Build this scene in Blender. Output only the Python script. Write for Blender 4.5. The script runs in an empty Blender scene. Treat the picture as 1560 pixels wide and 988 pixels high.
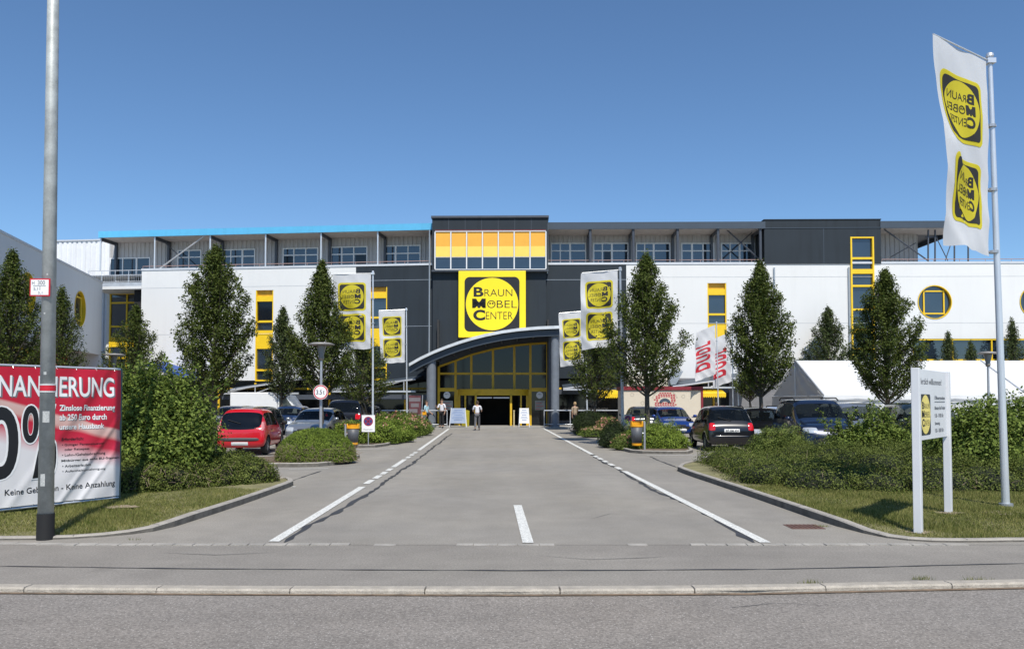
import bpy, bmesh, math, random
import numpy as np
from mathutils import Vector, Matrix
from mathutils.bvhtree import BVHTree
random.seed(7)
rng = np.random.default_rng(7)
S = bpy.context.scene
C = S.collection
R = math.radians
# ------------------------------------------------------------------ camera
FPX, EYE, PITCH = 1240.0, 1.6, R(2.0)
cam_d = bpy.data.cameras.new("camera")
cam_d.sensor_width = 36.0
cam_d.lens = 36.0 * FPX / 1560.0
cam_d.shift_y = 72.7 / 1560.0
cam_d.clip_end = 3000
cam = bpy.data.objects.new("camera", cam_d)
cam.location = (0, 0, EYE)
cam.rotation_euler = (R(90) + PITCH, 0, 0)
C.objects.link(cam)
S.camera = cam
# ------------------------------------------------------------------ light
SUN_EL, SUN_AZ = 54.0, 169.0       # azimuth: clockwise from +Y (where the sun stands)
w = bpy.data.worlds.new("World"); S.world = w; w.use_nodes = True
nt = w.node_tree
sky = nt.nodes.new('ShaderNodeTexSky')
sky.sky_type = 'NISHITA'; sky.sun_disc = False
sky.sun_elevation = R(SUN_EL); sky.sun_rotation = R(SUN_AZ)
sky.air_density = 0.9; sky.dust_density = 0.25; sky.ozone_density = 4.0; sky.altitude = 500
bg = nt.nodes['Background']
tint = nt.nodes.new('ShaderNodeMix'); tint.data_type = 'RGBA'; tint.blend_type = 'MULTIPLY'; tint.inputs[0].default_value = 1
tint.inputs[7].default_value = (.88, 1.03, 1.10, 1)
nt.links.new(sky.outputs[0], tint.inputs[6]); nt.links.new(tint.outputs[2], bg.inputs[0])
bg.inputs[1].default_value = 0.118
sd = bpy.data.lights.new("sun", 'SUN'); sd.energy = 4.7; sd.angle = R(0.53); sd.color = (1.0, 0.95, 0.86)
sun = bpy.data.objects.new("sun", sd); C.objects.link(sun)
az, el = R(SUN_AZ), R(SUN_EL)
sdir = Vector((math.sin(az) * math.cos(el), math.cos(az) * math.cos(el), math.sin(el)))
sun.rotation_euler = sdir.to_track_quat('Z', 'Y').to_euler()
S.view_settings.view_transform = 'Standard'
S.view_settings.look = 'None'
S.view_settings.exposure = 0.12
S.view_settings.gamma = 1.0
S.cycles.max_bounces = 6
S.cycles.use_denoising = True

# ------------------------------------------------------------------ photo measures -> world
def ray(px, py):
    u = (px - 780.0) / FPX; v = (566.7 - py) / FPX
    return Vector((u, math.cos(PITCH) - v * math.sin(PITCH), math.sin(PITCH) + v * math.cos(PITCH)))
def G(px, py, z=0.0):
    d = ray(px, py); t = (z - EYE) / d.z
    return Vector((d.x * t, d.y * t, z))
def at(px, py, Y):
    d = ray(px, py); t = Y / d.y
    return Vector((d.x * t, Y, EYE + d.z * t))

# ------------------------------------------------------------------ materials
MATS = {}
def lin(c):
    return tuple(((x / 255.0) / 12.92 if x <= 10 else (((x / 255.0) + 0.055) / 1.055) ** 2.4) for x in c)
def mat(name, col, rough=0.6, metal=0.0, noise=0.12, nscale=3.0, bump=0.0, bscale=30.0, spec=0.5, ior=None, coat=0.0, fine=0.0, fscale=200.0):
    if name in MATS: return MATS[name]
    m = bpy.data.materials.new(name); m.use_nodes = True
    n = m.node_tree; b = n.nodes['Principled BSDF']
    b.inputs['Roughness'].default_value = rough; b.inputs['Metallic'].default_value = metal
    b.inputs['Specular IOR Level'].default_value = spec
    if ior: b.inputs['IOR'].default_value = ior
    b.inputs['Coat Weight'].default_value = coat
    b.inputs['Coat Roughness'].default_value = 0.05
    tc = n.nodes.new('ShaderNodeTexCoord')
    nz = n.nodes.new('ShaderNodeTexNoise'); nz.inputs['Scale'].default_value = nscale; nz.inputs['Detail'].default_value = 6
    n.links.new(tc.outputs['Object'], nz.inputs['Vector'])
    mx = n.nodes.new('ShaderNodeMix'); mx.data_type = 'RGBA'
    a = tuple(max(0, c * (1 - noise)) for c in col); d = tuple(min(1, c * (1 + noise)) for c in col)
    mx.inputs[6].default_value = (*a, 1); mx.inputs[7].default_value = (*d, 1)
    mr = n.nodes.new('ShaderNodeMapRange'); mr.inputs[1].default_value = 0.3; mr.inputs[2].default_value = 0.7
    n.links.new(nz.outputs[0], mr.inputs[0]); n.links.new(mr.outputs[0], mx.inputs[0])
    out = mx.outputs[2]
    if fine > 0:
        n2 = n.nodes.new('ShaderNodeTexNoise'); n2.inputs['Scale'].default_value = fscale; n2.inputs['Detail'].default_value = 2
        n.links.new(tc.outputs['Object'], n2.inputs['Vector'])
        m2 = n.nodes.new('ShaderNodeMapRange'); m2.inputs[1].default_value = 0.3; m2.inputs[2].default_value = 0.7
        m2.inputs[3].default_value = 1 - fine; m2.inputs[4].default_value = 1 + fine
        n.links.new(n2.outputs[0], m2.inputs[0])
        mm = n.nodes.new('ShaderNodeVectorMath'); mm.operation = 'SCALE'
        n.links.new(out, mm.inputs[0]); n.links.new(m2.outputs[0], mm.inputs['Scale']); out = mm.outputs[0]
    n.links.new(out, b.inputs['Base Color'])
    if bump > 0:
        n3 = n.nodes.new('ShaderNodeTexNoise'); n3.inputs['Scale'].default_value = bscale; n3.inputs['Detail'].default_value = 4
        n.links.new(tc.outputs['Object'], n3.inputs['Vector'])
        bp = n.nodes.new('ShaderNodeBump'); bp.inputs['Strength'].default_value = bump; bp.inputs['Distance'].default_value = 0.02
        n.links.new(n3.outputs[0], bp.inputs['Height']); n.links.new(bp.outputs[0], b.inputs['Normal'])
    MATS[name] = m
    return m
def leafmat(name, c1, c2, trans=0.3, rough=0.55):
    if name in MATS: return MATS[name]
    m = bpy.data.materials.new(name); m.use_nodes = True
    n = m.node_tree; b = n.nodes['Principled BSDF']; b.inputs['Roughness'].default_value = rough
    b.inputs['Specular IOR Level'].default_value = 0.16
    tc = n.nodes.new('ShaderNodeTexCoord')
    nz = n.nodes.new('ShaderNodeTexNoise'); nz.inputs['Scale'].default_value = 2.2; nz.inputs['Detail'].default_value = 4
    n.links.new(tc.outputs['Object'], nz.inputs['Vector'])
    geo = n.nodes.new('ShaderNodeNewGeometry')
    ad = n.nodes.new('ShaderNodeMath'); ad.operation = 'ADD'
    n.links.new(nz.outputs[0], ad.inputs[0]); n.links.new(geo.outputs['Random Per Island'], ad.inputs[1])
    mr = n.nodes.new('ShaderNodeMapRange'); mr.inputs[1].default_value = 0.5; mr.inputs[2].default_value = 1.5
    n.links.new(ad.outputs[0], mr.inputs[0])
    mx = n.nodes.new('ShaderNodeMix'); mx.data_type = 'RGBA'
    mx.inputs[6].default_value = (*c1, 1); mx.inputs[7].default_value = (*c2, 1)
    n.links.new(mr.outputs[0], mx.inputs[0]); n.links.new(mx.outputs[2], b.inputs['Base Color'])
    t = n.nodes.new('ShaderNodeBsdfTranslucent'); n.links.new(mx.outputs[2], t.inputs[0])
    ms = n.nodes.new('ShaderNodeMixShader'); ms.inputs[0].default_value = trans
    n.links.new(b.outputs[0], ms.inputs[1]); n.links.new(t.outputs[0], ms.inputs[2])
    n.links.new(ms.outputs[0], n.nodes['Material Output'].inputs[0])
    MATS[name] = m
    return m
def clothmat(name, col, trans=0.25):
    if name in MATS: return MATS[name]
    m = mat(name, col, rough=0.75, noise=0.03)
    n = m.node_tree; b = n.nodes['Principled BSDF']
    t = n.nodes.new('ShaderNodeBsdfTranslucent'); t.inputs[0].default_value = (*col, 1)
    ms = n.nodes.new('ShaderNodeMixShader'); ms.inputs[0].default_value = trans
    n.links.new(b.outputs[0], ms.inputs[1]); n.links.new(t.outputs[0], ms.inputs[2])
    n.links.new(ms.outputs[0], n.nodes['Material Output'].inputs[0])
    return m
M = dict(
 white=mat('white render wall', (.695, .695, .685), .7, noise=.025, nscale=.35, bump=.05, bscale=60),
 coping=mat('light grey metal coping', (.62, .63, .65), .45, .3, noise=.05),
 dark=mat('charcoal facade panels', (.020, .028, .037), .65, noise=.08, nscale=.5, spec=.3),
 dark2=mat('slate fascia metal', (.045, .062, .085), .5, noise=.05),
 cyan=mat('cyan painted fascia', (.10, .42, .68), .5, noise=.03),
 corr=mat('grey corrugated cladding', (.43, .42, .42), .5, .1, noise=.05),
 corrw=mat('white corrugated cladding', (.72, .73, .75), .5, noise=.03),
 soffit=mat('pale grey soffit', (.50, .47, .45), .7),
 steel=mat('galvanised steel', (.42, .44, .47), .42, .55, noise=.10, nscale=6),
 pole=mat('aluminium pole', (.66, .68, .71), .35, .5, noise=.04),
 dsteel=mat('dark painted steel', (.06, .07, .09), .5),
 frame=mat('white window frame', (.72, .73, .74), .4, noise=.02),
 glass=mat('window glass', (.018, .028, .042), .04, noise=.2, nscale=.7, ior=1.95),
 glassd=mat('dim shop glass', (.010, .012, .014), .05, noise=.3, nscale=.5, ior=1.42),
 glassb=mat('black window glass', (.004, .005, .007), .1, noise=.2),
 yellow=mat('yellow painted panel', (.82, .54, .015), .45, noise=.04),
 signy=mat('sign yellow', (.90, .70, .012), .4, noise=.01),
 black=mat('matt black', (.010, .010, .012), .5),
 orange=mat('orange blind', (.80, .40, .05), .7, noise=.03),
 lyellow=mat('pale yellow blind', (.86, .62, .12), .7, noise=.03),
 tin=mat('brushed canopy metal', (.38, .42, .46), .4, .4, noise=.05),
 concrete=mat('pale concrete', (.36, .34, .31), .85, noise=.14, nscale=5, bump=.3, bscale=60, fine=.12, fscale=120),
 soil=mat('dry soil', (.13, .095, .065), .95, noise=.3, nscale=6, bump=.6, bscale=30),
 paint=mat('road paint', (.60, .60, .57), .8, noise=.20, nscale=26, fine=.30, fscale=60),
 tar=mat('tar seam', (.045, .045, .047), .6, noise=.2),
 red=mat('print red', (.55, .012, .03), .5, noise=.02),
 pwhite=mat('print white', (.80, .80, .80), .5, noise=.01),
 pgrey=mat('print grey', (.16, .17, .19), .6, noise=.01),
 sblack=mat('black rubber', (.012, .012, .013), .75),
 chrome=mat('chrome trim', (.7, .7, .72), .15, .9, noise=.02),
 plast=mat('grey plastic', (.05, .052, .056), .6),
 bark=mat('grey brown bark', (.085, .07, .055), .9, noise=.3, nscale=14, bump=.6, bscale=30),
)

def streaks(m, lo=.93):
    n = m.node_tree; b = n.nodes['Principled BSDF']; src = b.inputs['Base Color'].links[0].from_socket
    tc = n.nodes.new('ShaderNodeTexCoord'); mp = n.nodes.new('ShaderNodeMapping'); mp.inputs['Scale'].default_value = (2.2, 2.2, .16); n.links.new(tc.outputs['Object'], mp.inputs[0])
    z = n.nodes.new('ShaderNodeTexNoise'); z.inputs['Scale'].default_value = 1; z.inputs['Detail'].default_value = 5; z.inputs['Roughness'].default_value = .65; n.links.new(mp.outputs[0], z.inputs['Vector'])
    r = n.nodes.new('ShaderNodeMapRange'); r.inputs[1].default_value = .50; r.inputs[2].default_value = .72; r.inputs[3].default_value = 1; r.inputs[4].default_value = lo; n.links.new(z.outputs[0], r.inputs[0])
    v = n.nodes.new('ShaderNodeVectorMath'); v.operation = 'SCALE'; n.links.new(src, v.inputs[0]); n.links.new(r.outputs[0], v.inputs['Scale']); n.links.new(v.outputs[0], b.inputs['Base Color'])
streaks(M['white'], .965); streaks(M['dark'], .75); streaks(M['corrw'], .88); streaks(M['cyan'], .92)
# ------------------------------------------------------------------ builders
def tag(o, label=None, cat=None, group=None, kind=None):
    if label: o['label'] = label
    if cat: o['category'] = cat
    if group: o['group'] = group
    if kind: o['kind'] = kind
    return o
def empty(name, loc=(0, 0, 0), rz=0.0, label=None, cat=None, group=None):
    o = bpy.data.objects.new(name, None); C.objects.link(o)
    o.location = loc; o.rotation_euler = (0, 0, rz); o.empty_display_size = .2
    return tag(o, label, cat, group)
def link(name, me, mats, parent=None, world=False):
    for m in (mats if isinstance(mats, (list, tuple)) else [mats]):
        me.materials.append(M[m] if isinstance(m, str) else m)
    o = bpy.data.objects.new(name, me); C.objects.link(o)
    if parent is not None:
        o.parent = parent
        if world:
            top = parent; mw = Matrix.Identity(4); chain = []
            while top is not None:
                chain.append(top); top = top.parent
            for q in reversed(chain):
                mw = mw @ q.matrix_parent_inverse @ Matrix.LocRotScale(q.location, q.rotation_euler, q.scale)
            o.matrix_parent_inverse = mw.inverted()
    return o
class MB:
    def __init__(s): s.v = []; s.f = []; s.m = []
    def add(s, vs, fs, mi=0):
        b = len(s.v); s.v.extend([tuple(x) for x in vs]); s.f.extend([tuple(i + b for i in f) for f in fs]); s.m.extend([mi] * len(fs))
        return s
    def box(s, x0, x1, y0, y1, z0, z1, mi=0, T=None):
        vs = [Vector(p) for p in ((x0,y0,z0),(x1,y0,z0),(x1,y1,z0),(x0,y1,z0),(x0,y0,z1),(x1,y0,z1),(x1,y1,z1),(x0,y1,z1))]
        if T is not None: vs = [T @ v for v in vs]
        return s.add(vs, [(0,3,2,1),(4,5,6,7),(0,1,5,4),(1,2,6,5),(2,3,7,6),(3,0,4,7)], mi)
    def tube(s, p, q, r0, r1=None, n=10, mi=0, cap=True):
        p = Vector(p); q = Vector(q); r1 = r0 if r1 is None else r1
        d = (q - p)
        if d.length < 1e-6: return s
        d.normalize(); a = d.orthogonal().normalized(); b = d.cross(a)
        vs = []
        for c, r in ((p, r0), (q, r1)):
            for i in range(n):
                t = 2 * math.pi * i / n; vs.append(c + a * math.cos(t) * r + b * math.sin(t) * r)
        fs = [(i, (i + 1) % n, n + (i + 1) % n, n + i) for i in range(n)]
        if cap: fs += [tuple(reversed(range(n))), tuple(range(n, 2 * n))]
        return s.add(vs, fs, mi)
    def path(s, pts, r, n=8, mi=0):
        for a, b in zip(pts, pts[1:]): s.tube(a, b, r, r, n, mi)
        return s
    def lathe(s, prof, c=(0, 0, 0), n=20, mi=0, sq=None):
        vs = []; fs = []
        for (r, z) in prof:
            for i in range(n):
                t = 2 * math.pi * i / n
                vs.append((c[0] + r * math.cos(t), c[1] + r * math.sin(t), c[2] + z))
        for k in range(len(prof) - 1):
            for i in range(n):
                j = (i + 1) % n
                fs.append((k * n + i, k * n + j, (k + 1) * n + j, (k + 1) * n + i))
        fs.append(tuple(reversed(range(n)))); fs.append(tuple(range((len(prof) - 1) * n, len(prof) * n)))
        return s.add(vs, fs, mi)
    def split(s, gap=.03):
        par = list(range(len(s.v)))
        def find(a):
            while par[a] != a: par[a] = par[par[a]]; a = par[a]
            return a
        for f in s.f:
            for b in f[1:]: par[find(f[0])] = find(b)
        grp = {}
        for k, f in enumerate(s.f): grp.setdefault(find(f[0]), []).append(k)
        G_ = []
        for fs in grp.values():
            P = np.array([s.v[i] for k in fs for i in s.f[k]]); G_.append([fs, P.min(0) - gap / 2, P.max(0) + gap / 2])
        ch = True
        while ch:
            ch = False; out = []
            for g in G_:
                for o in out:
                    if (g[1] <= o[2]).all() and (o[1] <= g[2]).all():
                        o[0] = o[0] + g[0]; o[1] = np.minimum(o[1], g[1]); o[2] = np.maximum(o[2], g[2]); ch = True; break
                else: out.append(g)
            G_ = out
        res = []
        for fs, _, _ in G_:
            m = MB(); mm = {}
            for k in sorted(fs):
                f = []
                for i in s.f[k]:
                    if i not in mm: mm[i] = len(m.v); m.v.append(s.v[i])
                    f.append(mm[i])
                m.f.append(tuple(f)); m.m.append(s.m[k])
            res.append(m)
        return res
    def build(s, name, mats, parent=None, world=False, smooth=False, bevel=0.0):
        me = bpy.data.meshes.new(name); me.from_pydata(s.v, [], s.f)
        me.polygons.foreach_set('material_index', s.m)
        if smooth: me.polygons.foreach_set('use_smooth', [True] * len(s.f))
        me.update()
        o = link(name, me, mats, parent, world)
        if bevel > 0:
            bv = o.modifiers.new('bevel', 'BEVEL'); bv.width = bevel; bv.segments = 2; bv.limit_method = 'ANGLE'
        return o
def struct(o): o['kind'] = 'structure'; return o

# ------------------------------------------------------------------ text as flat geometry
_tc = {}
def textgeo(sx, bold=0.0):
    k = (sx, bold)
    if k in _tc: return _tc[k]
    cu = bpy.data.curves.new('t', 'FONT'); cu.body = sx; cu.size = 1; cu.resolution_u = 6 if len(sx) < 13 else 3; cu.offset = bold
    ob = bpy.data.objects.new('t', cu); C.objects.link(ob)
    dg = bpy.context.evaluated_depsgraph_get()
    me = bpy.data.meshes.new_from_object(ob.evaluated_get(dg))
    bm = bmesh.new(); bm.from_mesh(me)
    bmesh.ops.triangulate(bm, faces=bm.faces[:])
    vs = [(v.co.x, v.co.y) for v in bm.verts]; fs = [tuple(v.index for v in f.verts) for f in bm.faces]
    bm.free(); bpy.data.objects.remove(ob); bpy.data.curves.remove(cu); bpy.data.meshes.remove(me)
    xs = [a for a, b in vs]; ys = [b for a, b in vs]
    x0, x1, y0, y1 = min(xs), max(xs), min(ys), max(ys)
    vs = [((a - x0) / (x1 - x0), (b - y0) / (y1 - y0)) for a, b in vs]
    _tc[k] = (vs, fs, (x1 - x0) / (y1 - y0))
    return _tc[k]
class Flat:
    """flat artwork in (u, v), each item on its own layer"""
    def __init__(s): s.items = []
    def poly(s, pts, mi, layer):
        n = len(pts); cx = sum(p[0] for p in pts) / n; cy = sum(p[1] for p in pts) / n
        rings = 5; vs = [(cx, cy)]; fs = []
        for k in range(1, rings + 1):
            vs += [(cx + (p[0] - cx) * k / rings, cy + (p[1] - cy) * k / rings) for p in pts]
        for i in range(n):
            j = (i + 1) % n
            fs.append((0, 1 + i, 1 + j))
            for k in range(rings - 1): fs.append((1 + k * n + i, 1 + (k + 1) * n + i, 1 + (k + 1) * n + j, 1 + k * n + j))
        s.items.append((vs, fs, mi, layer))
    def rrect(s, x0, y0, x1, y1, r, mi, layer, seg=6, div=6):
        pts = []
        cs = [(x1 - r, y0 + r, -90), (x1 - r, y1 - r, 0), (x0 + r, y1 - r, 90), (x0 + r, y0 + r, 180)]
        for k, (cx, cy, a0) in enumerate(cs):
            arc = [(cx + r * math.cos(R(a0 + 90 * i / seg)), cy + r * math.sin(R(a0 + 90 * i / seg))) for i in range(seg + 1)]
            pts += arc
            nx = cs[(k + 1) % 4]; e = (nx[0] + r * math.cos(R(nx[2])), nx[1] + r * math.sin(R(nx[2])))
            l = arc[-1]
            pts += [(l[0] + (e[0] - l[0]) * i / div, l[1] + (e[1] - l[1]) * i / div) for i in range(1, div)]
        s.poly(pts, mi, layer)
    def disc(s, cx, cy, rx, ry, mi, layer, n=40):
        s.poly([(cx + rx * math.cos(2 * math.pi * i / n), cy + ry * math.sin(2 * math.pi * i / n)) for i in range(n)], mi, layer)
    def rect(s, x0, y0, x1, y1, mi, layer):
        s.items.append(([(x0, y0), (x1, y0), (x1, y1), (x0, y1)], [(0, 1, 2, 3)], mi, layer))
    def text(s, t, x0, y0, x1, y1, mi, layer, bold=0.0, rot=0):
        vs, fs, a = textgeo(t, bold)
        if rot == 90: vs = [(1 - b, a_) for a_, b in vs]
        if rot == -90: vs = [(b, 1 - a_) for a_, b in vs]
        s.items.append(([(x0 + a_ * (x1 - x0), y0 + b * (y1 - y0)) for a_, b in vs], fs, mi, layer))
    def line(s, t, x0, y0, h, mi, layer, bold=0.0, maxw=None):
        vs, fs, a = textgeo(t, bold); wd = h * a
        if maxw: wd = min(wd, maxw)
        s.text(t, x0, y0, x0 + wd, y0 + h, mi, layer, bold)
    def put(s, mb, fn, flip=False):
        for vs, fs, mi, layer in s.items:
            mb.add([fn(u, v, layer) for u, v in vs], [tuple(reversed(f)) for f in fs] if flip else fs, mi)
def logo(fl, cx, cy, sz, bk, ye, layer, border=True, mirror=False):
    k = -1 if mirror else 1
    def X(a): return cx + k * (a - 490) / 830.0 * sz
    def Yy(b): return cy + (515 - b) / 830.0 * sz
    if border: fl.rrect(min(X(105), X(875)), Yy(900), max(X(105), X(875)), Yy(130), .10 * sz, ye, layer)
    fl.rrect(min(X(150), X(828)), Yy(855), max(X(150), X(828)), Yy(180), .075 * sz, bk, layer + 1)
    fl.disc(X(490), Yy(515), .39 * sz, .39 * sz, ye, layer + 2, 48)
    mp = ((0, 0), (0, 1), (.30, 1), (.5, .42), (.70, 1), (1, 1), (1, 0), (.77, 0), (.77, .66), (.58, 0), (.42, 0), (.23, .66), (.23, 0))
    fl.items.append(([(X(245 + 167 * a), Yy(565 - 117 * b)) for a, b in mp], [(0, 1, 11, 12), (1, 2, 11), (2, 10, 11), (2, 3, 9, 10), (3, 4, 9), (4, 8, 9), (4, 5, 8), (5, 6, 7, 8)], bk, layer + 3))
    for t, a0, a1, b0, b1, bo in (('B', 262, 385, 305, 425, .032), ('RAUN', 396, 740, 332, 420, -.008), ('M', 245, 412, 448, 565, .02),
                              ('O', 430, 532, 470, 565, -.008), ('BEL', 548, 796, 472, 562, -.008), ('C', 258, 405, 585, 718, .045), ('ENTER', 414, 745, 613, 703, -.008)):
        fl.text(t, X(a0), Yy(b1), X(a1), Yy(b0), bk, layer + 3, bo)
    for a in (466, 498): fl.disc(X(a), Yy(508), .014 * sz, .014 * sz, bk, layer + 3, 10)

# ------------------------------------------------------------------ facade frames
class Wing:
    def __init__(s, O, ang):
        s.O = Vector((O[0], O[1], 0)); s.d = Vector((math.cos(ang), math.sin(ang), 0)); s.n = Vector((math.sin(ang), -math.cos(ang), 0))
        s.T = Matrix((( s.d.x, s.n.x, 0, s.O.x), (s.d.y, s.n.y, 0, s.O.y), (0, 0, 1, 0), (0, 0, 0, 1)))
    def sz(s, px, py, n=0.0):      # photo measure -> (along, height) on the plane n metres in front of the facade
        r = ray(px, py); e = Vector((0, 0, EYE)); P = s.O + s.n * n
        t = (P - e).dot(s.n) / r.dot(s.n); q = e + r * t
        return (q - s.O).dot(s.d), q.z
    def P(s, a, n, z): return s.T @ Vector((a, n, z))
    def boxp(s, mb, px0, py0, px1, py1, n1, n0, mi=0):  # front face at n1, back at n0
        a0, z1 = s.sz(px0, py0, n1); a1, z0 = s.sz(px1, py1, n1)
        mb.box(min(a0, a1), max(a0, a1), n0, n1, z0, z1, mi, s.T)
    def boxz(s, mb, a0, a1, n0, n1, z0, z1, mi=0): mb.box(a0, a1, n0, n1, z0, z1, mi, s.T)
# ================================================================== GROUND
def sheet(name, pts, z, m, sub=0):
    mb = MB(); mb.add([(p[0], p[1], z) for p in pts], [tuple(range(len(pts)))])
    return struct(mb.build(name, m))
def strip(name, A_, B_, z, m):
    mb = MB(); n = len(A_)
    mb.add([(p[0], p[1], z) for p in A_] + [(p[0], p[1], z) for p in B_], [(i, i + 1, n + i + 1, n + i) for i in range(n - 1)])
    return struct(mb.build(name, m))
def asphalt(name, base, speck, speckamt, patch, tint, streak=(1.1, .10, 1), thr=.72):
    m = bpy.data.materials.new(name); m.use_nodes = True
    n = m.node_tree; b = n.nodes['Principled BSDF']; b.inputs['Roughness'].default_value = .9
    b.inputs['Specular IOR Level'].default_value = .25
    tc = n.nodes.new('ShaderNodeTexCoord')
    def noise(scale, detail=4, rough=.55):
        x = n.nodes.new('ShaderNodeTexNoise'); x.inputs['Scale'].default_value = scale; x.inputs['Detail'].default_value = detail
        x.inputs['Roughness'].default_value = rough
        n.links.new(tc.outputs['Object'], x.inputs['Vector']); return x
    def ramp(src, a, bb, lo, hi):
        x = n.nodes.new('ShaderNodeMapRange'); x.inputs[1].default_value = a; x.inputs[2].default_value = bb
        x.inputs[3].default_value = lo; x.inputs[4].default_value = hi
        n.links.new(src.outputs[0], x.inputs[0]); return x
    big = ramp(noise(.35, 6, .6), .35, .65, 1 - patch, 1 + patch)
    mid = ramp(noise(2.3, 5), .35, .65, .95, 1.05)
    fine = ramp(noise(48, 4, .8), .3, .7, 1 - speckamt, 1 + speckamt)
    mul = n.nodes.new('ShaderNodeMath'); mul.operation = 'MULTIPLY'; n.links.new(big.outputs[0], mul.inputs[0]); n.links.new(mid.outputs[0], mul.inputs[1])
    mu2 = n.nodes.new('ShaderNodeMath'); mu2.operation = 'MULTIPLY'; n.links.new(mul.outputs[0], mu2.inputs[0]); n.links.new(fine.outputs[0], mu2.inputs[1])
    tn = ramp(noise(.22, 3), .4, .62, 0, 1)
    mt = n.nodes.new('ShaderNodeMix'); mt.data_type = 'RGBA'; mt.inputs[6].default_value = (*base, 1); mt.inputs[7].default_value = (*tint, 1)
    n.links.new(tn.outputs[0], mt.inputs[0])
    mp = n.nodes.new('ShaderNodeMapping'); mp.inputs['Scale'].default_value = streak; n.links.new(tc.outputs['Object'], mp.inputs[0])
    sn_ = n.nodes.new('ShaderNodeTexNoise'); sn_.inputs['Scale'].default_value = 1.0; sn_.inputs['Detail'].default_value = 4; n.links.new(mp.outputs[0], sn_.inputs['Vector'])
    sr = ramp(sn_, .36, .64, .94, 1.05); mu3 = n.nodes.new('ShaderNodeMath'); mu3.operation = 'MULTIPLY'; n.links.new(mu2.outputs[0], mu3.inputs[0]); n.links.new(sr.outputs[0], mu3.inputs[1])
    so = noise(1.1, 2); sq = ramp(so, .68, .78, 1, .87); mu4 = n.nodes.new('ShaderNodeMath'); mu4.operation = 'MULTIPLY'; n.links.new(mu3.outputs[0], mu4.inputs[0]); n.links.new(sq.outputs[0], mu4.inputs[1]); mu2 = mu4
    sc = n.nodes.new('ShaderNodeVectorMath'); sc.operation = 'SCALE'
    n.links.new(mt.outputs[2], sc.inputs[0]); n.links.new(mu2.outputs[0], sc.inputs['Scale'])
    vo = n.nodes.new('ShaderNodeTexVoronoi'); vo.inputs['Scale'].default_value = 42
    n.links.new(tc.outputs['Object'], vo.inputs['Vector'])
    vr = n.nodes.new('ShaderNodeMapRange'); vr.inputs[1].default_value = .12; vr.inputs[2].default_value = .28; vr.inputs[3].default_value = speck; vr.inputs[4].default_value = 0
    n.links.new(vo.outputs['Distance'], vr.inputs[0])
    sel = n.nodes.new('ShaderNodeSeparateColor'); n.links.new(vo.outputs['Color'], sel.inputs[0])
    gt = n.nodes.new('ShaderNodeMath'); gt.operation = 'GREATER_THAN'; gt.inputs[1].default_value = thr; n.links.new(sel.outputs[0], gt.inputs[0])
    mf = n.nodes.new('ShaderNodeMath'); mf.operation = 'MULTIPLY'; n.links.new(vr.outputs[0], mf.inputs[0]); n.links.new(gt.outputs[0], mf.inputs[1])
    ms = n.nodes.new('ShaderNodeMix'); ms.data_type = 'RGBA'; ms.inputs[7].default_value = (.50, .48, .45, 1)
    n.links.new(mf.outputs[0], ms.inputs[0]); n.links.new(sc.outputs[0], ms.inputs[6])
    n.links.new(ms.outputs[2], b.inputs['Base Color'])
    bp = n.nodes.new('ShaderNodeBump'); bp.inputs['Strength'].default_value = .5; bp.inputs['Distance'].default_value = .006
    nb = noise(110, 3, .7); n.links.new(nb.outputs[0], bp.inputs['Height']); n.links.new(bp.outputs[0], b.inputs['Normal'])
    return m
M['asph'] = asphalt('weathered fine asphalt', (.252, .236, .212), .30, .26, .07, (.268, .248, .216))
M['walk'] = asphalt('pavement asphalt', (.230, .213, .191), .35, .32, .08, (.246, .228, .202), (.15, 1.3, 1))
M['road'] = asphalt('coarse street asphalt', (.218, .200, .182), .85, .55, .07, (.230, .207, .184), (.12, 1.6, 1), thr=.50)
KL = [(-60, 8.35), (-30, 7.7), (-12, 7.22), (-4.45, 7.08), (-2, 7.02), (0, 7.0), (2, 7.05), (4.55, 7.28), (12, 7.75), (30, 9.0), (60, 11.5)]
sheet('ground', [(-400, -60), (400, -60), (400, 700), (-400, 700)], -.20, 'walk')
strip('street', [(x, -14) for x, y in KL], [(x, y - .10) for x, y in KL], -.035, 'road')
sheet('street_verge', [(-60, -14), (60, -14), (60, -40), (-60, -40)], -.03, 'walk')
sheet('forecourt', [(-60, 9.12), (60, 9.12), (60, 70), (-60, 70)], 0, 'asph')
WL = [(-60, 9.12), (60, 9.12)]
strip('pavement', [(x, y + .05) for x, y in KL], [(x, max(9.115, y + .06)) for x, y in KL], -.001, 'walk')
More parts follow.
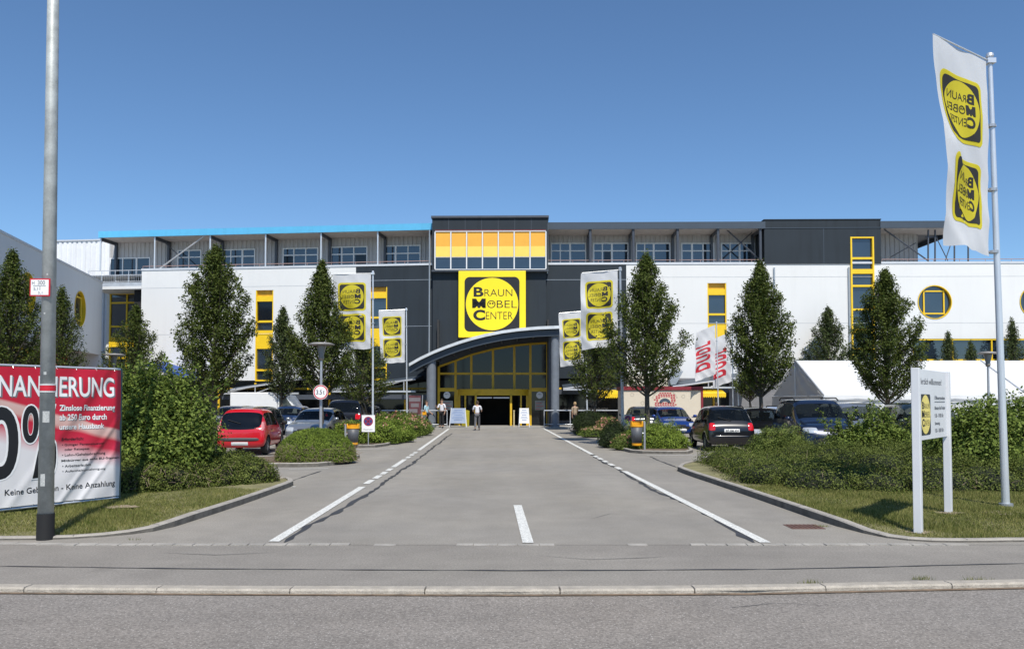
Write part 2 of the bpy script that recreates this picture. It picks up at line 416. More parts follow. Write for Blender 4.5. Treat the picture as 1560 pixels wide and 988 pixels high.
# flush kerb stones along the street
mb = MB(); 
def along(KL, step, gap, jx=0.0):
    P = [Vector((x, y)) for x, y in KL]; seg = []
    tot = sum((b - a).length for a, b in zip(P, P[1:]))
    def pt(t):
        for a, b in zip(P, P[1:]):
            l = (b - a).length
            if t <= l: return a + (b - a) * (t / l)
            t -= l
        return P[-1]
    t = 0
    while t < tot - step:
        yield pt(t + gap), pt(t + step - gap); t += step
for k, (a, b) in enumerate(along(KL, 1.14, .0035)):
    d = (b - a).normalized(); n = Vector((-d.y, d.x)); j = random.uniform(-.004, .004)
    o = [a + n * (-.085 + j), b + n * (-.085 + j), b + n * (.045 + j), a + n * (.045 + j)]
    zt = .012 + random.uniform(-.003, .003)
    i = [a + n * (-.070 + j) + d * .004, b + n * (-.070 + j) - d * .004, b + n * (.042 + j) - d * .004, a + n * (.042 + j) + d * .004]
    vs = [(p.x, p.y, -.08) for p in o] + [(p.x, p.y, zt - .016) for p in o] + [(p.x, p.y, zt) for p in i]
    mb.add(vs, [(0, 1, 5, 4), (1, 2, 6, 5), (2, 3, 7, 6), (3, 0, 4, 7), (4, 5, 9, 8), (5, 6, 10, 9), (6, 7, 11, 10), (7, 4, 8, 11), (8, 9, 10, 11)])
M['kstone'] = mat('pale kerb stone', (.37, .335, .285), .85, noise=.16, nscale=9, bump=.5, bscale=50, fine=.16, fscale=90)
struct(mb.build('street_kerb', 'kstone'))
strip('kerb_dirt', [(x, y - .135 + .01 * math.sin(x * 5)) for x, y in KL], [(x, y - .086) for x, y in KL], -.028, mat('rusty gutter dirt', (.17, .12, .08), .95, noise=.4, nscale=8))
strip('gutter_joint', [(x, y - .08) for x, y in KL], [(x, y + .06) for x, y in KL], -.012, mat('dirty joint', (.10, .085, .065), .9))
# row of small setts between pavement and forecourt
mb = MB(); x = -6.05
while x < 4.95:
    L = random.uniform(.17, .27); y = 9.115 + random.uniform(-.008, .008) + (.10 if x < -5 else 0) * (-5 - x)
    mid = -1.9 < x < 2.3; h = (.0045 if mid else .007) + random.uniform(0, .004)
    if random.random() < (.55 if mid else .97): mb.box(x, x + L - .012, y - .05, y + .05, -.05, h)
    x += L
mb.build('sett_row', mat('worn sett stone', (.33, .31, .28), .85, noise=.25, nscale=3, bump=.4, bscale=50, fine=.15, fscale=80))
struct(bpy.data.objects['sett_row'])
# tar seams
def seam(name, pts, wd, z=.004, jag=.3):
    mb = MB(); P = []
    for a, b in zip(pts, pts[1:]):
        n = max(2, int((Vector(b) - Vector(a)).length / .22))
        for k in range(n): P.append(Vector(a) + (Vector(b) - Vector(a)) * (k / n))
    P.append(Vector(pts[-1])); vs = []
    off = 0
    for i, p in enumerate(P):
        a = P[max(0, i - 1)]; b = P[min(len(P) - 1, i + 1)]; d = (b - a).normalized(); n = Vector((-d.y, d.x, 0))
        off = off * .8 + random.uniform(-1, 1) * wd * jag
        w2 = wd * (.5 + random.uniform(-.32, .32)) * (.25 if i in (0, len(P) - 1) else 1)
        vs += [(p.x + n.x * (off + w2), p.y + n.y * (off + w2), z), (p.x + n.x * (off - w2), p.y + n.y * (off - w2), z)]
    fs = [(2 * i, 2 * i + 1, 2 * i + 3, 2 * i + 2) for i in range(len(P) - 1)]
    mb.add(vs, fs); return struct(mb.build(name, 'tar'))
seam('tar_seam', [(-12, 7.85, 0), G(0, 862), G(280, 866), G(780, 869), G(1160, 867), G(1560, 858), (12, 8.2, 0)], .028, jag=.22)
seam('tar_seam', [G(436, 826), G(470, 802), G(520, 778), G(575, 742), G(640, 697), G(688, 660)], .075)
seam('tar_seam', [G(1147, 826), G(1110, 802), G(1050, 770), G(985, 740), G(915, 700), G(850, 664)], .085)
seam('tar_seam', [G(442, 733), G(490, 717)], .04); seam('tar_seam', [G(990, 695), G(1035, 713)], .05)
seam('tar_seam', [G(520, 672), G(562, 688)], .03) if False else None
# painted lines
mb = MB()
def pline(a, b, wd, z=.008):
    a = Vector(a); b = Vector(b); d = (b - a).normalized(); n = Vector((-d.y, d.x, 0)) * wd / 2
    mb.add([(a.x + n.x, a.y + n.y, z), (a.x - n.x, a.y - n.y, z), (b.x - n.x, b.y - n.y, z), (b.x + n.x, b.y + n.y, z)], [(0, 1, 2, 3)])
LW = .125
pline(G(417, 825), G(552, 741.5), LW)
for a, b in (((557.5, 737), (567, 731)), ((571, 729), (579, 724)), ((582, 722.5), (588, 718.5)), ((590.5, 717), (596, 713.5)), ((599, 711.5), (617, 699.5)),
             ((620, 697.8), (624, 695.2)), ((626, 693.8), (629, 691.6)), ((631, 690.4), (634, 688.4)), ((638, 685.6), (684.5, 652.4))): pline(G(*a), G(*b), LW)
pline(G(1166, 826.5), G(951, 717.5), LW)
for a, b in (((945.5, 714.8), (939, 711.4)), ((934.5, 709.2), (928, 705.9)), ((924.5, 704), (919.5, 701.4)), ((917, 700), (912, 697.4)), ((910, 696.4), (905.5, 694)), ((902, 692), (823, 649.6))): pline(G(*a), G(*b), LW)
pline(G(788.5, 769.5), G(804.5, 827), .125)
for a, b in (((440, 714.5), (500, 713.5)), ((525, 684.5), (600, 683)), ((1055, 693), (985, 693.6)), ((600, 665.2), (650, 664.6)), ((905, 667.5), (945, 667.5)), ((446, 742), (449, 741))): pline(G(*a), G(*b), .06)
struct(mb.build('road_markings', 'paint'))
mb = MB(); a = G(1203, 803.5); 
mb.box(a.x, a.x + .42, a.y - .1, a.y + .26, -.02, .006)
for k in range(7): mb.box(a.x + .03 + k * .055, a.x + .05 + k * .055, a.y - .07, a.y + .23, .0062, .012, 0)
M['rust'] = mat('rusty cast iron', (.13, .07, .055), .8, noise=.25, nscale=20)
tag(mb.build('drain_cover', 'rust'), 'rusty rectangular iron drain cover in the asphalt beside the right kerb', 'drain cover')
# walkway in front of the building
mb = MB(); mb.box(-30, 40, 46.2, 50.9, -.1, .09); struct(mb.build('entrance_pavement', mat('entrance paving', (.30, .29, .27), .85, noise=.1, nscale=2)))

# islands with kerbs
def offset_poly(P, d):
    n = len(P); out = []
    for i in range(n):
        a, b, c = P[i - 1], P[i], P[(i + 1) % n]
        e1 = (b - a).normalized(); e2 = (c - b).normalized()
        n1 = Vector((-e1.y, e1.x)); n2 = Vector((-e2.y, e2.x)); m = (n1 + n2)
        m = m / max(.4, m.length_squared / 2) if m.length > 1e-3 else n1
        out.append(b + m * d)
    return out
def smooth_pts(P, k=2):
    for _ in range(k):
        Q = []
        n = len(P)
        for i in range(n):
            a, b = P[i], P[(i + 1) % n]
            Q += [a * .75 + b * .25, a * .25 + b * .75]
        P = Q
    return P
M['kerb'] = mat('concrete kerb', (.34, .315, .28), .88, noise=.16, nscale=6, bump=.4, bscale=50, fine=.14, fscale=100)
M['turf'] = mat('dry turf', (.19, .175, .085), .95, noise=.35, nscale=2.2, bump=.6, bscale=40, fine=.25, fscale=60)
ISL = {}
def hz(y, hk=.10): u = min(1, max(0, (y - 9.45) / 1.3)); return .035 + (hk - .035) * u * u * (3 - 2 * u)
def island(key, pts, top, hk=.10, wk=.10, sm=1):
    P = [Vector((p[0], p[1])) for p in pts]
    area = sum(a.x * b.y - b.x * a.y for a, b in zip(P, P[1:] + P[:1]))
    if area < 0: P.reverse()
    if sm: P = smooth_pts(P, sm)
    ISL[key] = P
    I = offset_poly(P, wk); O2 = offset_poly(P, .015); n = len(P); mb = MB()
    Hh = [hz(p.y, hk) for p in P]; vs = [(p.x, p.y, -.05) for p in P] + [(p.x, p.y, h - .015) for p, h in zip(P, Hh)] + [(p.x, p.y, h) for p, h in zip(O2, Hh)] + [(p.x, p.y, h) for p, h in zip(I, Hh)] + [(p.x, p.y, h - .06) for p, h in zip(I, Hh)]
    fs = []
    for i in range(n):
        j = (i + 1) % n
        for k in range(4): fs.append((k * n + i, k * n + j, (k + 1) * n + j, (k + 1) * n + i))
    mb.add(vs, fs); mb.m = [1 if k % 4 == 0 else 0 for k in range(len(fs))]; struct(mb.build('island_kerb', ['kerb', mat('grimy shaded kerb face', (.13, .12, .105), .9, noise=.3, nscale=7, bump=.4, bscale=50)]))  # outer faces coloured darker for both grime and painted-in shade
    bm = bmesh.new(); vv = [bm.verts.new((p.x, p.y, hz(p.y, hk) - .025)) for p in I]; f = bm.faces.new(vv)
    bmesh.ops.triangulate(bm, faces=[f]); me = bpy.data.meshes.new('bed'); bm.to_mesh(me); bm.free()
    o = link('planting_bed' if top == 'soil' else 'lawn', me, top); struct(o)
    # joints across the kerb
    jm = MB(); acc = 0
    for i in range(n):
        a, b, a2, b2 = P[i], P[(i + 1) % n], I[i], I[(i + 1) % n]; L = (b - a).length; t = -acc
        while True:
            t += 1.0
            if t > L: break
            u = t / L; p = a + (b - a) * u; q = a2 + (b2 - a2) * u; e = (b - a) / L * .004
            jm.add([(p.x - e.x, p.y - e.y, hz(p.y, hk) + .0015), (p.x + e.x, p.y + e.y, hz(p.y, hk) + .0015), (q.x + e.x, q.y + e.y, hz(p.y, hk) + .0015), (q.x - e.x, q.y - e.y, hz(p.y, hk) + .0015)], [(0, 1, 2, 3)])
        acc = (acc + L) % 1.0
    if jm.f: struct(jm.build('kerb_joint', 'tar'))
g = lambda *p: [G(x, y) for x, y in p]
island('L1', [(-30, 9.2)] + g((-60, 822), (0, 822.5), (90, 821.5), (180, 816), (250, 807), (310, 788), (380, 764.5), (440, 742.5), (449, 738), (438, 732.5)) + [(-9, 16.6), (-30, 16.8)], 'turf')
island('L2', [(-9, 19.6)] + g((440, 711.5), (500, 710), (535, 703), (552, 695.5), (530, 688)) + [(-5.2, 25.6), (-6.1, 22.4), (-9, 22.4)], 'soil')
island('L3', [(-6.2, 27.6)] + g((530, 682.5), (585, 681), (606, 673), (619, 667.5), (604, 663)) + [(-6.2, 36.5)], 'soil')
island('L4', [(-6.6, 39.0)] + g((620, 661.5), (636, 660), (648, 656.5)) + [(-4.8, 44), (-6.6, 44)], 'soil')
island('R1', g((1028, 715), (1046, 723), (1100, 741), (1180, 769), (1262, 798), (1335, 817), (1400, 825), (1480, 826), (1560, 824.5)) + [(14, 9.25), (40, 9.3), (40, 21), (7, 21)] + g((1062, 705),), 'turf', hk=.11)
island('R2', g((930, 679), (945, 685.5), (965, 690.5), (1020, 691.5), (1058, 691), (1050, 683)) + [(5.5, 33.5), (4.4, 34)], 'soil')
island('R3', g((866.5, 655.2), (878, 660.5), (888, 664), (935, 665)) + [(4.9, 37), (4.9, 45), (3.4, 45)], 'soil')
# grass blades
def inpoly(P, x, y):
    c = np.zeros(len(x), bool); n = len(P)
    for i in range(n):
        a, b = P[i], P[i - 1]
        cond = ((a.y > y) != (b.y > y)) & (x < (b.x - a.x) * (y - a.y) / ((b.y - a.y) if abs(b.y - a.y) > 1e-9 else 1e-9) + a.x)
        c ^= cond
    return c
def quadmesh(name, V, m, parent=None, k=4):
    nq = len(V) // k
    me = bpy.data.meshes.new(name); me.vertices.add(len(V)); me.vertices.foreach_set('co', V.astype(np.float32).ravel())
    me.loops.add(len(V)); me.loops.foreach_set('vertex_index', np.arange(len(V), dtype=np.int32))
    me.polygons.add(nq); me.polygons.foreach_set('loop_start', np.arange(0, len(V), k, dtype=np.int32))
    me.update(calc_edges=True)
    return link(name, me, m, parent)
M['grass'] = leafmat('grass blades', (.085, .120, .020), (.32, .30, .11), .3, .7)
def grass(P, x0, x1, y0, y1, n, seed, z=.08):
    r = np.random.default_rng(seed); I = offset_poly(P, .10)
    x = r.uniform(x0, x1, n); y = y0 + (y1 - y0) * r.random(n) ** 1.3; k = inpoly(I, x, y); x = x[k]; y = y[k]; n = len(x)
    uu = np.clip((y - 9.45) / 1.3, 0, 1); z = .01 + (z - .02) * uu * uu * (3 - 2 * uu)
    h = r.uniform(.015, .05, n) * (1 + .5 * np.sin(x * 3.1 + y * 1.7)); a = r.uniform(0, 6.28, n); wv = r.uniform(.003, .006, n)
    lx = r.normal(0, .02, n); ly = r.normal(0, .02, n)
    V = np.zeros((n, 3, 3)); V[:, 0] = np.stack([x - np.cos(a) * wv, y - np.sin(a) * wv, z - .01], 1)
    V[:, 1] = np.stack([x + np.cos(a) * wv, y + np.sin(a) * wv, z - .01], 1)
    V[:, 2] = np.stack([x + lx, y + ly, z + h], 1)
    o = quadmesh('grass', V.reshape(-1, 3), 'grass', k=3)
    tag(o, kind='stuff', cat='grass'); return o
tag(grass(ISL['L1'], -11.5, -3.6, 9.2, 14.2, 130000, 1), 'short green grass on the left corner lawn below the red banner')
tag(grass(ISL['R1'], 3.9, 11.5, 9.2, 14.5, 150000, 2, .10), 'short green grass on the right corner lawn around the white opening hours sign')

# small weeds in the kerb joints and stray litter leaves
rw = np.random.default_rng(9); V_ = []
for px, py, n_ in ((1236, 888, 60), (1405, 882, 70), (1480, 883, 40), (1495, 884, 30), (205, 822, 25), (1252, 802, 70)):
    p = G(px, py); 
    for _ in range(n_):
        b_ = np.array([p.x + rw.normal(0, .045), p.y + rw.normal(0, .012), -.02]); a = rw.uniform(0, 6.28); t_ = np.array([rw.normal(0, .02), rw.normal(0, .015), rw.uniform(.03, .07)]); q = np.array([math.cos(a), math.sin(a), 0]) * .004
        V_ += [b_ - q, b_ + q, b_ + t_]
tag(quadmesh('kerb_weeds', np.array(V_), 'grass', k=3), 'small weeds growing out of the kerb joints', 'weeds', kind='stuff')

# hairline cracks and worn patches in the driveway
for pts, w_ in (([(520, 760), (560, 752), (590, 756), (640, 748)], .006), ([(900, 790), (930, 782), (985, 786), (1010, 778)], .006), ([(250, 842), (330, 845), (420, 841)], .010), ([(820, 846), (900, 852), (1010, 848)], .010), ([(1100, 920), (1180, 912), (1290, 917)], .010)):
    seam('crack', [G(*p) for p in pts], w_, z=.005 if pts[0][1] < 900 else -.031, jag=.9)
# ================================================================== FURNITURE STORE
WR = Wing((at(657, 600, 51).x, 51.0), -0.018)
WL_ = Wing((at(657, 600, 51).x, 51.0), -0.112)
ZP = 10.12                                   # top of the lower walls
store = empty('furniture_store', (0, 51, 0), 0, 'long white and charcoal furniture store with blue roof edge and arched entrance canopy', 'building')
def zat(W, px, py, n=0.0): return W.sz(px, py, n)[1]
def aat(W, px, n=0.0): return W.sz(px, 600, n)[0]
def wallsheet(W, mb, a0, a1, z0, z1, rects, n, depth=.25, mi=0, circles=()):
    xs = sorted(set([a0, a1] + [x for r in rects for x in (r[0], r[1]) if a0 < x < a1] + [x for c in circles for x in (c[0] - c[2] * 1.2, c[0] + c[2] * 1.2)]))
    zs = sorted(set([z0, z1] + [z for r in rects for z in (r[2], r[3]) if z0 < z < z1] + [z for c in circles for z in (c[1] - c[2] * 1.2, c[1] + c[2] * 1.2)]))
    for xa, xb in zip(xs, xs[1:]):
        for za, zb in zip(zs, zs[1:]):
            cx, cz = (xa + xb) / 2, (za + zb) / 2
            if any(r[0] < cx < r[1] and r[2] < cz < r[3] for r in rects): continue
            if any(abs(cx - c[0]) < c[2] * 1.2 and abs(cz - c[1]) < c[2] * 1.2 for c in circles): continue
            mb.add([W.P(xa, n, za), W.P(xb, n, za), W.P(xb, n, zb), W.P(xa, n, zb)], [(0, 1, 2, 3)], mi)
    for r in rects:
        x0, x1, q0, q1 = r
        f, b = n, n - depth
        for p, q in (((x0, q0), (x1, q0)), ((x1, q0), (x1, q1)), ((x1, q1), (x0, q1)), ((x0, q1), (x0, q0))):
            mb.add([W.P(p[0], f, p[1]), W.P(q[0], f, q[1]), W.P(q[0], b, q[1]), W.P(p[0], b, p[1])], [(0, 1, 2, 3)], mi)
    for cx, cz, r in circles:
        e = r * 1.2; N = 48; vi = []; vo = []
        for k in range(N):
            t = 2 * math.pi * (k + .5) / N; c_, s_ = math.cos(t), math.sin(t); q = e / max(abs(c_), abs(s_))
            vi.append((cx + r * c_, cz + r * s_)); vo.append((cx + q * c_, cz + q * s_))
        for k in range(4):
            t = math.pi / 4 + k * math.pi / 2; vo_c = (cx + e * (1 if math.cos(t) > 0 else -1), cz + e * (1 if math.sin(t) > 0 else -1))
            i0 = int(round((t / (2 * math.pi)) * N - .5 - .5)); i1 = (i0 + 1) % N
            mb.add([W.P(vo[i0 % N][0], n, vo[i0 % N][1]), W.P(vo_c[0], n, vo_c[1]), W.P(vo[i1][0], n, vo[i1][1])], [(0, 1, 2)], mi)
        for k in range(N):
            j = (k + 1) % N
            mb.add([W.P(vi[k][0], n, vi[k][1]), W.P(vo[k][0], n, vo[k][1]), W.P(vo[j][0], n, vo[j][1]), W.P(vi[j][0], n, vi[j][1])], [(0, 1, 2, 3)], mi)
SPLIT = {'pane', 'door_track', 'canopy_rib_x', 'corrugated_wall', 'charcoal_wall', 'roof_fascia', 'parapet_coping', 'parapet_rail', 'panel_seam', 'brace', 'canopy_beam', 'downpipe', 'end_wall', 'roof', 'terrace_floor', 'core', 'white_wall', 'portal_side_wall', 'window_sticker', 'blind', 'soffit'}
def Bd(mb, name, mats, parent=None, label=None, **k):
    if name in SPLIT:
        for q in mb.split(): o = q.build(name, mats, parent or store, world=True, **k)
        return o
    o = mb.build(name, mats, parent or store, world=True, **k)
    if label: o['label'] = label
    return o
# ---- strip windows: yellow framed with panels
def strip_window(W, x0, x1, n, cells, parent, top):
    """cells: (py0, py1, kind) from top down; x in px"""
    fr = MB(); a0 = aat(W, x0); a1 = aat(W, x1); g0 = n - .24
    zt = zat(W, x0, cells[0][0]); zb = zat(W, x0, cells[-1][1])
    fr.box(a0, a0 + .07, g0, n - .02, zb, zt, 0, W.T); fr.box(a1 - .07, a1, g0, n - .02, zb, zt, 0, W.T)
    gl = MB()
    for p0, p1, kind in cells:
        z1, z0 = zat(W, x0, p0), zat(W, x0, p1)
        if kind == 'p': fr.box(a0 + .07, a1 - .07, g0, n - .05, z0, z1, 0, W.T)
        elif kind == 's': fr.box(a0 + .07, a1 - .07, g0, g0 + .04, z0, z1, 1, W.T)  # shadow of the reveal, painted in as darker ochre
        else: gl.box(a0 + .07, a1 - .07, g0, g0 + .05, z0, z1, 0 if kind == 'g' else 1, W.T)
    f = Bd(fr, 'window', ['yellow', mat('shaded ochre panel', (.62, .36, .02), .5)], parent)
    Bd(gl, 'pane', ['glass', 'glassb'], f)
    return (a0, a1, zb, zt)
# ---- front walls
Wd = MB()   # white
strip_rects_R = []
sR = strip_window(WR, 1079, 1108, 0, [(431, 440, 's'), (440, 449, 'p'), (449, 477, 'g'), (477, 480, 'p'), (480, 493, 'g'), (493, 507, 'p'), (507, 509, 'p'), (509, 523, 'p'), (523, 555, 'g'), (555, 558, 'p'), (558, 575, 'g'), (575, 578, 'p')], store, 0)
tallL, tallR = aat(WR, 1298), aat(WR, 1334)
round1 = (WR.sz(1424, 460)[0], WR.sz(1424, 460)[1], 1.06); round2 = (round1[0] + 6.28, round1[1], 1.06); round3 = (round1[0] + 12.56, round1[1], 1.06)
rib = (aat(WR, 1392), aat(WR, 1392) + 24, zat(WR, 1500, 549), zat(WR, 1500, 515.5))
wx0 = aat(WR, 955); wx1 = aat(WR, 955) + 46
tall = (tallL, tallR, zat(WR, 1310, 600), ZP)
wallsheet(WR, Wd, wx0, wx1, 3.0, ZP, [sR, tall, rib], 0, circles=[round1, round2, round3])
Bd(Wd, 'white_wall', 'white')
Wb = MB(); Wb.add([WR.P(wx0, 0, -.1), WR.P(wx1, 0, -.1), WR.P(wx1, 0, 2.995), WR.P(wx0, 0, 2.995)], [(0, 1, 2, 3)])
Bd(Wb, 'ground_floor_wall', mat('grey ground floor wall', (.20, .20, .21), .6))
mb = MB(); lx0 = aat(WL_, 213); lx1 = aat(WL_, 541)
sL = strip_window(WL_, 388, 415, 0, [(442, 451, 's'), (451, 459, 'p'), (459, 488, 'd'), (488, 491, 'p'), (491, 503, 'g'), (503, 506, 'p'), (506, 531, 'p'), (531, 562, 'g'), (562, 565, 'p'), (565, 578, 'g'), (578, 581, 'p')], store, 0)
wallsheet(WL_, mb, lx0, lx1, 2.9, ZP, [sL], 0)
mb.add([WL_.P(lx0, 0, 0), WL_.P(lx0, -6, 0), WL_.P(lx0, -6, ZP), WL_.P(lx0, 0, ZP)], [(0, 1, 2, 3)])
Bd(mb, 'white_wall', 'white')
mb = MB()
sD = strip_window(WL_, 562, 589, 0, [(437, 445, 's'), (445, 454, 'p'), (454, 482, 'g'), (482, 485, 'p'), (485, 500, 'g'), (500, 502, 'p'), (502, 527, 'p'), (527, 558, 'g'), (558, 561, 'p'), (561, 576, 'g'), (576, 579, 'p')], store, 0)
wallsheet(WL_, mb, lx1, .12, 2.9, ZP, [sD], 0)
d0, d1 = aat(WR, 832, .3), aat(WR, 955)
wallsheet(WR, mb, d0, d1, 3.0, ZP, [], 0)
Bd(mb, 'charcoal_wall', 'dark')
# thin panel seams
mb = MB(); mw = MB()
for W, a0, a1, pp, m_ in ((WR, wx0, wx1, (421.5, 492), mw), (WL_, lx0, lx1, (436, 508), mw), (WL_, lx1, 0, (430, 499), mb), (WR, d0, d1, (425, 497), mb)):
    for py in pp:
        z = zat(W, 1200 if W is WR else 400, py)
        m_.box(a0, a1, 0, .006, z - .012, z + .012, 0, W.T)
Bd(mb, 'panel_seam', 'steel'); Bd(mw, 'panel_seam', mat('wall seam shade', (.46, .48, .50), .7))
# coping, railings
mb = MB()
mb.box(lx0 - .02, .1, -.3, .04, ZP, ZP + .13, 0, WL_.T); mb.box(d0, wx1, -.3, .04, ZP, ZP + .13, 0, WR.T)
Bd(mb, 'parapet_coping', 'coping')
mb = MB(); zr = ZP + .30
for W, a0, a1 in ((WL_, lx0, -.1), (WR, d0 + .1, aat(WR, 1165)), (WR, aat(WR, 1348), wx1)):
    mb.tube(W.P(a0, -.12, zr), W.P(a1, -.12, zr), .022, n=6)
    x = a0
    while x < a1: mb.tube(W.P(x, -.12, ZP + .1), W.P(x, -.12, zr), .015, n=5); x += 1.6
Bd(mb, 'parapet_rail', mat('rusty rail', (.33, .22, .20), .6))
# terrace floor and core
core = MB()
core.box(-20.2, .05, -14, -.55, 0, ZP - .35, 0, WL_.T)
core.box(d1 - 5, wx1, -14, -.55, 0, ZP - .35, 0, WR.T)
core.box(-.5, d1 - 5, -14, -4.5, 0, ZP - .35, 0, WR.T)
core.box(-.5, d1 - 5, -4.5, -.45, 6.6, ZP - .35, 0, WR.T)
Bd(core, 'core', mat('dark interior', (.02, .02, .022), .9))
mb = MB(); mb.box(-26, .05, -14, -.3, ZP - .33, ZP - .2, 0, WL_.T); mb.box(d0, wx1, -14.2, -.32, ZP - .32, ZP - .19, 0, WR.T)
Bd(mb, 'terrace_floor', 'concrete')
# ---- top floor
ZF0, ZF1 = 12.34, 12.76; NB = -1.9
def corrug(W, mb, a0, a1, n, z0, z1, pitch=.30, dp=.045, mi=0):
    pts = []; x = a0; 
    while x < a1:
        pts += [(x, n), (x + pitch * .5, n), (x + pitch * .6, n - dp), (x + pitch * .9, n - dp)]; x += pitch
    pts.append((a1, n))
    pts = [p for p in pts if p[0] <= a1]
    for p, q in zip(pts, pts[1:]):
        mb.add([W.P(p[0], p[1], z0), W.P(q[0], q[1], z0), W.P(q[0], q[1], z1), W.P(p[0], p[1], z1)], [(0, 1, 2, 3)], mi)
mb = MB(); uL = aat(WL_, 163, NB)
corrug(WL_, mb, uL, .3, NB, zat(WL_, 190, 440, 0) + .19, ZF1); corrug(WR, mb, d0, aat(WR, 1168), NB, ZP - .3, ZF1)
corrug(WR, mb, aat(WR, 1344), aat(WR, 1402, NB), NB, ZP - .3, ZF1)
Bd(mb, 'corrugated_wall', 'corr')
mb = MB(); e0 = aat(WR, 1402, NB)
mb.add([WR.P(e0, NB, ZP - .3), WR.P(e0, NB - 10, ZP - .3), WR.P(e0, NB - 10, ZF1), WR.P(e0, NB, ZF1)], [(0, 1, 2, 3)])
mb.add([WL_.P(uL, NB, ZP - .3), WL_.P(uL, NB - 10, ZP - .3), WL_.P(uL, NB - 10, ZF1), WL_.P(uL, NB, ZF1)], [(0, 1, 2, 3)])
Bd(mb, 'end_wall', 'corr')
mb = MB(); fl = aat(WL_, 147, .12)
mb.box(fl, .1, -13, .05, ZF1 - .12, ZF1 - .02, 0, WL_.T); mb.box(d0 + .05, aat(WR, 1482), -13, .05, ZF1 - .12, ZF1 - .02, 0, WR.T)
mb.box(fl + .05, .1, NB - .3, .0, ZF0 + .03, ZF0 + .06, 1, WL_.T); mb.box(d0 + .05, aat(WR, 1480), NB - .3, .0, ZF0 + .03, ZF0 + .06, 1, WR.T)
Bd(mb, 'roof', ['dark2', 'soffit'])
mb = MB(); mb.box(fl, .06, .05, .13, ZF0, ZF1, 0, WL_.T); mb.box(fl - .06, fl, -8, .13, ZF0, ZF1, 0, WL_.T); Bd(mb, 'roof_fascia', 'cyan')
mb = MB(); mb.box(d0, aat(WR, 1168), .05, .12, ZF0, ZF1 + .02, 0, WR.T); mb.box(aat(WR, 1344), aat(WR, 1482), .05, .12, ZF0, ZF1 + .02, 0, WR.T)
mb.box(aat(WR, 1482), aat(WR, 1482) + .07, -8, .12, ZF0, ZF1 + .02, 0, WR.T)
Bd(mb, 'roof_fascia', 'dark2')
# columns with fins behind
def columns(W, pxs, m_, mfin, r=.055):
    for px in pxs:
        c = MB(); a = aat(W, px, -.02)
        c.tube(W.P(a, -.05, ZP + .1), W.P(a, -.05, ZF0 + .02), r, n=8)
        o = Bd(c, 'column', m_)
        c = MB(); c.box(a - .04, a + .04, NB + .02, -.15, ZF0 - .18, ZF0 + .02, 0, W.T)
        c.box(a - .07, a + .07, NB, NB + .22, ZP - .2, ZF0 + .0, 0, W.T)
        Bd(c, 'roof_beam', mfin)
columns(WL_, (149, 232, 317, 402, 487, 574, 654), 'pole', 'dsteel')
columns(WR, (900, 966, 1034, 1096, 1161), 'dsteel', 'dsteel', .09)
mb = MB()
def brace(W, p, q, n, r=.045):
    a = W.sz(*p, n); b = W.sz(*q, n); mb.tube(W.P(a[0], n, a[1]), W.P(b[0], n, b[1]), r, n=6)
brace(WL_, (313, 358), (242, 410), -.15)
Bd(mb, 'brace', 'pole'); mb = MB()
brace(WL_, (238, 358), (285, 400), -1.2, .03); brace(WR, (1104, 347), (1158, 396), -.5); brace(WR, (1155, 345), (1100, 396), -1.2, .03)
for px in (1414, 1424.5, 1454, 1475): brace(WR, (px, 350), (px, 398), -.3, .05)
brace(WR, (1426, 361), (1444, 397), -.3, .03); brace(WR, (1454, 355), (1440, 397), -.3, .03); brace(WR, (1347, 349), (1414, 397), -.3, .045); brace(WR, (1395, 370), (1347, 397), -1.0, .03)
brace(WR, (1410, 361), (1428, 361), -.3, .04); brace(WR, (1385, 347), (1440, 347), -1.0, .05)
for k in range(6): brace(WR, (1412 + k * 10, 347.5), (1424 + k * 10, 347.5), -.4 - k * .9, .05)
Bd(mb, 'brace', 'dsteel')
# dark solid block of the top floor with tall window
mb = MB(); b0, b1 = aat(WR, 1166.5), aat(WR, 1345)
wallsheet(WR, mb, b0, b1, ZP + .0, ZF1 + .12, [(tallL, tallR, ZP, zat(WR, 1310, 361))], .06)
for x in (b0, b1): mb.add([WR.P(x, .06, ZP), WR.P(x, -4, ZP), WR.P(x, -4, ZF1 + .12), WR.P(x, .06, ZF1 + .12)], [(0, 1, 2, 3)])
mb.box(b0 - .03, b1 + .03, -4, .10, ZF1 + .12, ZF1 + .17, 0, WR.T)
Bd(mb, 'charcoal_block', 'dark')
mb = MB(); mb.box(b0, b1, .06, .09, ZF0 + .02, ZF0 + .06, 0, WR.T); mb.box(aat(WR, 1257), aat(WR, 1257) + .03, .06, .068, ZP, ZF0, 0, WR.T); Bd(mb, 'panel_seam', 'dark2')
fr = MB(); gl = MB(); zt = zat(WR, 1310, 361); zb = tall[2]
fr.box(tallL, tallL + .10, -.15, .10, zb, zt, 0, WR.T); fr.box(tallR - .10, tallR, -.15, .10, zb, zt, 0, WR.T)
for p0, p1 in ((361, 363), (392, 395), (410, 417), (434, 437), (470, 473), (500, 507), (530, 533), (560, 565)): fr.box(tallL + .1, tallR - .1, -.15, .09, zat(WR, 1310, p1), zat(WR, 1310, p0), 0, WR.T)
f = Bd(fr, 'window', 'yellow'); gl.box(tallL + .1, tallR - .1, -.12, -.08, zb, zt, 0, WR.T); Bd(gl, 'pane', 'glass', f)
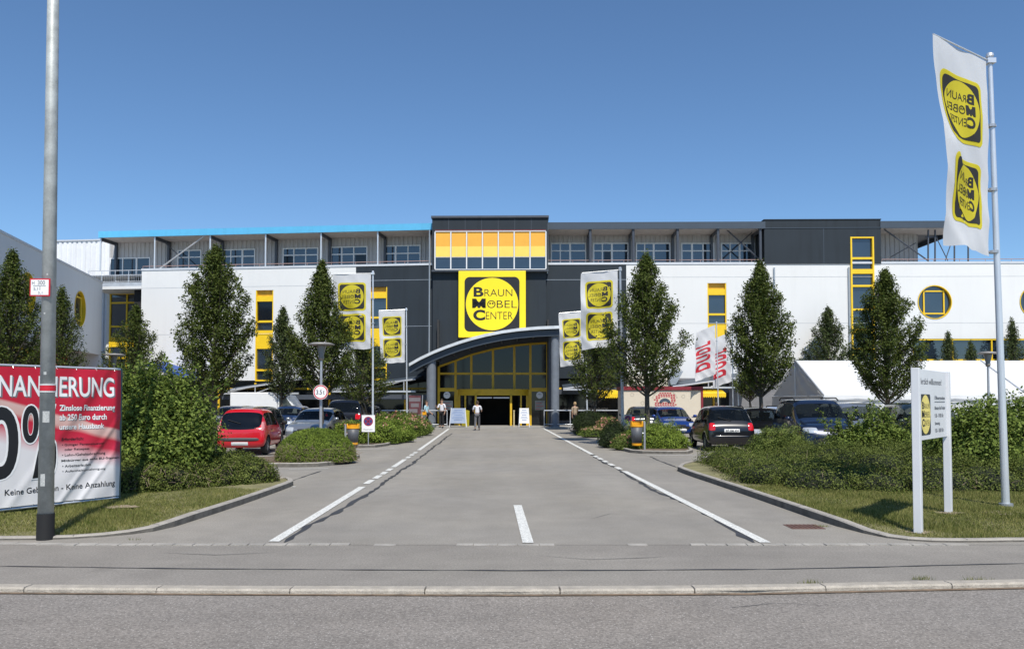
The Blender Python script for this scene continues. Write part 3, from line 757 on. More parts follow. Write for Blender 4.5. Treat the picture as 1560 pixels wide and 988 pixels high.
# round windows
def round_window(W, c, n, parent):
    cx, cz, r = c; fr = MB(); N = 48
    for k in range(N):
        t0 = 2 * math.pi * k / N; t1 = 2 * math.pi * (k + 1) / N
        q = [(cx + rr * math.cos(t), nn, cz + rr * math.sin(t)) for t in (t0, t1) for rr, nn in ((r * .955, n + .03), (r, n + .03), (r * .955, n - .22), (r, n - .22))]
        P = [W.P(*x) for x in q]
        fr.add(P, [(0, 1, 5, 4), (0, 4, 6, 2)], 0)
    h = r * .62
    for x0, x1, z0, z1 in ((-h, h, h, h + .08), (-h, h, -h - .08, -h), (-h, -h + .08, -h, h), (h - .08, h, -h, h)):
        fr.box(cx + x0, cx + x1, n - .19, n - .10, cz + z0, cz + z1, 0, W.T)
    f = fr.build('window', 'yellow', parent, world=True)
    gl = MB(); pts = [W.P(cx + r * .95 * math.cos(2 * math.pi * k / N), n - .17, cz + r * .95 * math.sin(2 * math.pi * k / N)) for k in range(N)]
    gl.add(pts, [tuple(range(N))]); Bd(gl, 'pane', 'glass', f)
for c in (round1, round2, round3): round_window(WR, c, 0, store)
# ribbon window right
fr = MB(); gl = MB(); a0, a1, z0, z1 = rib
fr.box(a0, a1, -.2, -.02, z1 - .09, z1, 0, WR.T); fr.box(a0, a1, -.2, -.02, z0, z0 + .09, 0, WR.T)
x = a0
while x < a1: fr.box(x, x + .08, -.2, -.04, z0 + .09, z1 - .09, 0, WR.T); x += 2.42
f = Bd(fr, 'window', 'yellow'); gl.box(a0, a1, -.2, -.14, z0, z1, 0, WR.T); Bd(gl, 'pane', 'glass', f)
# white-framed windows of the top floor
def twin(W, px0, px1, py0, py1, cols, trans, opened=(), door=()):
    """cols: relative widths of the lights; trans: relative height of the transom light"""
    a0, zt = W.sz(px0, py0, NB); a1, zb = W.sz(px1, py1, NB); zb = max(zb, ZP - .1)
    fr = MB(); gl = MB(); n = NB + .05; fw = .075; tot = sum(cols)
    fr.box(a0, a1, NB - .02, n, zt - fw, zt, 0, W.T); fr.box(a0, a1, NB - .02, n, zb, zb + fw, 0, W.T)
    x = a0
    fr.box(a0, a0 + fw, NB - .02, n + .01, zb, zt, 0, W.T)
    for i, c in enumerate(cols):
        xn = x + (a1 - a0) * c / tot
        wd = fw * (1.6 if i in door else 1)
        fr.box(xn - wd, xn, NB - .02, n + .01, zb, zt, 0, W.T)
        if trans:
            zm = zt - (zt - zb) * trans; fr.box(x, xn, NB - .02, n + .005, zm - fw / 2, zm + fw / 2, 0, W.T)
        if i in opened:
            zm = zt - (zt - zb) * (trans or 0); gl.box(x + fw, xn - wd, NB + .021, NB + .03, zb + fw, zm, 1, W.T)
        x = xn
    gl.box(a0 + .01, a1 - .01, NB - .01, NB + .02, zb + .01, zt - .01, 0, W.T)
    f = Bd(fr, 'window', 'frame'); Bd(gl, 'pane', ['glass', 'glassb'], f)
twin(WL_, 168, 229, 393, 428, (1, 1.05, .95), 0, door=(1,))
twin(WL_, 271, 307, 381, 410, (1, 1), .38); twin(WL_, 335, 389, 380, 410, (1, 1, 1), .36, door=(1,))
twin(WL_, 431, 485, 378, 408, (1, 1, 1), .36, (0,)); twin(WL_, 504, 560, 376, 408, (1, 1, 1.1), .36, (2,)); twin(WL_, 586, 641, 374, 408, (1, 1, 1), .36, door=(0,))
for x0, x1, cols, op, dr in ((839, 893, (1, 1, 1.5), (), (1,)), (903.5, 957.5, (1, 1, 1.6), (1,), (1,)), (968.5, 1021.5, (1, 1, 1.7), (), (1,)), (1037.5, 1088, (1.1, 1, 1), (), (0,)), (1098, 1150.5, (1, 1, 1.5), (), (1,))):
    twin(WR, x0, x1, 370, 404, cols, .36, op, dr)
# ---- tower
nT = .35
tz1 = zat(WR, 745, 332, nT + .3); t0, t1 = aat(WR, 657.5, nT + .3), aat(WR, 835, nT + .3)
mb = MB(); zc = zat(WR, 745, 411, .65)
mb.box(t0, t1, -6, .65, zc, tz1, 0, WR.T)
mb.box(t0 + .02, aat(WR, 832, nT), -.4, nT, 4.6, zc, 0, WR.T)
mb.box(t0 + .02, t0 + .5, -.4, nT, -.1, 4.6, 0, WR.T); mb.box(aat(WR, 834, nT) - .1, aat(WR, 834, nT) + .0, -.4, nT, -.1, 4.6, 0, WR.T)
Bd(mb, 'entrance_tower', 'dark')
mb = MB(); mb.box(t0 - .06, t1 + .06, -6, .76, tz1, tz1 + .13, 0, WR.T); mb.box(t0 - .02, t1 + .04, .0, .70, zc - .1, zc, 0, WR.T)
for k in range(1, 7): x = t0 + (t1 - t0) * k / 7; mb.box(x - .012, x + .012, .65, .657, zc + .1, tz1, 0, WR.T)
Bd(mb, 'cornice', 'dsteel')
mb = MB(); bl = MB(); gl = MB(); x0, x1 = aat(WR, 662, .72), aat(WR, 832, .72)
za, zb_, zm, zt = zat(WR, 745, 409.5, .7), zat(WR, 745, 391, .7), zat(WR, 745, 375, .7), zat(WR, 745, 353, .7)
mb.box(x0, x1, .651, .74, za - .05, za, 0, WR.T); mb.box(x0, x1, .651, .76, zt, zt + .07, 0, WR.T)
for k in range(8):
    x = x0 + (x1 - x0) * k / 7; mb.box(x - .035, x + .035, .651, .75, za, zt, 0, WR.T)
    if k < 7:
        xn = x0 + (x1 - x0) * (k + 1) / 7
        bl.box(x + .05, xn - .05, .66, .70, zb_, zm, 1, WR.T); bl.box(x + .05, xn - .05, .66, .70, zm, zt, 0, WR.T); bl.box(x + .05, xn - .05, .66, .72, zb_ - .05, zb_, 2, WR.T)
        gl.box(x + .035, xn - .035, .655, .668, za, zb_ - .05, 0, WR.T)
f = Bd(mb, 'window_band', 'frame'); Bd(bl, 'blind', ['orange', 'lyellow', 'steel'], f); Bd(gl, 'pane', 'glass', f)
mb = MB(); mb.box(x0, x1, .651, .78, zt + .07, zt + .10, 0, WR.T); Bd(mb, 'blind_housing', mat('maroon trim', (.28, .03, .03), .5))
# downpipe
mb = MB(); mb.tube(WL_.P(-.12, .08, 1), WL_.P(-.12, .08, ZF1), .05, n=6); mb.tube(WR.P(aat(WR, 1181), .08, 7), WR.P(aat(WR, 1181), .08, 9.9), .05, n=6)
mb.tube(WR.P(aat(WR, 1295), .08, 3), WR.P(aat(WR, 1295), .08, 9.9), .05, n=6); mb.tube(WR.P(aat(WR, 834), .42, zc - .2), WR.P(aat(WR, 834), .42, tz1), .04, n=6)
Bd(mb, 'downpipe', 'tin')
# ---- arched entrance canopy
arc_px = [(623, 553), (640, 543.5), (660, 534), (680, 526), (700, 519), (720, 513), (740, 508), (765, 503), (790, 499.6), (820, 497), (856, 495.5)]
YC = 46.4
arc = [(at(x, y, YC).x, at(x, y, YC).z) for x, y in arc_px]
def arcz(x):
    for (a, za), (b, zb2) in zip(arc, arc[1:]):
        if x <= b or (b, zb2) == arc[-1]: return za + (zb2 - za) * (x - a) / (b - a)
mb = MB()
for (a, za), (b, zb2) in zip(arc, arc[1:]):
    for y0, y1, t, off, mi in ((YC, YC + .10, .17, 0, 0), (YC + .10, 50.75, .10, -.02, 1), (YC + .25, YC + .42, .36, -.20, 2)):
        mb.add([(a, y0, za + off), (b, y0, zb2 + off), (b, y1, zb2 + off), (a, y1, za + off), (a, y0, za + off - t), (b, y0, zb2 + off - t), (b, y1, zb2 + off - t), (a, y1, za + off - t)],
               [(0, 1, 2, 3), (4, 7, 6, 5), (0, 4, 5, 1), (3, 2, 6, 7), (0, 3, 7, 4), (1, 5, 6, 2)], mi)
cn = Bd(mb, 'entrance_canopy', [mat('canopy edge', (.60, .63, .66), .45, .1), 'soffit', 'dark2'])
mb = MB()
for k, y in enumerate((YC + .75, YC + 1.25, YC + 1.8, YC + 2.4, YC + 3.0, YC + 3.6)):
    for (a, za), (b, zb2) in zip(arc, arc[1:]):
        mb.add([(a, y, za - .12), (b, y, zb2 - .12), (b, y + .12, zb2 - .12), (a, y + .12, za - .12), (a, y, za - .36), (b, y, zb2 - .36), (b, y + .12, zb2 - .36), (a, y + .12, za - .36)],
               [(0, 1, 2, 3), (4, 7, 6, 5), (0, 4, 5, 1), (3, 2, 6, 7)], 0)
x = arc[0][0] + .5
while x < arc[-1][0]:
    z = arcz(x); mb.box(x - .05, x + .05, YC + .4, 50.7, z - .50, z - .37, 0); x += .95
mb.build('canopy_rib', 'dsteel', cn, world=True)
for x, y, r in ((at(657, 600, 47).x, 47.0, .27), (at(845.5, 600, 47).x, 47.0, .24)):
    mb = MB(); z = arcz(x) - .3; mb.tube((x, y, .05), (x, y, z), r, n=20); mb.tube((x, y, .09), (x, y, .25), r + .03, n=20); Bd(mb, 'canopy_column', mat('grey column paint', (.15, .17, .20), .5), smooth=False)
mb = MB(); xw = at(834.5, 600, 49).x
mb.box(xw, xw + .14, 47.6, 50.7, .05, 5.6); mb.box(xw + .02, xw + .7, 50.3, 50.68, .05, 5.7); mb.box(at(650, 600, 49).x, at(650, 600, 49).x + .5, 49.9, 50.7, .05, 4.2)
Bd(mb, 'portal_side_wall', 'dsteel')
# glazing
YG = 50.0; ax = lambda px: at(px, 600, YG).x; az_ = lambda py: at(750, py, YG).z
gtop = [(668.5, 558), (694, 549), (718, 540), (751, 531.5), (783.5, 526), (808, 523.5), (834, 522)]
fr = MB(); gl = MB()
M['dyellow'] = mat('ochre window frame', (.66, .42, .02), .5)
gx = [ax(p) for p, _ in gtop]; gz = [min(az_(y), arcz(ax(p)) - .30) for p, y in gtop]
for i, x in enumerate(gx):
    zb0 = .05 if i in (0, 1, 5, 6) else az_(592); fr.box(x - .07, x + .07, YG - .08, YG + .08, zb0, gz[i])
fr.box(gx[0], gx[-1], YG - .075, YG + .075, az_(570.5), az_(567.2)); 
for a, b in ((0, 1), (5, 6)): fr.box(gx[a] + .07, gx[b] - .07, YG - .07, YG + .07, az_(596), az_(590.5))
for i in range(6):
    a, b = gx[i], gx[i + 1]
    fr.add([(a, YG - .06, gz[i] - .08), (b, YG - .06, gz[i + 1] - .08), (b, YG - .06, gz[i + 1] + .05), (a, YG - .06, gz[i] + .05)], [(0, 1, 2, 3)])
    lo = .05 if i in (0, 5) else az_(593)
    gl.add([(a, YG, lo), (b, YG, lo), (b, YG, gz[i + 1]), (a, YG, gz[i])], [(0, 1, 2, 3)])
    fr.add([(a, YG + .03, gz[i]), (b, YG + .03, gz[i + 1]), (b, YG + .03, arcz(b) - .06), (a, YG + .03, arcz(a) - .06)], [(0, 1, 2, 3)], 1)
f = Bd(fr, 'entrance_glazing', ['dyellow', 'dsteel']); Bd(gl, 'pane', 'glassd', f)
# rotunda door
fr = MB(); cxd = ax(751.5); rd = (ax(806) - ax(697)) / 2; N = 24; yb = YG + .02
def rp(t, r=rd): return (cxd - r * math.cos(t), yb - .55 * r * math.sin(t) * .55)
zh0, zh1 = az_(602), az_(592.5)
for k in range(N):
    a, b = rp(math.pi * k / N), rp(math.pi * (k + 1) / N); a2, b2 = rp(math.pi * k / N, rd - .12), rp(math.pi * (k + 1) / N, rd - .12)
    fr.add([(*a, zh0), (*b, zh0), (*b, zh1), (*a, zh1), (*a2, zh0), (*b2, zh0), (cxd, yb, zh1)], [(0, 1, 2, 3), (0, 4, 5, 1), (3, 2, 6)])
for k in (0, 1, 2, 5, 19, 22, 23, 24):
    x, y = rp(math.pi * k / N, rd - .06); fr.box(x - .05, x + .05, y - .05, y + .05, .05, zh0)
fr.box(ax(695), ax(705), yb - .12, yb + .05, .05, zh1 - .02); fr.box(ax(799), ax(808), yb - .12, yb + .05, .05, zh1 - .02)
fr.box(ax(724), ax(727), yb - .7, yb - .6, .05, zh0); fr.box(ax(777), ax(780), yb - .7, yb - .6, .05, zh0)
door = Bd(fr, 'revolving_door', 'dyellow')
gl = MB()
for k0, k1 in ((2, 8), (18, 22)):
    for k in range(k0, k1):
        a, b = rp(math.pi * k / N, rd - .06), rp(math.pi * (k + 1) / N, rd - .06)
        gl.add([(*a, .1), (*b, .1), (*b, zh0), (*a, zh0)], [(0, 1, 2, 3)])
Bd(gl, 'pane', 'glassd', door)
mb = MB(); mb.box(ax(727), ax(750), yb - .66, yb - .6, az_(606.5), az_(604.6)); mb.box(ax(752), ax(776), yb - .66, yb - .6, az_(606.5), az_(604.6)); mb.build('door_track', 'frame', door, world=True)
# interior behind the entrance
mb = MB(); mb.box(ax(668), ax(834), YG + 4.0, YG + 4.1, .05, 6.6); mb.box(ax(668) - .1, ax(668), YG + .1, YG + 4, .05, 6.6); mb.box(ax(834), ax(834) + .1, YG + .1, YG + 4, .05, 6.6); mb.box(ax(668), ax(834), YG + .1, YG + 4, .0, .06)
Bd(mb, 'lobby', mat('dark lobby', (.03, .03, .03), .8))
# stickers and posters on the glazing
fl = Flat(); mb = MB()
for cx, tx in ((681, 682.5), (822, 822.5)):
    x = ax(cx); z = az_(601.5)
    fl.disc(x, z, .21, .21, 0, 0, 24); fl.text('NEU', x - .10, z + .02, x + .10, z + .09, 2, 1, .01)
    x0, x1 = ax(tx - 7.5), ax(tx + 7.5); z0, z1 = az_(624), az_(610)
    fl.rect(x0, z0, x1, z1, 1, 0)
    for k in range(6): fl.rect(x0 + .06, z1 - .09 - k * .085, x1 - .08 - .1 * (k % 3), z1 - .06 - k * .085, 2 if k % 2 == 0 else 3, 1)
fl.put(mb, lambda u, v, l: (u, YG - .07 - l * .003, v))
Bd(mb, 'window_sticker', ['pwhite', mat('grey poster', (.42, .42, .38), .6), 'pgrey', 'red'])
# ---- shop fronts beside the entrance and truss canopies
def shopfront(W, a0, a1, nf, step):
    fr = MB(); gl = MB(); n = nf
    gl.box(a0, a1, n, n + .04, .1, 2.85, 0, W.T)
    x = a0
    while x < a1: fr.box(x - .06, x + .06, n + .04, n + .12, .1, 2.75, 0, W.T); x += step
    fr.box(a0, a1, n + .04, n + .13, 2.3, 2.42, 0, W.T); fr.box(a0, a1, n + .045, n + .10, .05, .35, 1, W.T)
    f = Bd(fr, 'shop_window', ['dyellow', 'dsteel']); Bd(gl, 'pane', 'glassd', f)
shopfront(WL_, aat(WL_, 335), -.2, .05, 2.45)
shopfront(WR, d0 + .6, aat(WR, 1110), .05, 2.45)
def trusscanopy(W, a0, a1, n1, zl0, zl1, zb):
    """a0..a1 along, front at n1, top chord rises zl0 -> zl1, bottom chord at zb"""
    mb = MB()
    mb.add([W.P(a0, n1, zl0), W.P(a1, n1, zl1), W.P(a1, .02, zl1 + .25), W.P(a0, .02, zl0 + .25), W.P(a0, n1, zl0 + .05), W.P(a1, n1, zl1 + .05), W.P(a1, .02, zl1 + .30), W.P(a0, .02, zl0 + .30)],
           [(0, 3, 2, 1), (4, 5, 6, 7), (0, 1, 5, 4), (1, 2, 6, 5), (3, 0, 4, 7)], 1)
    mb.box(a0, a1, n1 - .06, n1 + .04, zb - .05, zb + .05, 0, W.T)
    mb.tube(W.P(a0, n1, zl0), W.P(a1, n1, zl1), .05, n=6)
    k = int((a1 - a0) / 2.4)
    for i in range(1, k + 1):
        x = a0 + (a1 - a0) * i / (k + .3); z = zl0 + (zl1 - zl0) * (x - a0) / (a1 - a0)
        mb.tube(W.P(x, n1, zb), W.P(x, n1, z), .035, n=6)
        xp = a0 + (a1 - a0) * (i - 1) / (k + .3); mb.tube(W.P(xp, n1, zb if i % 2 else zb), W.P(x, n1, z), .03, n=6)
    for i in range(3):
        x = a0 + (a1 - a0) * (.15 + .35 * i); mb.tube(W.P(x, .02, zb + .1), W.P(x, n1, zb), .03, n=5)
    Bd(mb, 'glass_canopy', ['pole', 'dark2'])
trusscanopy(WL_, aat(WL_, 338, 2), aat(WL_, 455, 2), 2.0, zat(WL_, 338, 596, 2), zat(WL_, 455, 578, 2), zat(WL_, 400, 599, 2))
trusscanopy(WL_, aat(WL_, 498, 2), aat(WL_, 633, 2), 2.0, zat(WL_, 498, 594, 2), zat(WL_, 633, 577.5, 2), zat(WL_, 560, 596, 2))
trusscanopy(WR, aat(WR, 858, 2), aat(WR, 905, 2), 2.0, zat(WR, 858, 592, 2), zat(WR, 905, 586, 2), zat(WR, 880, 593, 2))
trusscanopy(WR, aat(WR, 1025, 2), aat(WR, 1150, 2), 2.0, zat(WR, 1025, 589, 2), zat(WR, 1150, 572, 2), zat(WR, 1090, 590, 2))
# small triangular skylight and pale upstand over the kiosk
mb = MB(); a = [WR.sz(px, py, 1.6) for px, py in ((1019, 569), (1041, 565), (1030, 585), (1022, 586))]
mb.add([WR.P(p[0], 1.6, p[1]) for p in a] + [WR.P(p[0], .1, p[1] + .2) for p in a], [(0, 1, 2, 3), (0, 4, 5, 1), (1, 5, 6, 2), (4, 7, 6, 5), (0, 3, 7, 4)]); Bd(mb, 'skylight', 'tin')
mb = MB(); WR.boxp(mb, 955, 571, 1020, 588, 1.3, .02); Bd(mb, 'canopy_upstand', mat('cream upstand', (.62, .57, .47), .7))
mb = MB(); WR.boxp(mb, 912, 590, 1110, 597.5, 1.2, .05); WR.boxp(mb, 836, 593, 912, 600, .9, .05); WL_.boxp(mb, 338, 601, 650, 608, 1.6, .05); Bd(mb, 'canopy_beam', 'dsteel')
def awning(px0, px1, py0, py1):
    mb = MB(); a0, z1 = WR.sz(px0, py0, 1.9); a1, z0 = WR.sz(px1, py1, 2.6)
    N = 12
    mb.add([WR.P(a0, 1.25, z1 + .1), WR.P(a1, 1.25, z1 + .1), WR.P(a1, 2.6, z0 + .20), WR.P(a0, 2.6, z0 + .20)], [(0, 1, 2, 3)])
    for k in range(N):
        x = a0 + (a1 - a0) * k / N; xn = a0 + (a1 - a0) * (k + 1) / N; xm = (x + xn) / 2
        mb.add([WR.P(x, 2.6, z0 + .2), WR.P(xn, 2.6, z0 + .2), WR.P(xn, 2.6, z0 + .02), WR.P(xm, 2.6, z0 - .06), WR.P(x, 2.6, z0 + .02)], [(0, 1, 2, 3, 4)])
    Bd(mb, 'awning', 'yellow')
awning(910, 950, 596, 605); awning(1064, 1106, 594, 604)
# recessed bay on the left with balcony
mb = MB(); r0, r1 = aat(WL_, 154, -1.2), lx0
fr = MB(); gl = MB(); bz = zat(WL_, 190, 440, 0); zt_ = zat(WL_, 190, 447, -2.2)
mb.box(r0 - .5, r1, -3.2, -2.4, 0, bz, 0, WL_.T); 
mb.box(r0 - .3, r1 - .01, -2.4, .0, bz, bz + .18, 0, WL_.T); Bd(mb, 'recess_wall', 'white')
mb = MB(); mb.box(r0 - .3, r1 - .01, -.05, -.01, bz + .18, zat(WL_, 190, 430, 0), 0, WL_.T); Bd(mb, 'balcony_front', mat('grey balcony front', (.40, .43, .47), .6))
bx0, bx1 = aat(WL_, 167, -2.4), r1
gl.box(bx0, bx1, -2.4, -2.36, .2, zt_, 0, WL_.T)
x = bx0; 
for i in range(4): fr.box(bx0 + (bx1 - bx0) * i / 3 - .05, bx0 + (bx1 - bx0) * i / 3 + .05, -2.4, -2.28, .2, zt_, 0, WL_.T)
for py in (447, 461, 497, 515, 522, 545): z = zat(WL_, 190, py, -2.3); fr.box(bx0, bx1, -2.4, -2.29, z - .06, z + .06, 0, WL_.T)
fr.box(bx0, bx1, -2.35, -2.3, zat(WL_, 190, 528, -2.3), zat(WL_, 190, 516, -2.3), 0, WL_.T)
f = Bd(fr, 'window', 'yellow'); Bd(gl, 'pane', 'glass', f)
mb = MB(); zt2 = zat(WL_, 190, 411.5, 0)
for z in (zt2, zat(WL_, 190, 418.5), zat(WL_, 190, 428.5)): mb.tube(WL_.P(r0 - .3, -.06, z), WL_.P(r1, -.06, z), .025, n=6)
for i in range(5): x = r0 - .3 + (r1 - r0 + .3) * i / 4; mb.tube(WL_.P(x, -.06, zat(WL_, 190, 430)), WL_.P(x, -.06, zt2), .02, n=6)
for i in range(30): x = r0 - .3 + (r1 - r0 + .3) * i / 30; mb.tube(WL_.P(x, -.06, zat(WL_, 190, 428.5)), WL_.P(x, -.06, zat(WL_, 190, 418.5)), .008, n=4)
Bd(mb, 'balcony_railing', 'pole')

# ---- sign board on the tower
sg = empty('store_sign', (0, 50.5, 7), 0, 'large square yellow sign with black corners and yellow disc above the entrance', 'sign')
ns = .75
a0, z1 = WR.sz(698.5, 412.5, ns); a1, z0 = WR.sz(801, 513.5, ns)
mb = MB(); mb.box(a0, a1, nT + .01, ns, z0, z1, 0, WR.T); mb.build('panel', 'signy', sg, world=True, bevel=.02)
fl = Flat(); logo(fl, (a0 + a1) / 2, (z0 + z1) / 2, (a1 - a0), 1, 0, 0, border=False); mb = MB()
fl.put(mb, lambda u, v, l: WR.P(u, ns + .004 + .004 * l, v)); mb.build('lettering', ['signy', 'black'], sg, world=True)

# ---- far white corrugated block
bk = empty('warehouse', (0, 60, 0), 0, 'white corrugated warehouse block showing above the left wing roof', 'building')
WB = Wing((at(82, 400, 60).x, 60.0), -.11); mb = MB(); b1_ = WB.sz(168, 400)[0]; zt3 = WB.sz(120, 367)[1]
corrug(WB, mb, 0, b1_ + 6, 0, 0, zt3, .38, .06); mb.build('wall', 'corrw', bk, world=True)
mb = MB(); mb.box(-.05, b1_ + 6, -9, .06, zt3, zt3 + .10, 0, WB.T); mb.box(0, .05, -9, -.05, 0, zt3, 0, WB.T); mb.build('roof', 'coping', bk, world=True)

# ---- left wing building running towards the street
A = at(155, 500, 52.6); Bp = at(0, 500, 36.8)
dv = (Vector((A.x, A.y)) - Vector((Bp.x, Bp.y))).normalized(); far = Vector((A.x, A.y)); near = far - dv * 30
ang = math.atan2(dv.y, dv.x)
WW = Wing((near.x, near.y), ang)   # normal = (sin, -cos): to the right of the walking direction
wing = empty('showroom_wing', (near.x, near.y, 0), 0, 'white showroom wing with round yellow windows at the left edge, running toward the store', 'building')
zW = 9.2; LWg = 30.0
def onwing(px, py):
    r_ = ray(px, py); P = Vector((near.x, near.y, 0)); e = Vector((0, 0, EYE)); t = (P - e).dot(WW.n) / r_.dot(WW.n); q = e + r_ * t
    return (q - P).dot(WW.d), q.z
c1 = (*onwing(122, 470), 1.05); c2 = (*onwing(42, 447), 1.05); c0 = (c2[0] - 6.2, c2[1], 1.05)
if c0[0] < 2: c0 = None
mb = MB(); zlow = onwing(140, 538)[1]
wallsheet(WW, mb, 0, LWg, zlow, zW, [], 0, circles=[c for c in (c1, c2, c0) if c])
mb.add([WW.P(0, 0, zlow), WW.P(LWg, 0, zlow), WW.P(LWg, -2.0, zlow), WW.P(0, -2.0, zlow)], [(0, 1, 2, 3)])
mb.box(LWg - .4, LWg, -3, -.01, 0, zlow - .01, 0, WW.T)
mb.add([WW.P(0, 0, zlow), WW.P(0, -14, zlow), WW.P(0, -14, zW), WW.P(0, 0, zW)], [(0, 1, 2, 3)]); mb.add([WW.P(LWg, 0, 0), WW.P(LWg, -14, 0), WW.P(LWg, -14, zW), WW.P(LWg, 0, zW)], [(0, 1, 2, 3)])
mb.build('white_wall', 'white', wing, world=True)
mb = MB(); mb.box(-.05, LWg + .05, -14, .04, zW, zW + .12, 0, WW.T); mb.build('roof', 'coping', wing, world=True)
for c in (c1, c2, c0):
    if c: round_window(WW, c, 0, wing)
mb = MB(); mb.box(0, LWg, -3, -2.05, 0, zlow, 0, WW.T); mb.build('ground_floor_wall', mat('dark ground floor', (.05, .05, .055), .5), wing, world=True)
fr = MB(); gl = MB()
for i in range(12): x = 1 + i * 2.4; fr.box(x, x + .1, -2.05, -1.95, .1, zlow - .1, 0, WW.T)
fr.box(0, LWg, -2.05, -1.96, zlow - .3, zlow - .05, 0, WW.T); f = fr.build('shop_window', 'yellow', wing, world=True)
gl.box(0, LWg, -2.045, -2.0, .2, zlow - .3, 0, WW.T); Bd(gl, 'pane', 'glass', f)
q0 = onwing(113, 540)[0]; mb = MB(); mb.box(q0, q0 + 3.6, -1.5, -1.42, 1.0, zlow - .15, 0, WW.T)
for k in range(6): mb.box(q0 + .4, q0 + 2.6 - .3 * (k % 2), -1.42, -1.41, 2.6 + k * .3, 2.75 + k * .3, 1, WW.T)
mb.build('red_poster', ['red', mat('dull red print', (.25, .01, .015), .5)], wing, world=True)
# ================================================================== CARS
def carpaint(name, col, metal=.35, rough=.28):
    m = mat('car paint ' + name, col, rough, metal, noise=.02, coat=.8); return m
M['cglass'] = mat('car window glass', (.010, .013, .016), .03, noise=.1, ior=1.55)
_n = M['cglass'].node_tree; _t = _n.nodes.new('ShaderNodeBsdfTransparent'); _t.inputs[0].default_value = (.50, .54, .52, 1); _m = _n.nodes.new('ShaderNodeMixShader'); _m.inputs[0].default_value = .62
_n.links.new(_n.nodes['Principled BSDF'].outputs[0], _m.inputs[1]); _n.links.new(_t.outputs[0], _m.inputs[2]); _n.links.new(_m.outputs[0], _n.nodes['Material Output'].inputs[0])
M['seat'] = mat('car seat cloth', (.035, .035, .04), .9)
M['tyre'] = mat('tyre rubber', (.014, .014, .014), .85, bump=.2)
M['rim'] = mat('alloy rim', (.45, .46, .48), .3, .7)
M['rlamp'] = mat('red tail lamp', (.55, .01, .015), .12, coat=.6)
M['wlamp'] = mat('clear head lamp', (.62, .65, .68), .08, .4, coat=.8)
M['clamp'] = mat('pale red lamp', (.62, .25, .25), .1, coat=.8)
M['arch'] = mat('wheel arch black', (.006, .006, .006), .9)
M['plate'] = mat('number plate white', (.72, .72, .70), .4)
M['pblue'] = mat('plate blue', (.02, .06, .35), .4)
SH = dict(
 # L, W, H, belt, hood, bonnet length, screen run, tail run, roof rear inset
 mini=dict(L=3.44, W=1.63, H=1.47, belt=.90, hood=.86, cowl=.78, roofF=1.30, tail=.12, roofR=.42, wb=2.34, r=.29, fr=.62),
 small=dict(L=3.72, W=1.66, H=1.54, belt=.95, hood=.90, cowl=.85, roofF=1.42, tail=.10, roofR=.55, wb=2.43, r=.30, fr=.64),
 hatch=dict(L=4.05, W=1.72, H=1.46, belt=.94, hood=.86, cowl=1.02, roofF=1.72, tail=.12, roofR=.62, wb=2.55, r=.31, fr=.68),
 sedan=dict(L=4.45, W=1.75, H=1.42, belt=.92, hood=.84, cowl=1.12, roofF=1.85, tail=.55, roofR=1.15, wb=2.65, r=.32, fr=.66, deck=.98),
 estate=dict(L=4.6, W=1.77, H=1.47, belt=.94, hood=.85, cowl=1.12, roofF=1.85, tail=.10, roofR=.50, wb=2.68, r=.32, fr=.68),
 suv=dict(L=4.6, W=1.88, H=1.78, belt=1.08, hood=1.04, cowl=1.15, roofF=1.78, tail=.06, roofR=.35, wb=2.7, r=.36, fr=.80),
 mpv=dict(L=4.5, W=1.82, H=1.66, belt=1.02, hood=.96, cowl=.85, roofF=1.75, tail=.08, roofR=.40, wb=2.7, r=.32, fr=.74),
)
def drape(bvh, c, u, v, d, w, h, nu=8, nv=5, rnd=True, off=.012):
    """a patch lying on the body: centre c, spanned by u, v, shot along d"""
    vs = []; fs = []; c = Vector(c); u = Vector(u); v = Vector(v); d = Vector(d).normalized(); last = None
    for j in range(nv + 1):
        for i in range(nu + 1):
            a, b = (i / nu * 2 - 1), (j / nv * 2 - 1)
            if rnd:
                k = .12; aa = a * (1 - k * b * b); bb = b * (1 - k * a * a)
            else: aa, bb = a, b
            p = c + u * (aa * w / 2) + v * (bb * h / 2)
            hit = bvh.ray_cast(p - d * 1.2, d, 2.4)
            q = hit[0] if hit[0] is not None else (last if last is not None else p)
            last = q; e = off * (1 - .7 * max(abs(a), abs(b)) ** 6)
            vs.append(q - d * e)
    for j in range(nv):
        for i in range(nu):
            k = j * (nu + 1) + i; fs.append((k, k + 1, k + nu + 2, k + nu + 1))
    return vs, fs
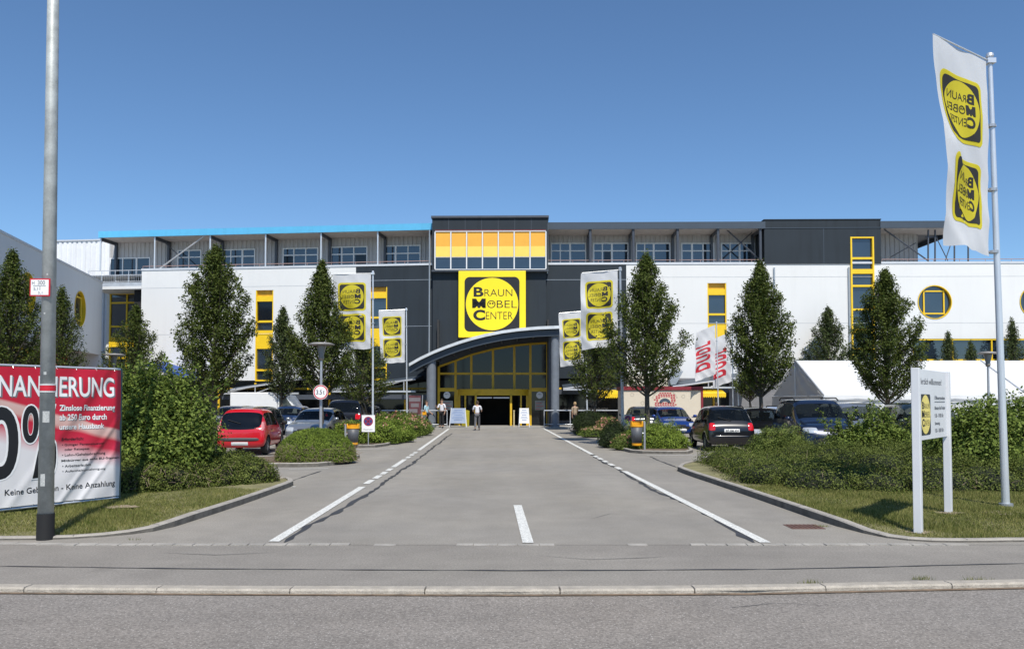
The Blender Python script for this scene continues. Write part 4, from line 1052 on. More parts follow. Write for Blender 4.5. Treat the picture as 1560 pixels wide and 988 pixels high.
def make_car(label, kind, paint, cat='car', plate='', rails=False, rearblack=False, group=None, loc=(0, 0), heading=0.0, lowlamps=False, dark_bumper=False):
    p = SH[kind]; L, W, H = p['L'], p['W'] / 2, p['H']; h = L / 2; bt = p['belt']; hd = p['hood']; fy = h - p['cowl']; ry = h - p['roofF']; tr = -h + p['roofR']; tb = -h + p['tail']
    wb_ = W * .955; wt = W * p['fr'] / .80 if W * p['fr'] / .80 < W * .84 else W * .80
    deck = p.get('deck', bt)
    # (y, zb, zshoulder, ztop, half width, half top width, cabin?)
    if 'deck' in p:
        st = [(-h, .42, .66, .74, W * .80, 0), (-h + .06, .26, .86, .95, W * .93, 0), (-h + .22, .22, deck - .06, deck, W * .96, 0), (tb + .05, .2, bt, deck + .02, W, 0)]
    else:
        st = [(-h, .42, .62, .70, W * .80, 0), (-h + .05, .26, .84, .90, W * .93, 0), (tb + .02, .22, bt, bt + .02, W * .975, 0)]
    nb = len(st)
    cabin = [(tr, .2, bt + .01, H - .03), (tr + .35, .2, bt, H), ((tr + ry) / 2 - .12, .19, bt - .01, H + .012), ((tr + ry) / 2 - .02, .19, bt - .01, H + .012), (ry - .30, .19, bt - .02, H - .005), (ry, .19, bt - .03, H - .045)]
    st += [(y, zb, zs, zt, W, 1) for y, zb, zs, zt in cabin]
    st += [(fy, .20, bt - .06, hd + .06, W * .985, 0), (h - .42, .21, hd - .12, hd - .02, W * .96, 0), (h - .14, .23, .64, hd - .14, W * .88, 0), (h - .01, .30, .52, .60, W * .72, 0)]
    vs = []; N = 8
    for (y, zb, zs, zt, w_, cb) in st:
        if cb: half = [(0, zb), (w_ * .86, zb), (w_ * .99, zb + .12), (w_, (zb + zs) / 2 + .04), (w_ * .955, zs), (wt, zt - .05), (wt * .72, zt), (0, zt + .015)]
        else: half = [(0, zb), (w_ * .86, zb), (w_ * .985, zb + .12), (w_, (zb + zs) / 2 + .02), (w_ * .965, zs - .02), (w_ * .86, zt - .015), (w_ * .5, zt + .005), (0, zt + .01)]
        vs += [(x, y, z) for x, z in half] + [(-x, y, z) for x, z in half[1:-1]]
    per = 2 * N - 2
    def R_(k, i): return k * per + i
    def L_(k, i): return k * per + (i if i in (0, N - 1) else N - 1 + i)
    fs = []; mi = []; cs = nb; ce = nb + 5        # cabin stations
    PAINT, SCR, REAR, SIDE, ARCH, DARK = 0, 1, 2, 3, 4, 5
    for k in range(len(st) - 1):
        for i in range(N - 1):
            m_ = PAINT
            if cs <= k < ce and i == 4 and k != cs + 2: m_ = SIDE
            if k == ce and i in (5, 6): m_ = SCR
            if k == cs - 1 and i in (5, 6): m_ = REAR
            if k == cs + 2 and i == 4: m_ = DARK
            if rearblack and k == cs - 1 and i == 4: m_ = PAINT
            if (dark_bumper and k in (0,) and i <= 2): m_ = PAINT
            fs.append((R_(k, i), R_(k + 1, i), R_(k + 1, i + 1), R_(k, i + 1))); mi.append(m_)
            fs.append((L_(k, i), L_(k, i + 1), L_(k + 1, i + 1), L_(k + 1, i))); mi.append(m_)
    for k, flip in ((0, 0), (len(st) - 1, 1)):
        for i in range(N - 1):
            q = [R_(k, i), R_(k, i + 1), L_(k, i + 1), L_(k, i)]
            q = list(dict.fromkeys(q)); fs.append(tuple(q if not flip else reversed(q))); mi.append(PAINT)
    me = bpy.data.meshes.new('c'); me.from_pydata(vs, [], fs); me.polygons.foreach_set('material_index', mi)
    pm = paint; mats = [pm, M['cglass'], M['cglass'], M['cglass'], M['arch'], M['sblack']]
    for m_ in mats: me.materials.append(m_)
    ob = bpy.data.objects.new('c', me); C.objects.link(ob)
    cm = bpy.data.meshes.new('cut'); mb = MB()
    wy = (-p['wb'] / 2 - .02, p['wb'] / 2 + .02); r = p['r']
    for y in wy:
        for sx in (-1, 1): mb.tube((sx * (W - .28), y, r + .01), (sx * (W + .2), y, r + .01), r + .055, n=28)
    cm.from_pydata(mb.v, [], mb.f)
    for m_ in mats: cm.materials.append(m_)
    cm.polygons.foreach_set('material_index', [4] * len(mb.f))
    co = bpy.data.objects.new('cut', cm); C.objects.link(co)
    sb = ob.modifiers.new('s', 'SUBSURF'); sb.levels = 2; sb.render_levels = 2
    bo = ob.modifiers.new('b', 'BOOLEAN'); bo.operation = 'DIFFERENCE'; bo.object = co; bo.solver = 'EXACT'
    bo.material_mode = 'INDEX' if hasattr(bo, 'material_mode') else bo.material_mode
    dg = bpy.context.evaluated_depsgraph_get(); ev = bpy.data.meshes.new_from_object(ob.evaluated_get(dg))
    bvh = BVHTree.FromPolygons([v.co.copy() for v in ev.vertices], [tuple(q.vertices) for q in ev.polygons])
    bpy.data.objects.remove(co); bpy.data.objects.remove(ob)
    root = empty('parked_car', (0, 0, 0), 0, label, cat, group)
    V = [v.co.copy() for v in ev.vertices]
    def piece(name, sel, mlist, remap=None):
        mm = {}; nv = []; nf = []; nm = []
        for q in ev.polygons:
            if q.material_index in sel:
                f = []
                for vi in q.vertices:
                    if vi not in mm: mm[vi] = len(nv); nv.append(V[vi])
                    f.append(mm[vi])
                nf.append(f); nm.append(sel.index(q.material_index))
        if not nf: return None
        m2 = bpy.data.meshes.new(name); m2.from_pydata(nv, [], nf); m2.polygons.foreach_set('material_index', nm)
        m2.polygons.foreach_set('use_smooth', [True] * len(nf)); return link(name, m2, mlist, root)
    body = piece('body', [0, 4, 5], [pm, M['arch'], M['sblack']])
    piece('windscreen', [1], [M['cglass']]); piece('rear_window', [2], [M['cglass']])
    # side glass: one part each side
    for sgn in (1, -1):
        mm = {}; nv = []; nf = []
        for q in ev.polygons:
            if q.material_index == 3 and q.center.x * sgn > 0:
                f = []
                for vi in q.vertices:
                    if vi not in mm: mm[vi] = len(nv); nv.append(V[vi])
                    f.append(mm[vi])
                nf.append(f)
        m2 = bpy.data.meshes.new('side_window'); m2.from_pydata(nv, [], nf); m2.polygons.foreach_set('use_smooth', [True] * len(nf)); link('side_window', m2, 'cglass', root)
    q = MB(); q.box(-W * .86, W * .86, -h + .25, h - .9, .30, .42)
    q.box(-W * .80, W * .80, fy - .45, fy - .12, .42, bt - .02); q.build('cabin_floor', 'seat', root)
    for sx, y0 in ((-.36, fy - 1.25), (.36, fy - 1.25), (-.36, fy - 2.05), (.36, fy - 2.05)):
        q = MB(); q.box(sx - .22, sx + .22, y0 - .05, y0 + .45, .42, .62); T = Matrix.Translation((sx, y0 - .08, .58)) @ Matrix.Rotation(R(12), 4, 'X')
        q.box(-.21, .21, -.06, .06, 0, .50, 0, T); q.box(-.12, .12, -.04, .05, .53, .72, 0, T); q.build('seat', 'seat', root, bevel=.03)
    def patch(name, m_, c, w, h_, d=(0, 1, 0), u=(1, 0, 0), v=(0, 0, 1), parent=None, off=.012, rnd=True, nu=8, nv=5):
        a, b = drape(bvh, c, u, v, d, w, h_, nu, nv, rnd, off); q = MB().add(a, b); return q.build(name, m_, parent or root, smooth=True)
    # lamps, plates, bumpers
    lz = (bt - .10) if not lowlamps else .93
    for s in (-1, 1):
        patch('tail_lamp', 'rlamp' if kind != 'mini' else 'clamp', (s * W * (.87 if kind == 'mini' else .80 if kind in ('small', 'hatch') else .76), -h, lz), W * (.17 if kind == 'mini' else .26), (.30 if kind == 'mini' else .26 if kind != 'sedan' else .18))
        hl = patch('headlight', 'wlamp', (s * W * .66, h, hd - .22), W * .42, .17, d=(0, -1, 0))
        m = MB(); y = ry + .55; m.lathe([(.02, -.075), (.085, -.05), (.10, 0), (.085, .055), (.02, .075)], (s * (W + .12), fy - .12, bt + .08), 12); m.box(min(s * (W - .04), s * (W + .08)), max(s * (W - .04), s * (W + .08)), fy - .14, fy - .09, bt + .01, bt + .05)
        m.build('mirror', 'sblack' if kind in ('mini',) else pm, root, smooth=True)
        patch('door_handle', pm if kind != 'mini' else 'sblack', (s * W, (tr + ry) / 2 - .25, bt - .12), .17, .035, d=(-s, 0, 0), u=(0, 1, 0), nu=3, nv=2, off=.03)
        for yy in ((tr + ry) / 2 - .06, ry + .42):
            patch('door_seam', 'arch', (s * W, yy, (bt + .25) / 2 + .02), .012, bt - .42, d=(-s, 0, 0), u=(0, 1, 0), nu=1, nv=8, off=.004, rnd=False)
    patch('rear_bumper', 'plast' if (dark_bumper or kind == 'mini') else pm, (0, -h, .50), W * 1.5, .11, off=.03, nu=16)
    patch('front_grille', 'sblack', (0, h, .50), W * .95, .16, d=(0, -1, 0), off=.008)
    patch('upper_grille', 'sblack', (0, h, hd - .24), W * .55, .07, d=(0, -1, 0), off=.008)
    pz = .72 if kind not in ('sedan', 'estate', 'mini') else .66
    if kind == 'mini': pz = .36; patch('rear_glass_panel', 'glassb', (0, -h, 1.08), W * 1.56, .54, off=.007, nu=14, nv=10)
    rp_ = patch('number_plate', 'plate', (0, -h, pz), .52, .11, rnd=False, off=.02)
    patch('number_plate', 'plate', (0, h, .42), .52, .11, d=(0, -1, 0), rnd=False, off=.02)
    bl = patch('plate_band', 'pblue', (-.24, -h, pz), .045, .105, rnd=False, off=.023, nu=1, nv=1, parent=rp_)
    if plate:
        tv, tf, ta = textgeo(plate, .01); q = MB(); y0 = min(v.co.y for v in rp_.data.vertices) - .004
        q.add([(-.20 + a * .42, y0, pz - .038 + b * .076) for a, b in tv], tf); q.build('plate_lettering', 'black', rp_)
    if kind in ('mini', 'small', 'hatch', 'estate', 'suv', 'mpv'):
        q = MB(); zw = bt + .10; hit = bvh.ray_cast(Vector((0, -h - 1, zw)), Vector((0, 1, 0)), 3); y0 = (hit[0].y if hit[0] else -h) - .025
        hit2 = bvh.ray_cast(Vector((0, -h - 1, zw + .12)), Vector((0, 1, 0)), 3); y1 = (hit2[0].y if hit2[0] else y0) - .03
        q.tube((0, y0, zw), (-.42, y1, zw + .12), .012, n=6); q.build('rear_wiper', 'sblack', root)
    if rails:
        for s in (-1, 1):
            q = MB(); pts = [Vector((s * wt * .93, tr + .1 + (ry - tr - .2) * t / 10, H - .03 + .085 * min(1, math.sin(math.pi * t / 10) * 3))) for t in range(11)]
            q.path(pts, .02, 8); q.build('roof_rail', 'sblack', root)
    for y in wy:
        for s in (-1, 1):
            x = s * (W - .12); q = MB(); ro = r; wd = .19
            prof = [(r * .62, -wd / 2), (r * .93, -wd / 2), (r, -wd / 2 + .03), (r, wd / 2 - .03), (r * .93, wd / 2), (r * .62, wd / 2)]
            n = 28; vv = []; ff = []
            for rr, dx in prof:
                for i in range(n): t = 2 * math.pi * i / n; vv.append((x + dx, y + rr * math.cos(t), r + rr * math.sin(t)))
            for k in range(5):
                for i in range(n): j = (i + 1) % n; ff.append((k * n + i, k * n + j, (k + 1) * n + j, (k + 1) * n + i))
            wh = q.add(vv, ff).build('wheel', 'tyre', root, smooth=True)
            q = MB(); xo = x + s * (wd / 2 - .03); 
            q.tube((xo - s * .06, y, r), (xo - s * .05, y, r), r * .64, n=24, mi=1)
            for k in range(5):
                t = 2 * math.pi * k / 5 + .3; T = Matrix.Translation((xo, y, r)) @ Matrix.Rotation(t, 4, 'X'); q.box(-.02, .02, -.035, .035, .02, r * .60, 0, T)
            q.tube((xo - .02, y, r), (xo + .02, y, r), .06, n=12); 
            vv = []; ff = []
            for rr, dx in ((r * .57, -.02), (r * .66, -.02), (r * .66, .02), (r * .57, .02)):
                for i in range(n): t = 2 * math.pi * i / n; vv.append((xo + dx, y + rr * math.cos(t), r + rr * math.sin(t)))
            for k in range(4):
                for i in range(n): j = (i + 1) % n; ff.append((k * n + i, k * n + j, ((k + 1) % 4) * n + j, ((k + 1) % 4) * n + i))
            q.add(vv, ff); q.build('rim', ['rim', 'arch'], wh)
    root.scale = (.92, .92, .92); root.location = (loc[0], loc[1], 0.0); root.rotation_euler = (0, 0, heading)
    return root
def rear_at(px, Y, kind, off=0.0):   # rear centre seen at px, rear at depth Y
    return (at(px, 650, Y).x, Y + SH[kind]['L'] / 2)
GC = 'cars parked in rows before the store'
P_ = {n: carpaint(n, c, m) for n, c, m in (('red', (.55, .008, .018), .05), ('black', (.006, .006, .009), .1), ('navy', (.008, .014, .038), .3), ('blue', (.012, .045, .22), .4), ('silver', (.36, .38, .41), .7),
      ('grey', (.045, .048, .055), .5), ('dkgreen', (.012, .02, .02), .3), ('midblue', (.02, .05, .15), .4), ('white', (.7, .7, .7), 0), ('lsilver', (.42, .44, .46), .6))}
cr = make_car('small bright red hatchback seen from behind over the clipped left hedge', 'mini', P_['red'], loc=(at(361, 650, 24.2).x, 25.6), heading=R(5), lowlamps=True, group=GC)
ck = make_car('small black hatchback seen from behind beside the large right hedge', 'small', P_['black'], loc=(6.95, 27.3), heading=R(-1.5), plate='BT-BM 424', group=GC)
make_car('silver saloon facing the street behind the round clipped bush', 'sedan', P_['silver'], loc=(at(462, 650, 29).x, 31.4), heading=R(180 - 3), group=GC)
make_car('blue hatchback between the white van and the silver saloon', 'hatch', P_['midblue'], loc=(at(428, 650, 38).x, 39.5), heading=R(178), group=GC)
make_car('dark green saloon just beyond the red hatchback', 'hatch', P_['dkgreen'], loc=(at(372, 650, 33).x, 34.3), heading=R(178), group=GC)
make_car('black estate at the far left under the canopy', 'estate', P_['navy'], loc=(at(338, 650, 38).x, 39.6), heading=R(178), group=GC)
make_car('black off-road car seen from behind left of the no stopping sign', 'suv', P_['black'], loc=(at(519, 650, 35.5).x, 38.0), heading=R(0), group=GC)
make_car('dark red-lamped hatchback right of the black off-road car', 'hatch', P_['grey'], loc=(at(549, 650, 41).x, 43.2), heading=R(0), group=GC)
make_car('dark grey hatchback seen from behind, standing behind the tree by the kiosk', 'hatch', P_['grey'], loc=(at(990, 650, 35.5).x, 37.6), heading=R(-2), plate='', group=GC)
make_car('bright blue hatchback facing the street left of the black hatchback', 'hatch', P_['blue'], loc=(at(1038, 650, 33.5).x, 36.0), heading=R(180 + 4), group=GC)
make_car('dark blue saloon facing the street right of the black hatchback', 'sedan', P_['navy'], loc=(at(1142, 650, 31.0).x, 33.8), heading=R(180 - 2), group=GC)
make_car('navy off-road car with roof rails behind the right hedge', 'suv', P_['navy'], rails=True, loc=(at(1296, 650, 22.5).x, 25.3), heading=R(180 - 6), group=GC)
make_car('black estate with roof rails left of the navy off-road car', 'estate', P_['black'], rails=True, loc=(at(1192, 650, 26.5).x, 29.0), heading=R(180 - 4), group=GC)
make_car('silver people carrier behind the white opening hours sign', 'mpv', P_['silver'], loc=(at(1360, 650, 24.5).x, 27.2), heading=R(180 - 3), group=GC)
make_car('dark car hidden behind the tall shrub at the right edge', 'mpv', P_['dkgreen'], loc=(at(1478, 650, 22.0).x, 24.6), heading=R(180 - 8), group=GC)
make_car('pale silver car behind the bushy shrub at the far left', 'estate', P_['lsilver'], loc=(at(235, 650, 25.5).x, 27.8), heading=R(0), group=GC)
# white van
vn = empty('delivery_van', (at(389, 650, 43.5).x, 45.0, 0), 0, 'white box van parked left of the blue hatchback under the canopy', 'van')
m = MB(); m.box(-1.55, 1.0, -1.0, 1.0, .45, 2.05); m.build('cargo_box', 'frame', vn, bevel=.05)
m = MB(); m.add([(1.02, -1, .4), (1.02, 1, .4), (1.02, 1, 1.95), (1.02, -1, 1.95), (2.1, -1, .4), (2.1, 1, .4), (2.1, 1, 1.0), (2.1, -1, 1.0), (1.45, -1, 1.9), (1.45, 1, 1.9)], [(0, 4, 5, 1), (4, 7, 6, 5), (7, 8, 9, 6), (8, 3, 2, 9), (0, 3, 8, 7, 4), (1, 5, 6, 9, 2), (0, 1, 2, 3)])
m.build('cab', 'frame', vn, bevel=.03)
m = MB(); m.add([(1.12, -1.01, 1.15), (1.95, -1.01, 1.15), (1.45, -1.01, 1.8), (1.12, -1.01, 1.8)], [(0, 1, 2, 3)]); m.build('side_window', 'cglass', vn)
for x in (-.95, 1.5):
    for y in (-.85, .85): m = MB(); m.tube((x, y - .1, .34), (x, y + .1, .34), .34, n=20); m.build('wheel', 'tyre', vn)
# ================================================================== PLANTS
def leaves_quads(c, d, size, r, aspect=.55, jitter=.5):
    """c centres (n,3), d outward directions (n,3) -> leaf quads"""
    n = len(c); nrm = d + r.normal(0, jitter, (n, 3)); nrm /= np.linalg.norm(nrm, axis=1)[:, None] + 1e-9
    a = np.cross(nrm, r.normal(0, 1, (n, 3))); a /= np.linalg.norm(a, axis=1)[:, None] + 1e-9
    b = np.cross(nrm, a); s = (size * r.uniform(.6, 1.35, n))[:, None]
    V = np.zeros((n, 4, 3)); V[:, 0] = c - a * s * .5; V[:, 1] = c + b * s * aspect * .5 + nrm * s * .06
    V[:, 2] = c + a * s * .5; V[:, 3] = c - b * s * aspect * .5 + nrm * s * .06
    return V.reshape(-1, 3)
M['lf_tree'] = leafmat('hornbeam leaves', (.034, .058, .010), (.125, .152, .034), .30)
M['lf_tree2'] = leafmat('young hornbeam leaves', (.035, .055, .018), (.11, .135, .045), .30)
M['lf_hedge'] = leafmat('cotoneaster leaves', (.038, .060, .010), (.175, .205, .048), .22, .6)
M['lf_dome'] = leafmat('clipped bush leaves', (.075, .120, .016), (.26, .34, .055), .25, .6)
M['lf_shrub'] = leafmat('tall shrub leaves', (.050, .085, .014), (.24, .31, .065), .32)
M['lf_tuft'] = leafmat('light shrub leaves', (.08, .12, .022), (.25, .30, .08), .3)
M['lf_dark'] = leafmat('dark shrub leaves', (.012, .024, .008), (.045, .062, .020), .2)
M['rose'] = leafmat('rose petals', (.60, .22, .18), (.78, .50, .40), .3)
M['twig'] = mat('dead twigs', (.20, .15, .105), .9, noise=.3)
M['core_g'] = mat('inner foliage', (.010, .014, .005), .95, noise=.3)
def tree(px, Y, top_py, bot_py, wid_px, seed, label, leaf='lf_tree', n=15000, trunk_r=.085, lean=0, ntop=1, size=.078, cut=None, group='trees on the car park', dens=1.0, shp=1.8):
    r = np.random.default_rng(seed); x0 = at(px, 600, Y).x
    H = at(px, top_py, Y).z; z0 = at(px, bot_py, Y).z; Rm = wid_px / FPX * Y / 2
    root = empty('hornbeam_tree', (x0, Y, 0), 0, label, 'tree', group)
    hc = H - z0
    def env(t):   # t: 0 crown base .. 1 top
        if t < .30: return Rm * (.34 + .66 * (max(t, 0) / .30) ** .75)
        q = (t - .30) / .70; return Rm * max(.02, (1 - q ** shp)) * (1 - .10 * q)
    mb = MB(); base = Vector((0, 0, -.1)); leader = []
    k = 12; dx = lean
    for i in range(k + 1):
        z = -.1 + (H * .95 + .1) * i / k; leader.append(Vector((dx * i / k + r.normal(0, .025) * (i > 0), r.normal(0, .025) * (i > 0), z)))
    for i in range(k): mb.tube(leader[i], leader[i + 1], trunk_r * (1 - i / (k + .3)) + .008, trunk_r * (1 - (i + 1) / (k + .3)) + .008, 8, cap=False)
    C_ = []; D_ = []
    nb = int(84 * dens); n = int(n * 1.55); Rm = Rm * 1.10; golden = 2.39996
    for b in range(nb):
        t0 = (b / nb) ** .95 * .86 - .05; zb = z0 + t0 * hc - .12 * hc * r.uniform(.3, 1); zb = max(zb, z0 * .82)
        a = b * golden + r.normal(0, .25)
        te = min(.985, t0 + r.uniform(.13, .26) + .04); re = env(te) * r.uniform(.80, 1.06) * (1 + .09 * math.sin(2 * a + seed) + .06 * math.sin(3 * a + 2.3 * seed))
        i = min(k - 1, max(0, int((zb + .1) / (H * .95 + .1) * k))); f = (zb + .1) / (H * .95 + .1) * k - i
        s = leader[i].lerp(leader[i + 1], min(1, max(0, f)))
        ez = z0 + te * hc; e = Vector((re * math.cos(a) + dx * te, re * math.sin(a), ez))
        ctrl = Vector((s.x + (e.x - s.x) * .62, s.y + (e.y - s.y) * .62, s.z + (e.z - s.z) * .34)); pts = []
        m = 7
        for j in range(m + 1):
            u = j / m; pts.append(s * (1 - u) ** 2 + ctrl * 2 * u * (1 - u) + e * u * u + Vector(r.normal(0, .03, 3)) * u)
        rad = .010 + .022 * (1 - b / nb)
        for j in range(m): mb.tube(pts[j], pts[j + 1], rad * (1 - j / (m + 1)) + .004, rad * (1 - (j + 1) / (m + 1)) + .004, 5, cap=False)
        L = (e - s).length
        ncl = int(10 + 26 * L)
        for q in range(ncl):
            u = min(1, .22 + .80 * r.random() ** .75); j = min(m - 1, int(u * m)); p = pts[j].lerp(pts[j + 1], u * m - j)
            off = Vector(r.normal(0, 1, 3)); off.z = abs(off.z) * .9; off.normalize(); ln = r.uniform(.06, .30) * (1.1 - .35 * u)
            tip = p + off * ln
            rr = math.hypot(tip.x - dx * te, tip.y); lim = env((tip.z - z0) / hc) * 1.07
            if rr > lim and lim > 0: tip.x *= lim / rr; tip.y *= lim / rr
            if r.random() < .35: mb.tube(p, tip, .004, .002, 3, cap=False)
            C_.append(tip); D_.append(off)
    C_ = np.array([tuple(c) for c in C_]); D_ = np.array([tuple(d) for d in D_])
    per = max(3, int(n / len(C_)))
    c = np.repeat(C_, per, 0) + r.normal(0, .062, (len(C_) * per, 3)); d = np.repeat(D_, per, 0)
    d[:, 2] += .5
    quadmesh('crown', leaves_quads(c, d, size, r, .62, .7), leaf, root)
    mb.build('trunk', 'bark', root, smooth=True)
    return root
tree(14, 28.5, 386, 590, 110, 11, 'dark hornbeam at the left edge behind the red banner')
tree(92, 36, 438, 600, 62, 12, 'slim hornbeam right of the tall galvanised pole, before the white wing', n=9000)
tree(205, 43, 466, 615, 88, 13, 'hornbeam in front of the recessed corner with yellow windows', n=11000, size=.10)
tree(326, 27.5, 378, 598, 102, 14, 'tall hornbeam before the left white wall, behind the bushy shrub', n=26000, shp=3.0)
tree(430, 44, 470, 600, 54, 15, 'slender pale hornbeam right of the left yellow strip window', 'lf_tree2', n=6500, size=.10)
tree(489, 30, 402, 592, 104, 16, 'pointed hornbeam behind the mushroom lamp and the left flags', n=21000, shp=1.35)
tree(553, 40, 498, 618, 86, 17, 'small round hornbeam behind the taller left flagpole', n=12000)
tree(906, 38, 492, 606, 74, 18, 'small round hornbeam right of the entrance behind the dark bush', n=12000)
tree(985, 28.5, 389, 588, 132, 19, 'broad hornbeam in front of the cream kiosk with open lower branches', n=23000, trunk_r=.10, shp=1.5)
tree(1160, 30, 403, 590, 96, 20, 'dense hornbeam right of the red lettered flags', n=24000)
tree(1143, 41, 556, 604, 46, 21, 'little hornbeam in the shade beyond the dark blue saloon', n=4000)
tree(1263, 49.2, 469, 596, 74, 22, 'pale hornbeam growing up behind the white tent', 'lf_tree2', n=11000, size=.11)
tree(1351, 32, 414, 606, 106, 23, 'dense hornbeam in front of the white tent', n=28000, shp=2.3)
tree(1446, 49.4, 505, 640, 40, 24, 'thin young hornbeam before the dark ribbon window', 'lf_tree2', n=2600, size=.10, trunk_r=.04, dens=.5)
tree(1480, 49.4, 520, 640, 36, 25, 'bushy young hornbeam left of the tall flagpole by the ribbon window', 'lf_tree2', n=2400, size=.10, trunk_r=.04, dens=.5)
tree(1544, 49.4, 484, 640, 44, 26, 'twin-tipped hornbeam at the right edge before the ribbon window', 'lf_tree2', n=3600, size=.10, trunk_r=.05, dens=.6)

def blob_points(blobs, n, r, zmin=.05, lump=.10, inner=.25):
    """points near the surface of a union of ellipsoids, with outward directions"""
    B = np.array(blobs); area = (B[:, 3] * B[:, 4] + B[:, 3] * B[:, 5] + B[:, 4] * B[:, 5]); k = r.choice(len(B), int(n * 1.9), p=area / area.sum())
    d = r.normal(0, 1, (len(k), 3)); d /= np.linalg.norm(d, axis=1)[:, None]; b = B[k]
    f = 1 + lump * (np.sin(d[:, 0] * 5 + k) * np.sin(d[:, 1] * 6 + 2 * k) + .6 * np.sin(d[:, 2] * 9 + d[:, 0] * 7 + k)) - inner * r.random(len(k)) ** 2.5
    p = b[:, :3] + d * b[:, 3:6] * f[:, None]
    keep = p[:, 2] > zmin
    for i, q in enumerate(B):
        e = (((p - q[:3]) / q[3:6]) ** 2).sum(1); keep &= (e > .62) | (k == i)
    p = p[keep][:n]; d = d[keep][:n] / b[keep][:n, 3:6]; d /= np.linalg.norm(d, axis=1)[:, None]
    return p, d
def bush(name, blobs, n, size, leaf, seed, label, cat, group=None, flowers=0, lump=.10, per=7, spread=.05, core=.86, fpos=None, twigs=0, aspect=.6, woody=0, fsize=.05, tl=1.0):
    r = np.random.default_rng(seed); B = np.array(blobs); cx, cy = B[:, 0].mean(), B[:, 1].mean()
    root = empty(name, (cx, cy, 0), 0, label, cat, group); bl = B.copy(); bl[:, 0] -= cx; bl[:, 1] -= cy
    p, d = blob_points(bl, n // per, r, lump=lump)
    c = np.repeat(p, per, 0) + r.normal(0, spread, (len(p) * per, 3)) + np.repeat(d, per, 0) * r.uniform(0, spread * 1.4, (len(p) * per, 1)); c[:, 2] = np.maximum(c[:, 2], .07)
    dd = np.repeat(d, per, 0); dd[:, 2] += .35
    quadmesh('foliage', leaves_quads(c, dd, size, r, aspect, .65), leaf, root)
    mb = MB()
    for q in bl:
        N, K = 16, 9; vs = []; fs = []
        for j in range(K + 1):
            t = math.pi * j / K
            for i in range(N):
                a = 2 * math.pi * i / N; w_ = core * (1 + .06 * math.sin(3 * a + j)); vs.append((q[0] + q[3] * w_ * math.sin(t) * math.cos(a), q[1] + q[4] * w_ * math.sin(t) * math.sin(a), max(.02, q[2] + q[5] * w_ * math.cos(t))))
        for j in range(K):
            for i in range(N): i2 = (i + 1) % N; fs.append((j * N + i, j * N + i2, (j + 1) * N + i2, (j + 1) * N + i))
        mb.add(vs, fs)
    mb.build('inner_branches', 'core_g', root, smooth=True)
    if woody:
        mb = MB(); p2, d2 = blob_points(bl, woody * 4, r, lump=lump, inner=.1); lim = B[:, 5].mean() * (.62 if woody > 2000 else .95)
        k = 0
        for a, b in zip(p2, d2):
            if a[2] < lim and k < woody:
                e = Vector(a) + Vector(r.normal(0, .07, 3)) + Vector(b) * .01; e.z = max(.06, e.z); mb.tube(a, e, .006, .003, 4, cap=False); k += 1
        mb.build('bare_twigs', 'twig', root)
    if flowers:
        pf, df = blob_points(bl, flowers * 3, r, lump=lump, inner=.02)
        s = (pf[:, 2] > np.quantile(pf[:, 2], .45)); pf = pf[s][:flowers]; df = df[s][:flowers]
        cc = np.repeat(pf + df * .04, 7, 0) + r.normal(0, fsize * .4, (len(pf) * 7, 3)); quadmesh('blossoms', leaves_quads(cc, np.repeat(df, 7, 0), fsize, r, .9, .9), 'rose', root)
    if twigs:
        mb = MB(); cs = []; ds = []
        for _ in range(twigs):
            q = bl[r.integers(len(bl))]; a = r.uniform(0, 6.28); s = Vector((q[0] + q[3] * .5 * math.cos(a), q[1] + q[4] * .5 * math.sin(a), q[2] + q[5] * .6)); e = s + Vector((r.normal(0, .28), r.normal(0, .28), r.uniform(.35, .75) * tl))
            mb.tube(s, e, .006, .002, 4, cap=False)
            for u in np.linspace(.1, 1, 22): cs.append(tuple(s.lerp(e, u))); ds.append((0, 0, 1))
        cs = np.repeat(np.array(cs), 4, 0); cs += r.normal(0, .035, cs.shape)
        quadmesh('shoots', leaves_quads(cs, np.repeat(np.array(ds, float), 4, 0), size, r, aspect, .9), leaf, root); mb.build('shoot_stems', 'twig', root)
    return root
# --- left corner
def line_blobs(p, q, n, rx, ry, rz, zc, r, jit=.1):
    return [(p[0] + (q[0] - p[0]) * i / (n - 1) + r.normal(0, jit), p[1] + (q[1] - p[1]) * i / (n - 1) + r.normal(0, jit), zc + r.normal(0, .03), rx * r.uniform(.9, 1.15), ry * r.uniform(.9, 1.1), rz * r.uniform(.92, 1.1)) for i in range(n)]
r_ = np.random.default_rng(5)
hb = line_blobs((-6.5, 13.95), (-5.15, 15.45), 5, .60, .58, .42, .16, r_, .03) + line_blobs((-6.3, 15.2), (-5.35, 15.9), 3, .66, .55, .46, .18, r_, .03) + line_blobs((-8.2, 14.4), (-6.8, 14.2), 3, .7, .7, .45, .18, r_, .05)
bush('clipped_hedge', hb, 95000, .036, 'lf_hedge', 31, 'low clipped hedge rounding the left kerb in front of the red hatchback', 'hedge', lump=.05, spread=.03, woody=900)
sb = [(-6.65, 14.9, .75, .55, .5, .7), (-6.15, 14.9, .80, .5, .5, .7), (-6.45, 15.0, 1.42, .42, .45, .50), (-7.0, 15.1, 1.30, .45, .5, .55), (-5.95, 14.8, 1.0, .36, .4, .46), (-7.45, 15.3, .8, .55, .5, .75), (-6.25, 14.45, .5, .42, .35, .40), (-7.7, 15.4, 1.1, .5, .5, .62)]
bush('tall_shrub', sb, 52000, .068, 'lf_shrub', 32, 'tall leafy shrub between the red banner and the red hatchback', 'shrub', lump=.30, spread=.11, per=9, core=.55, twigs=75)
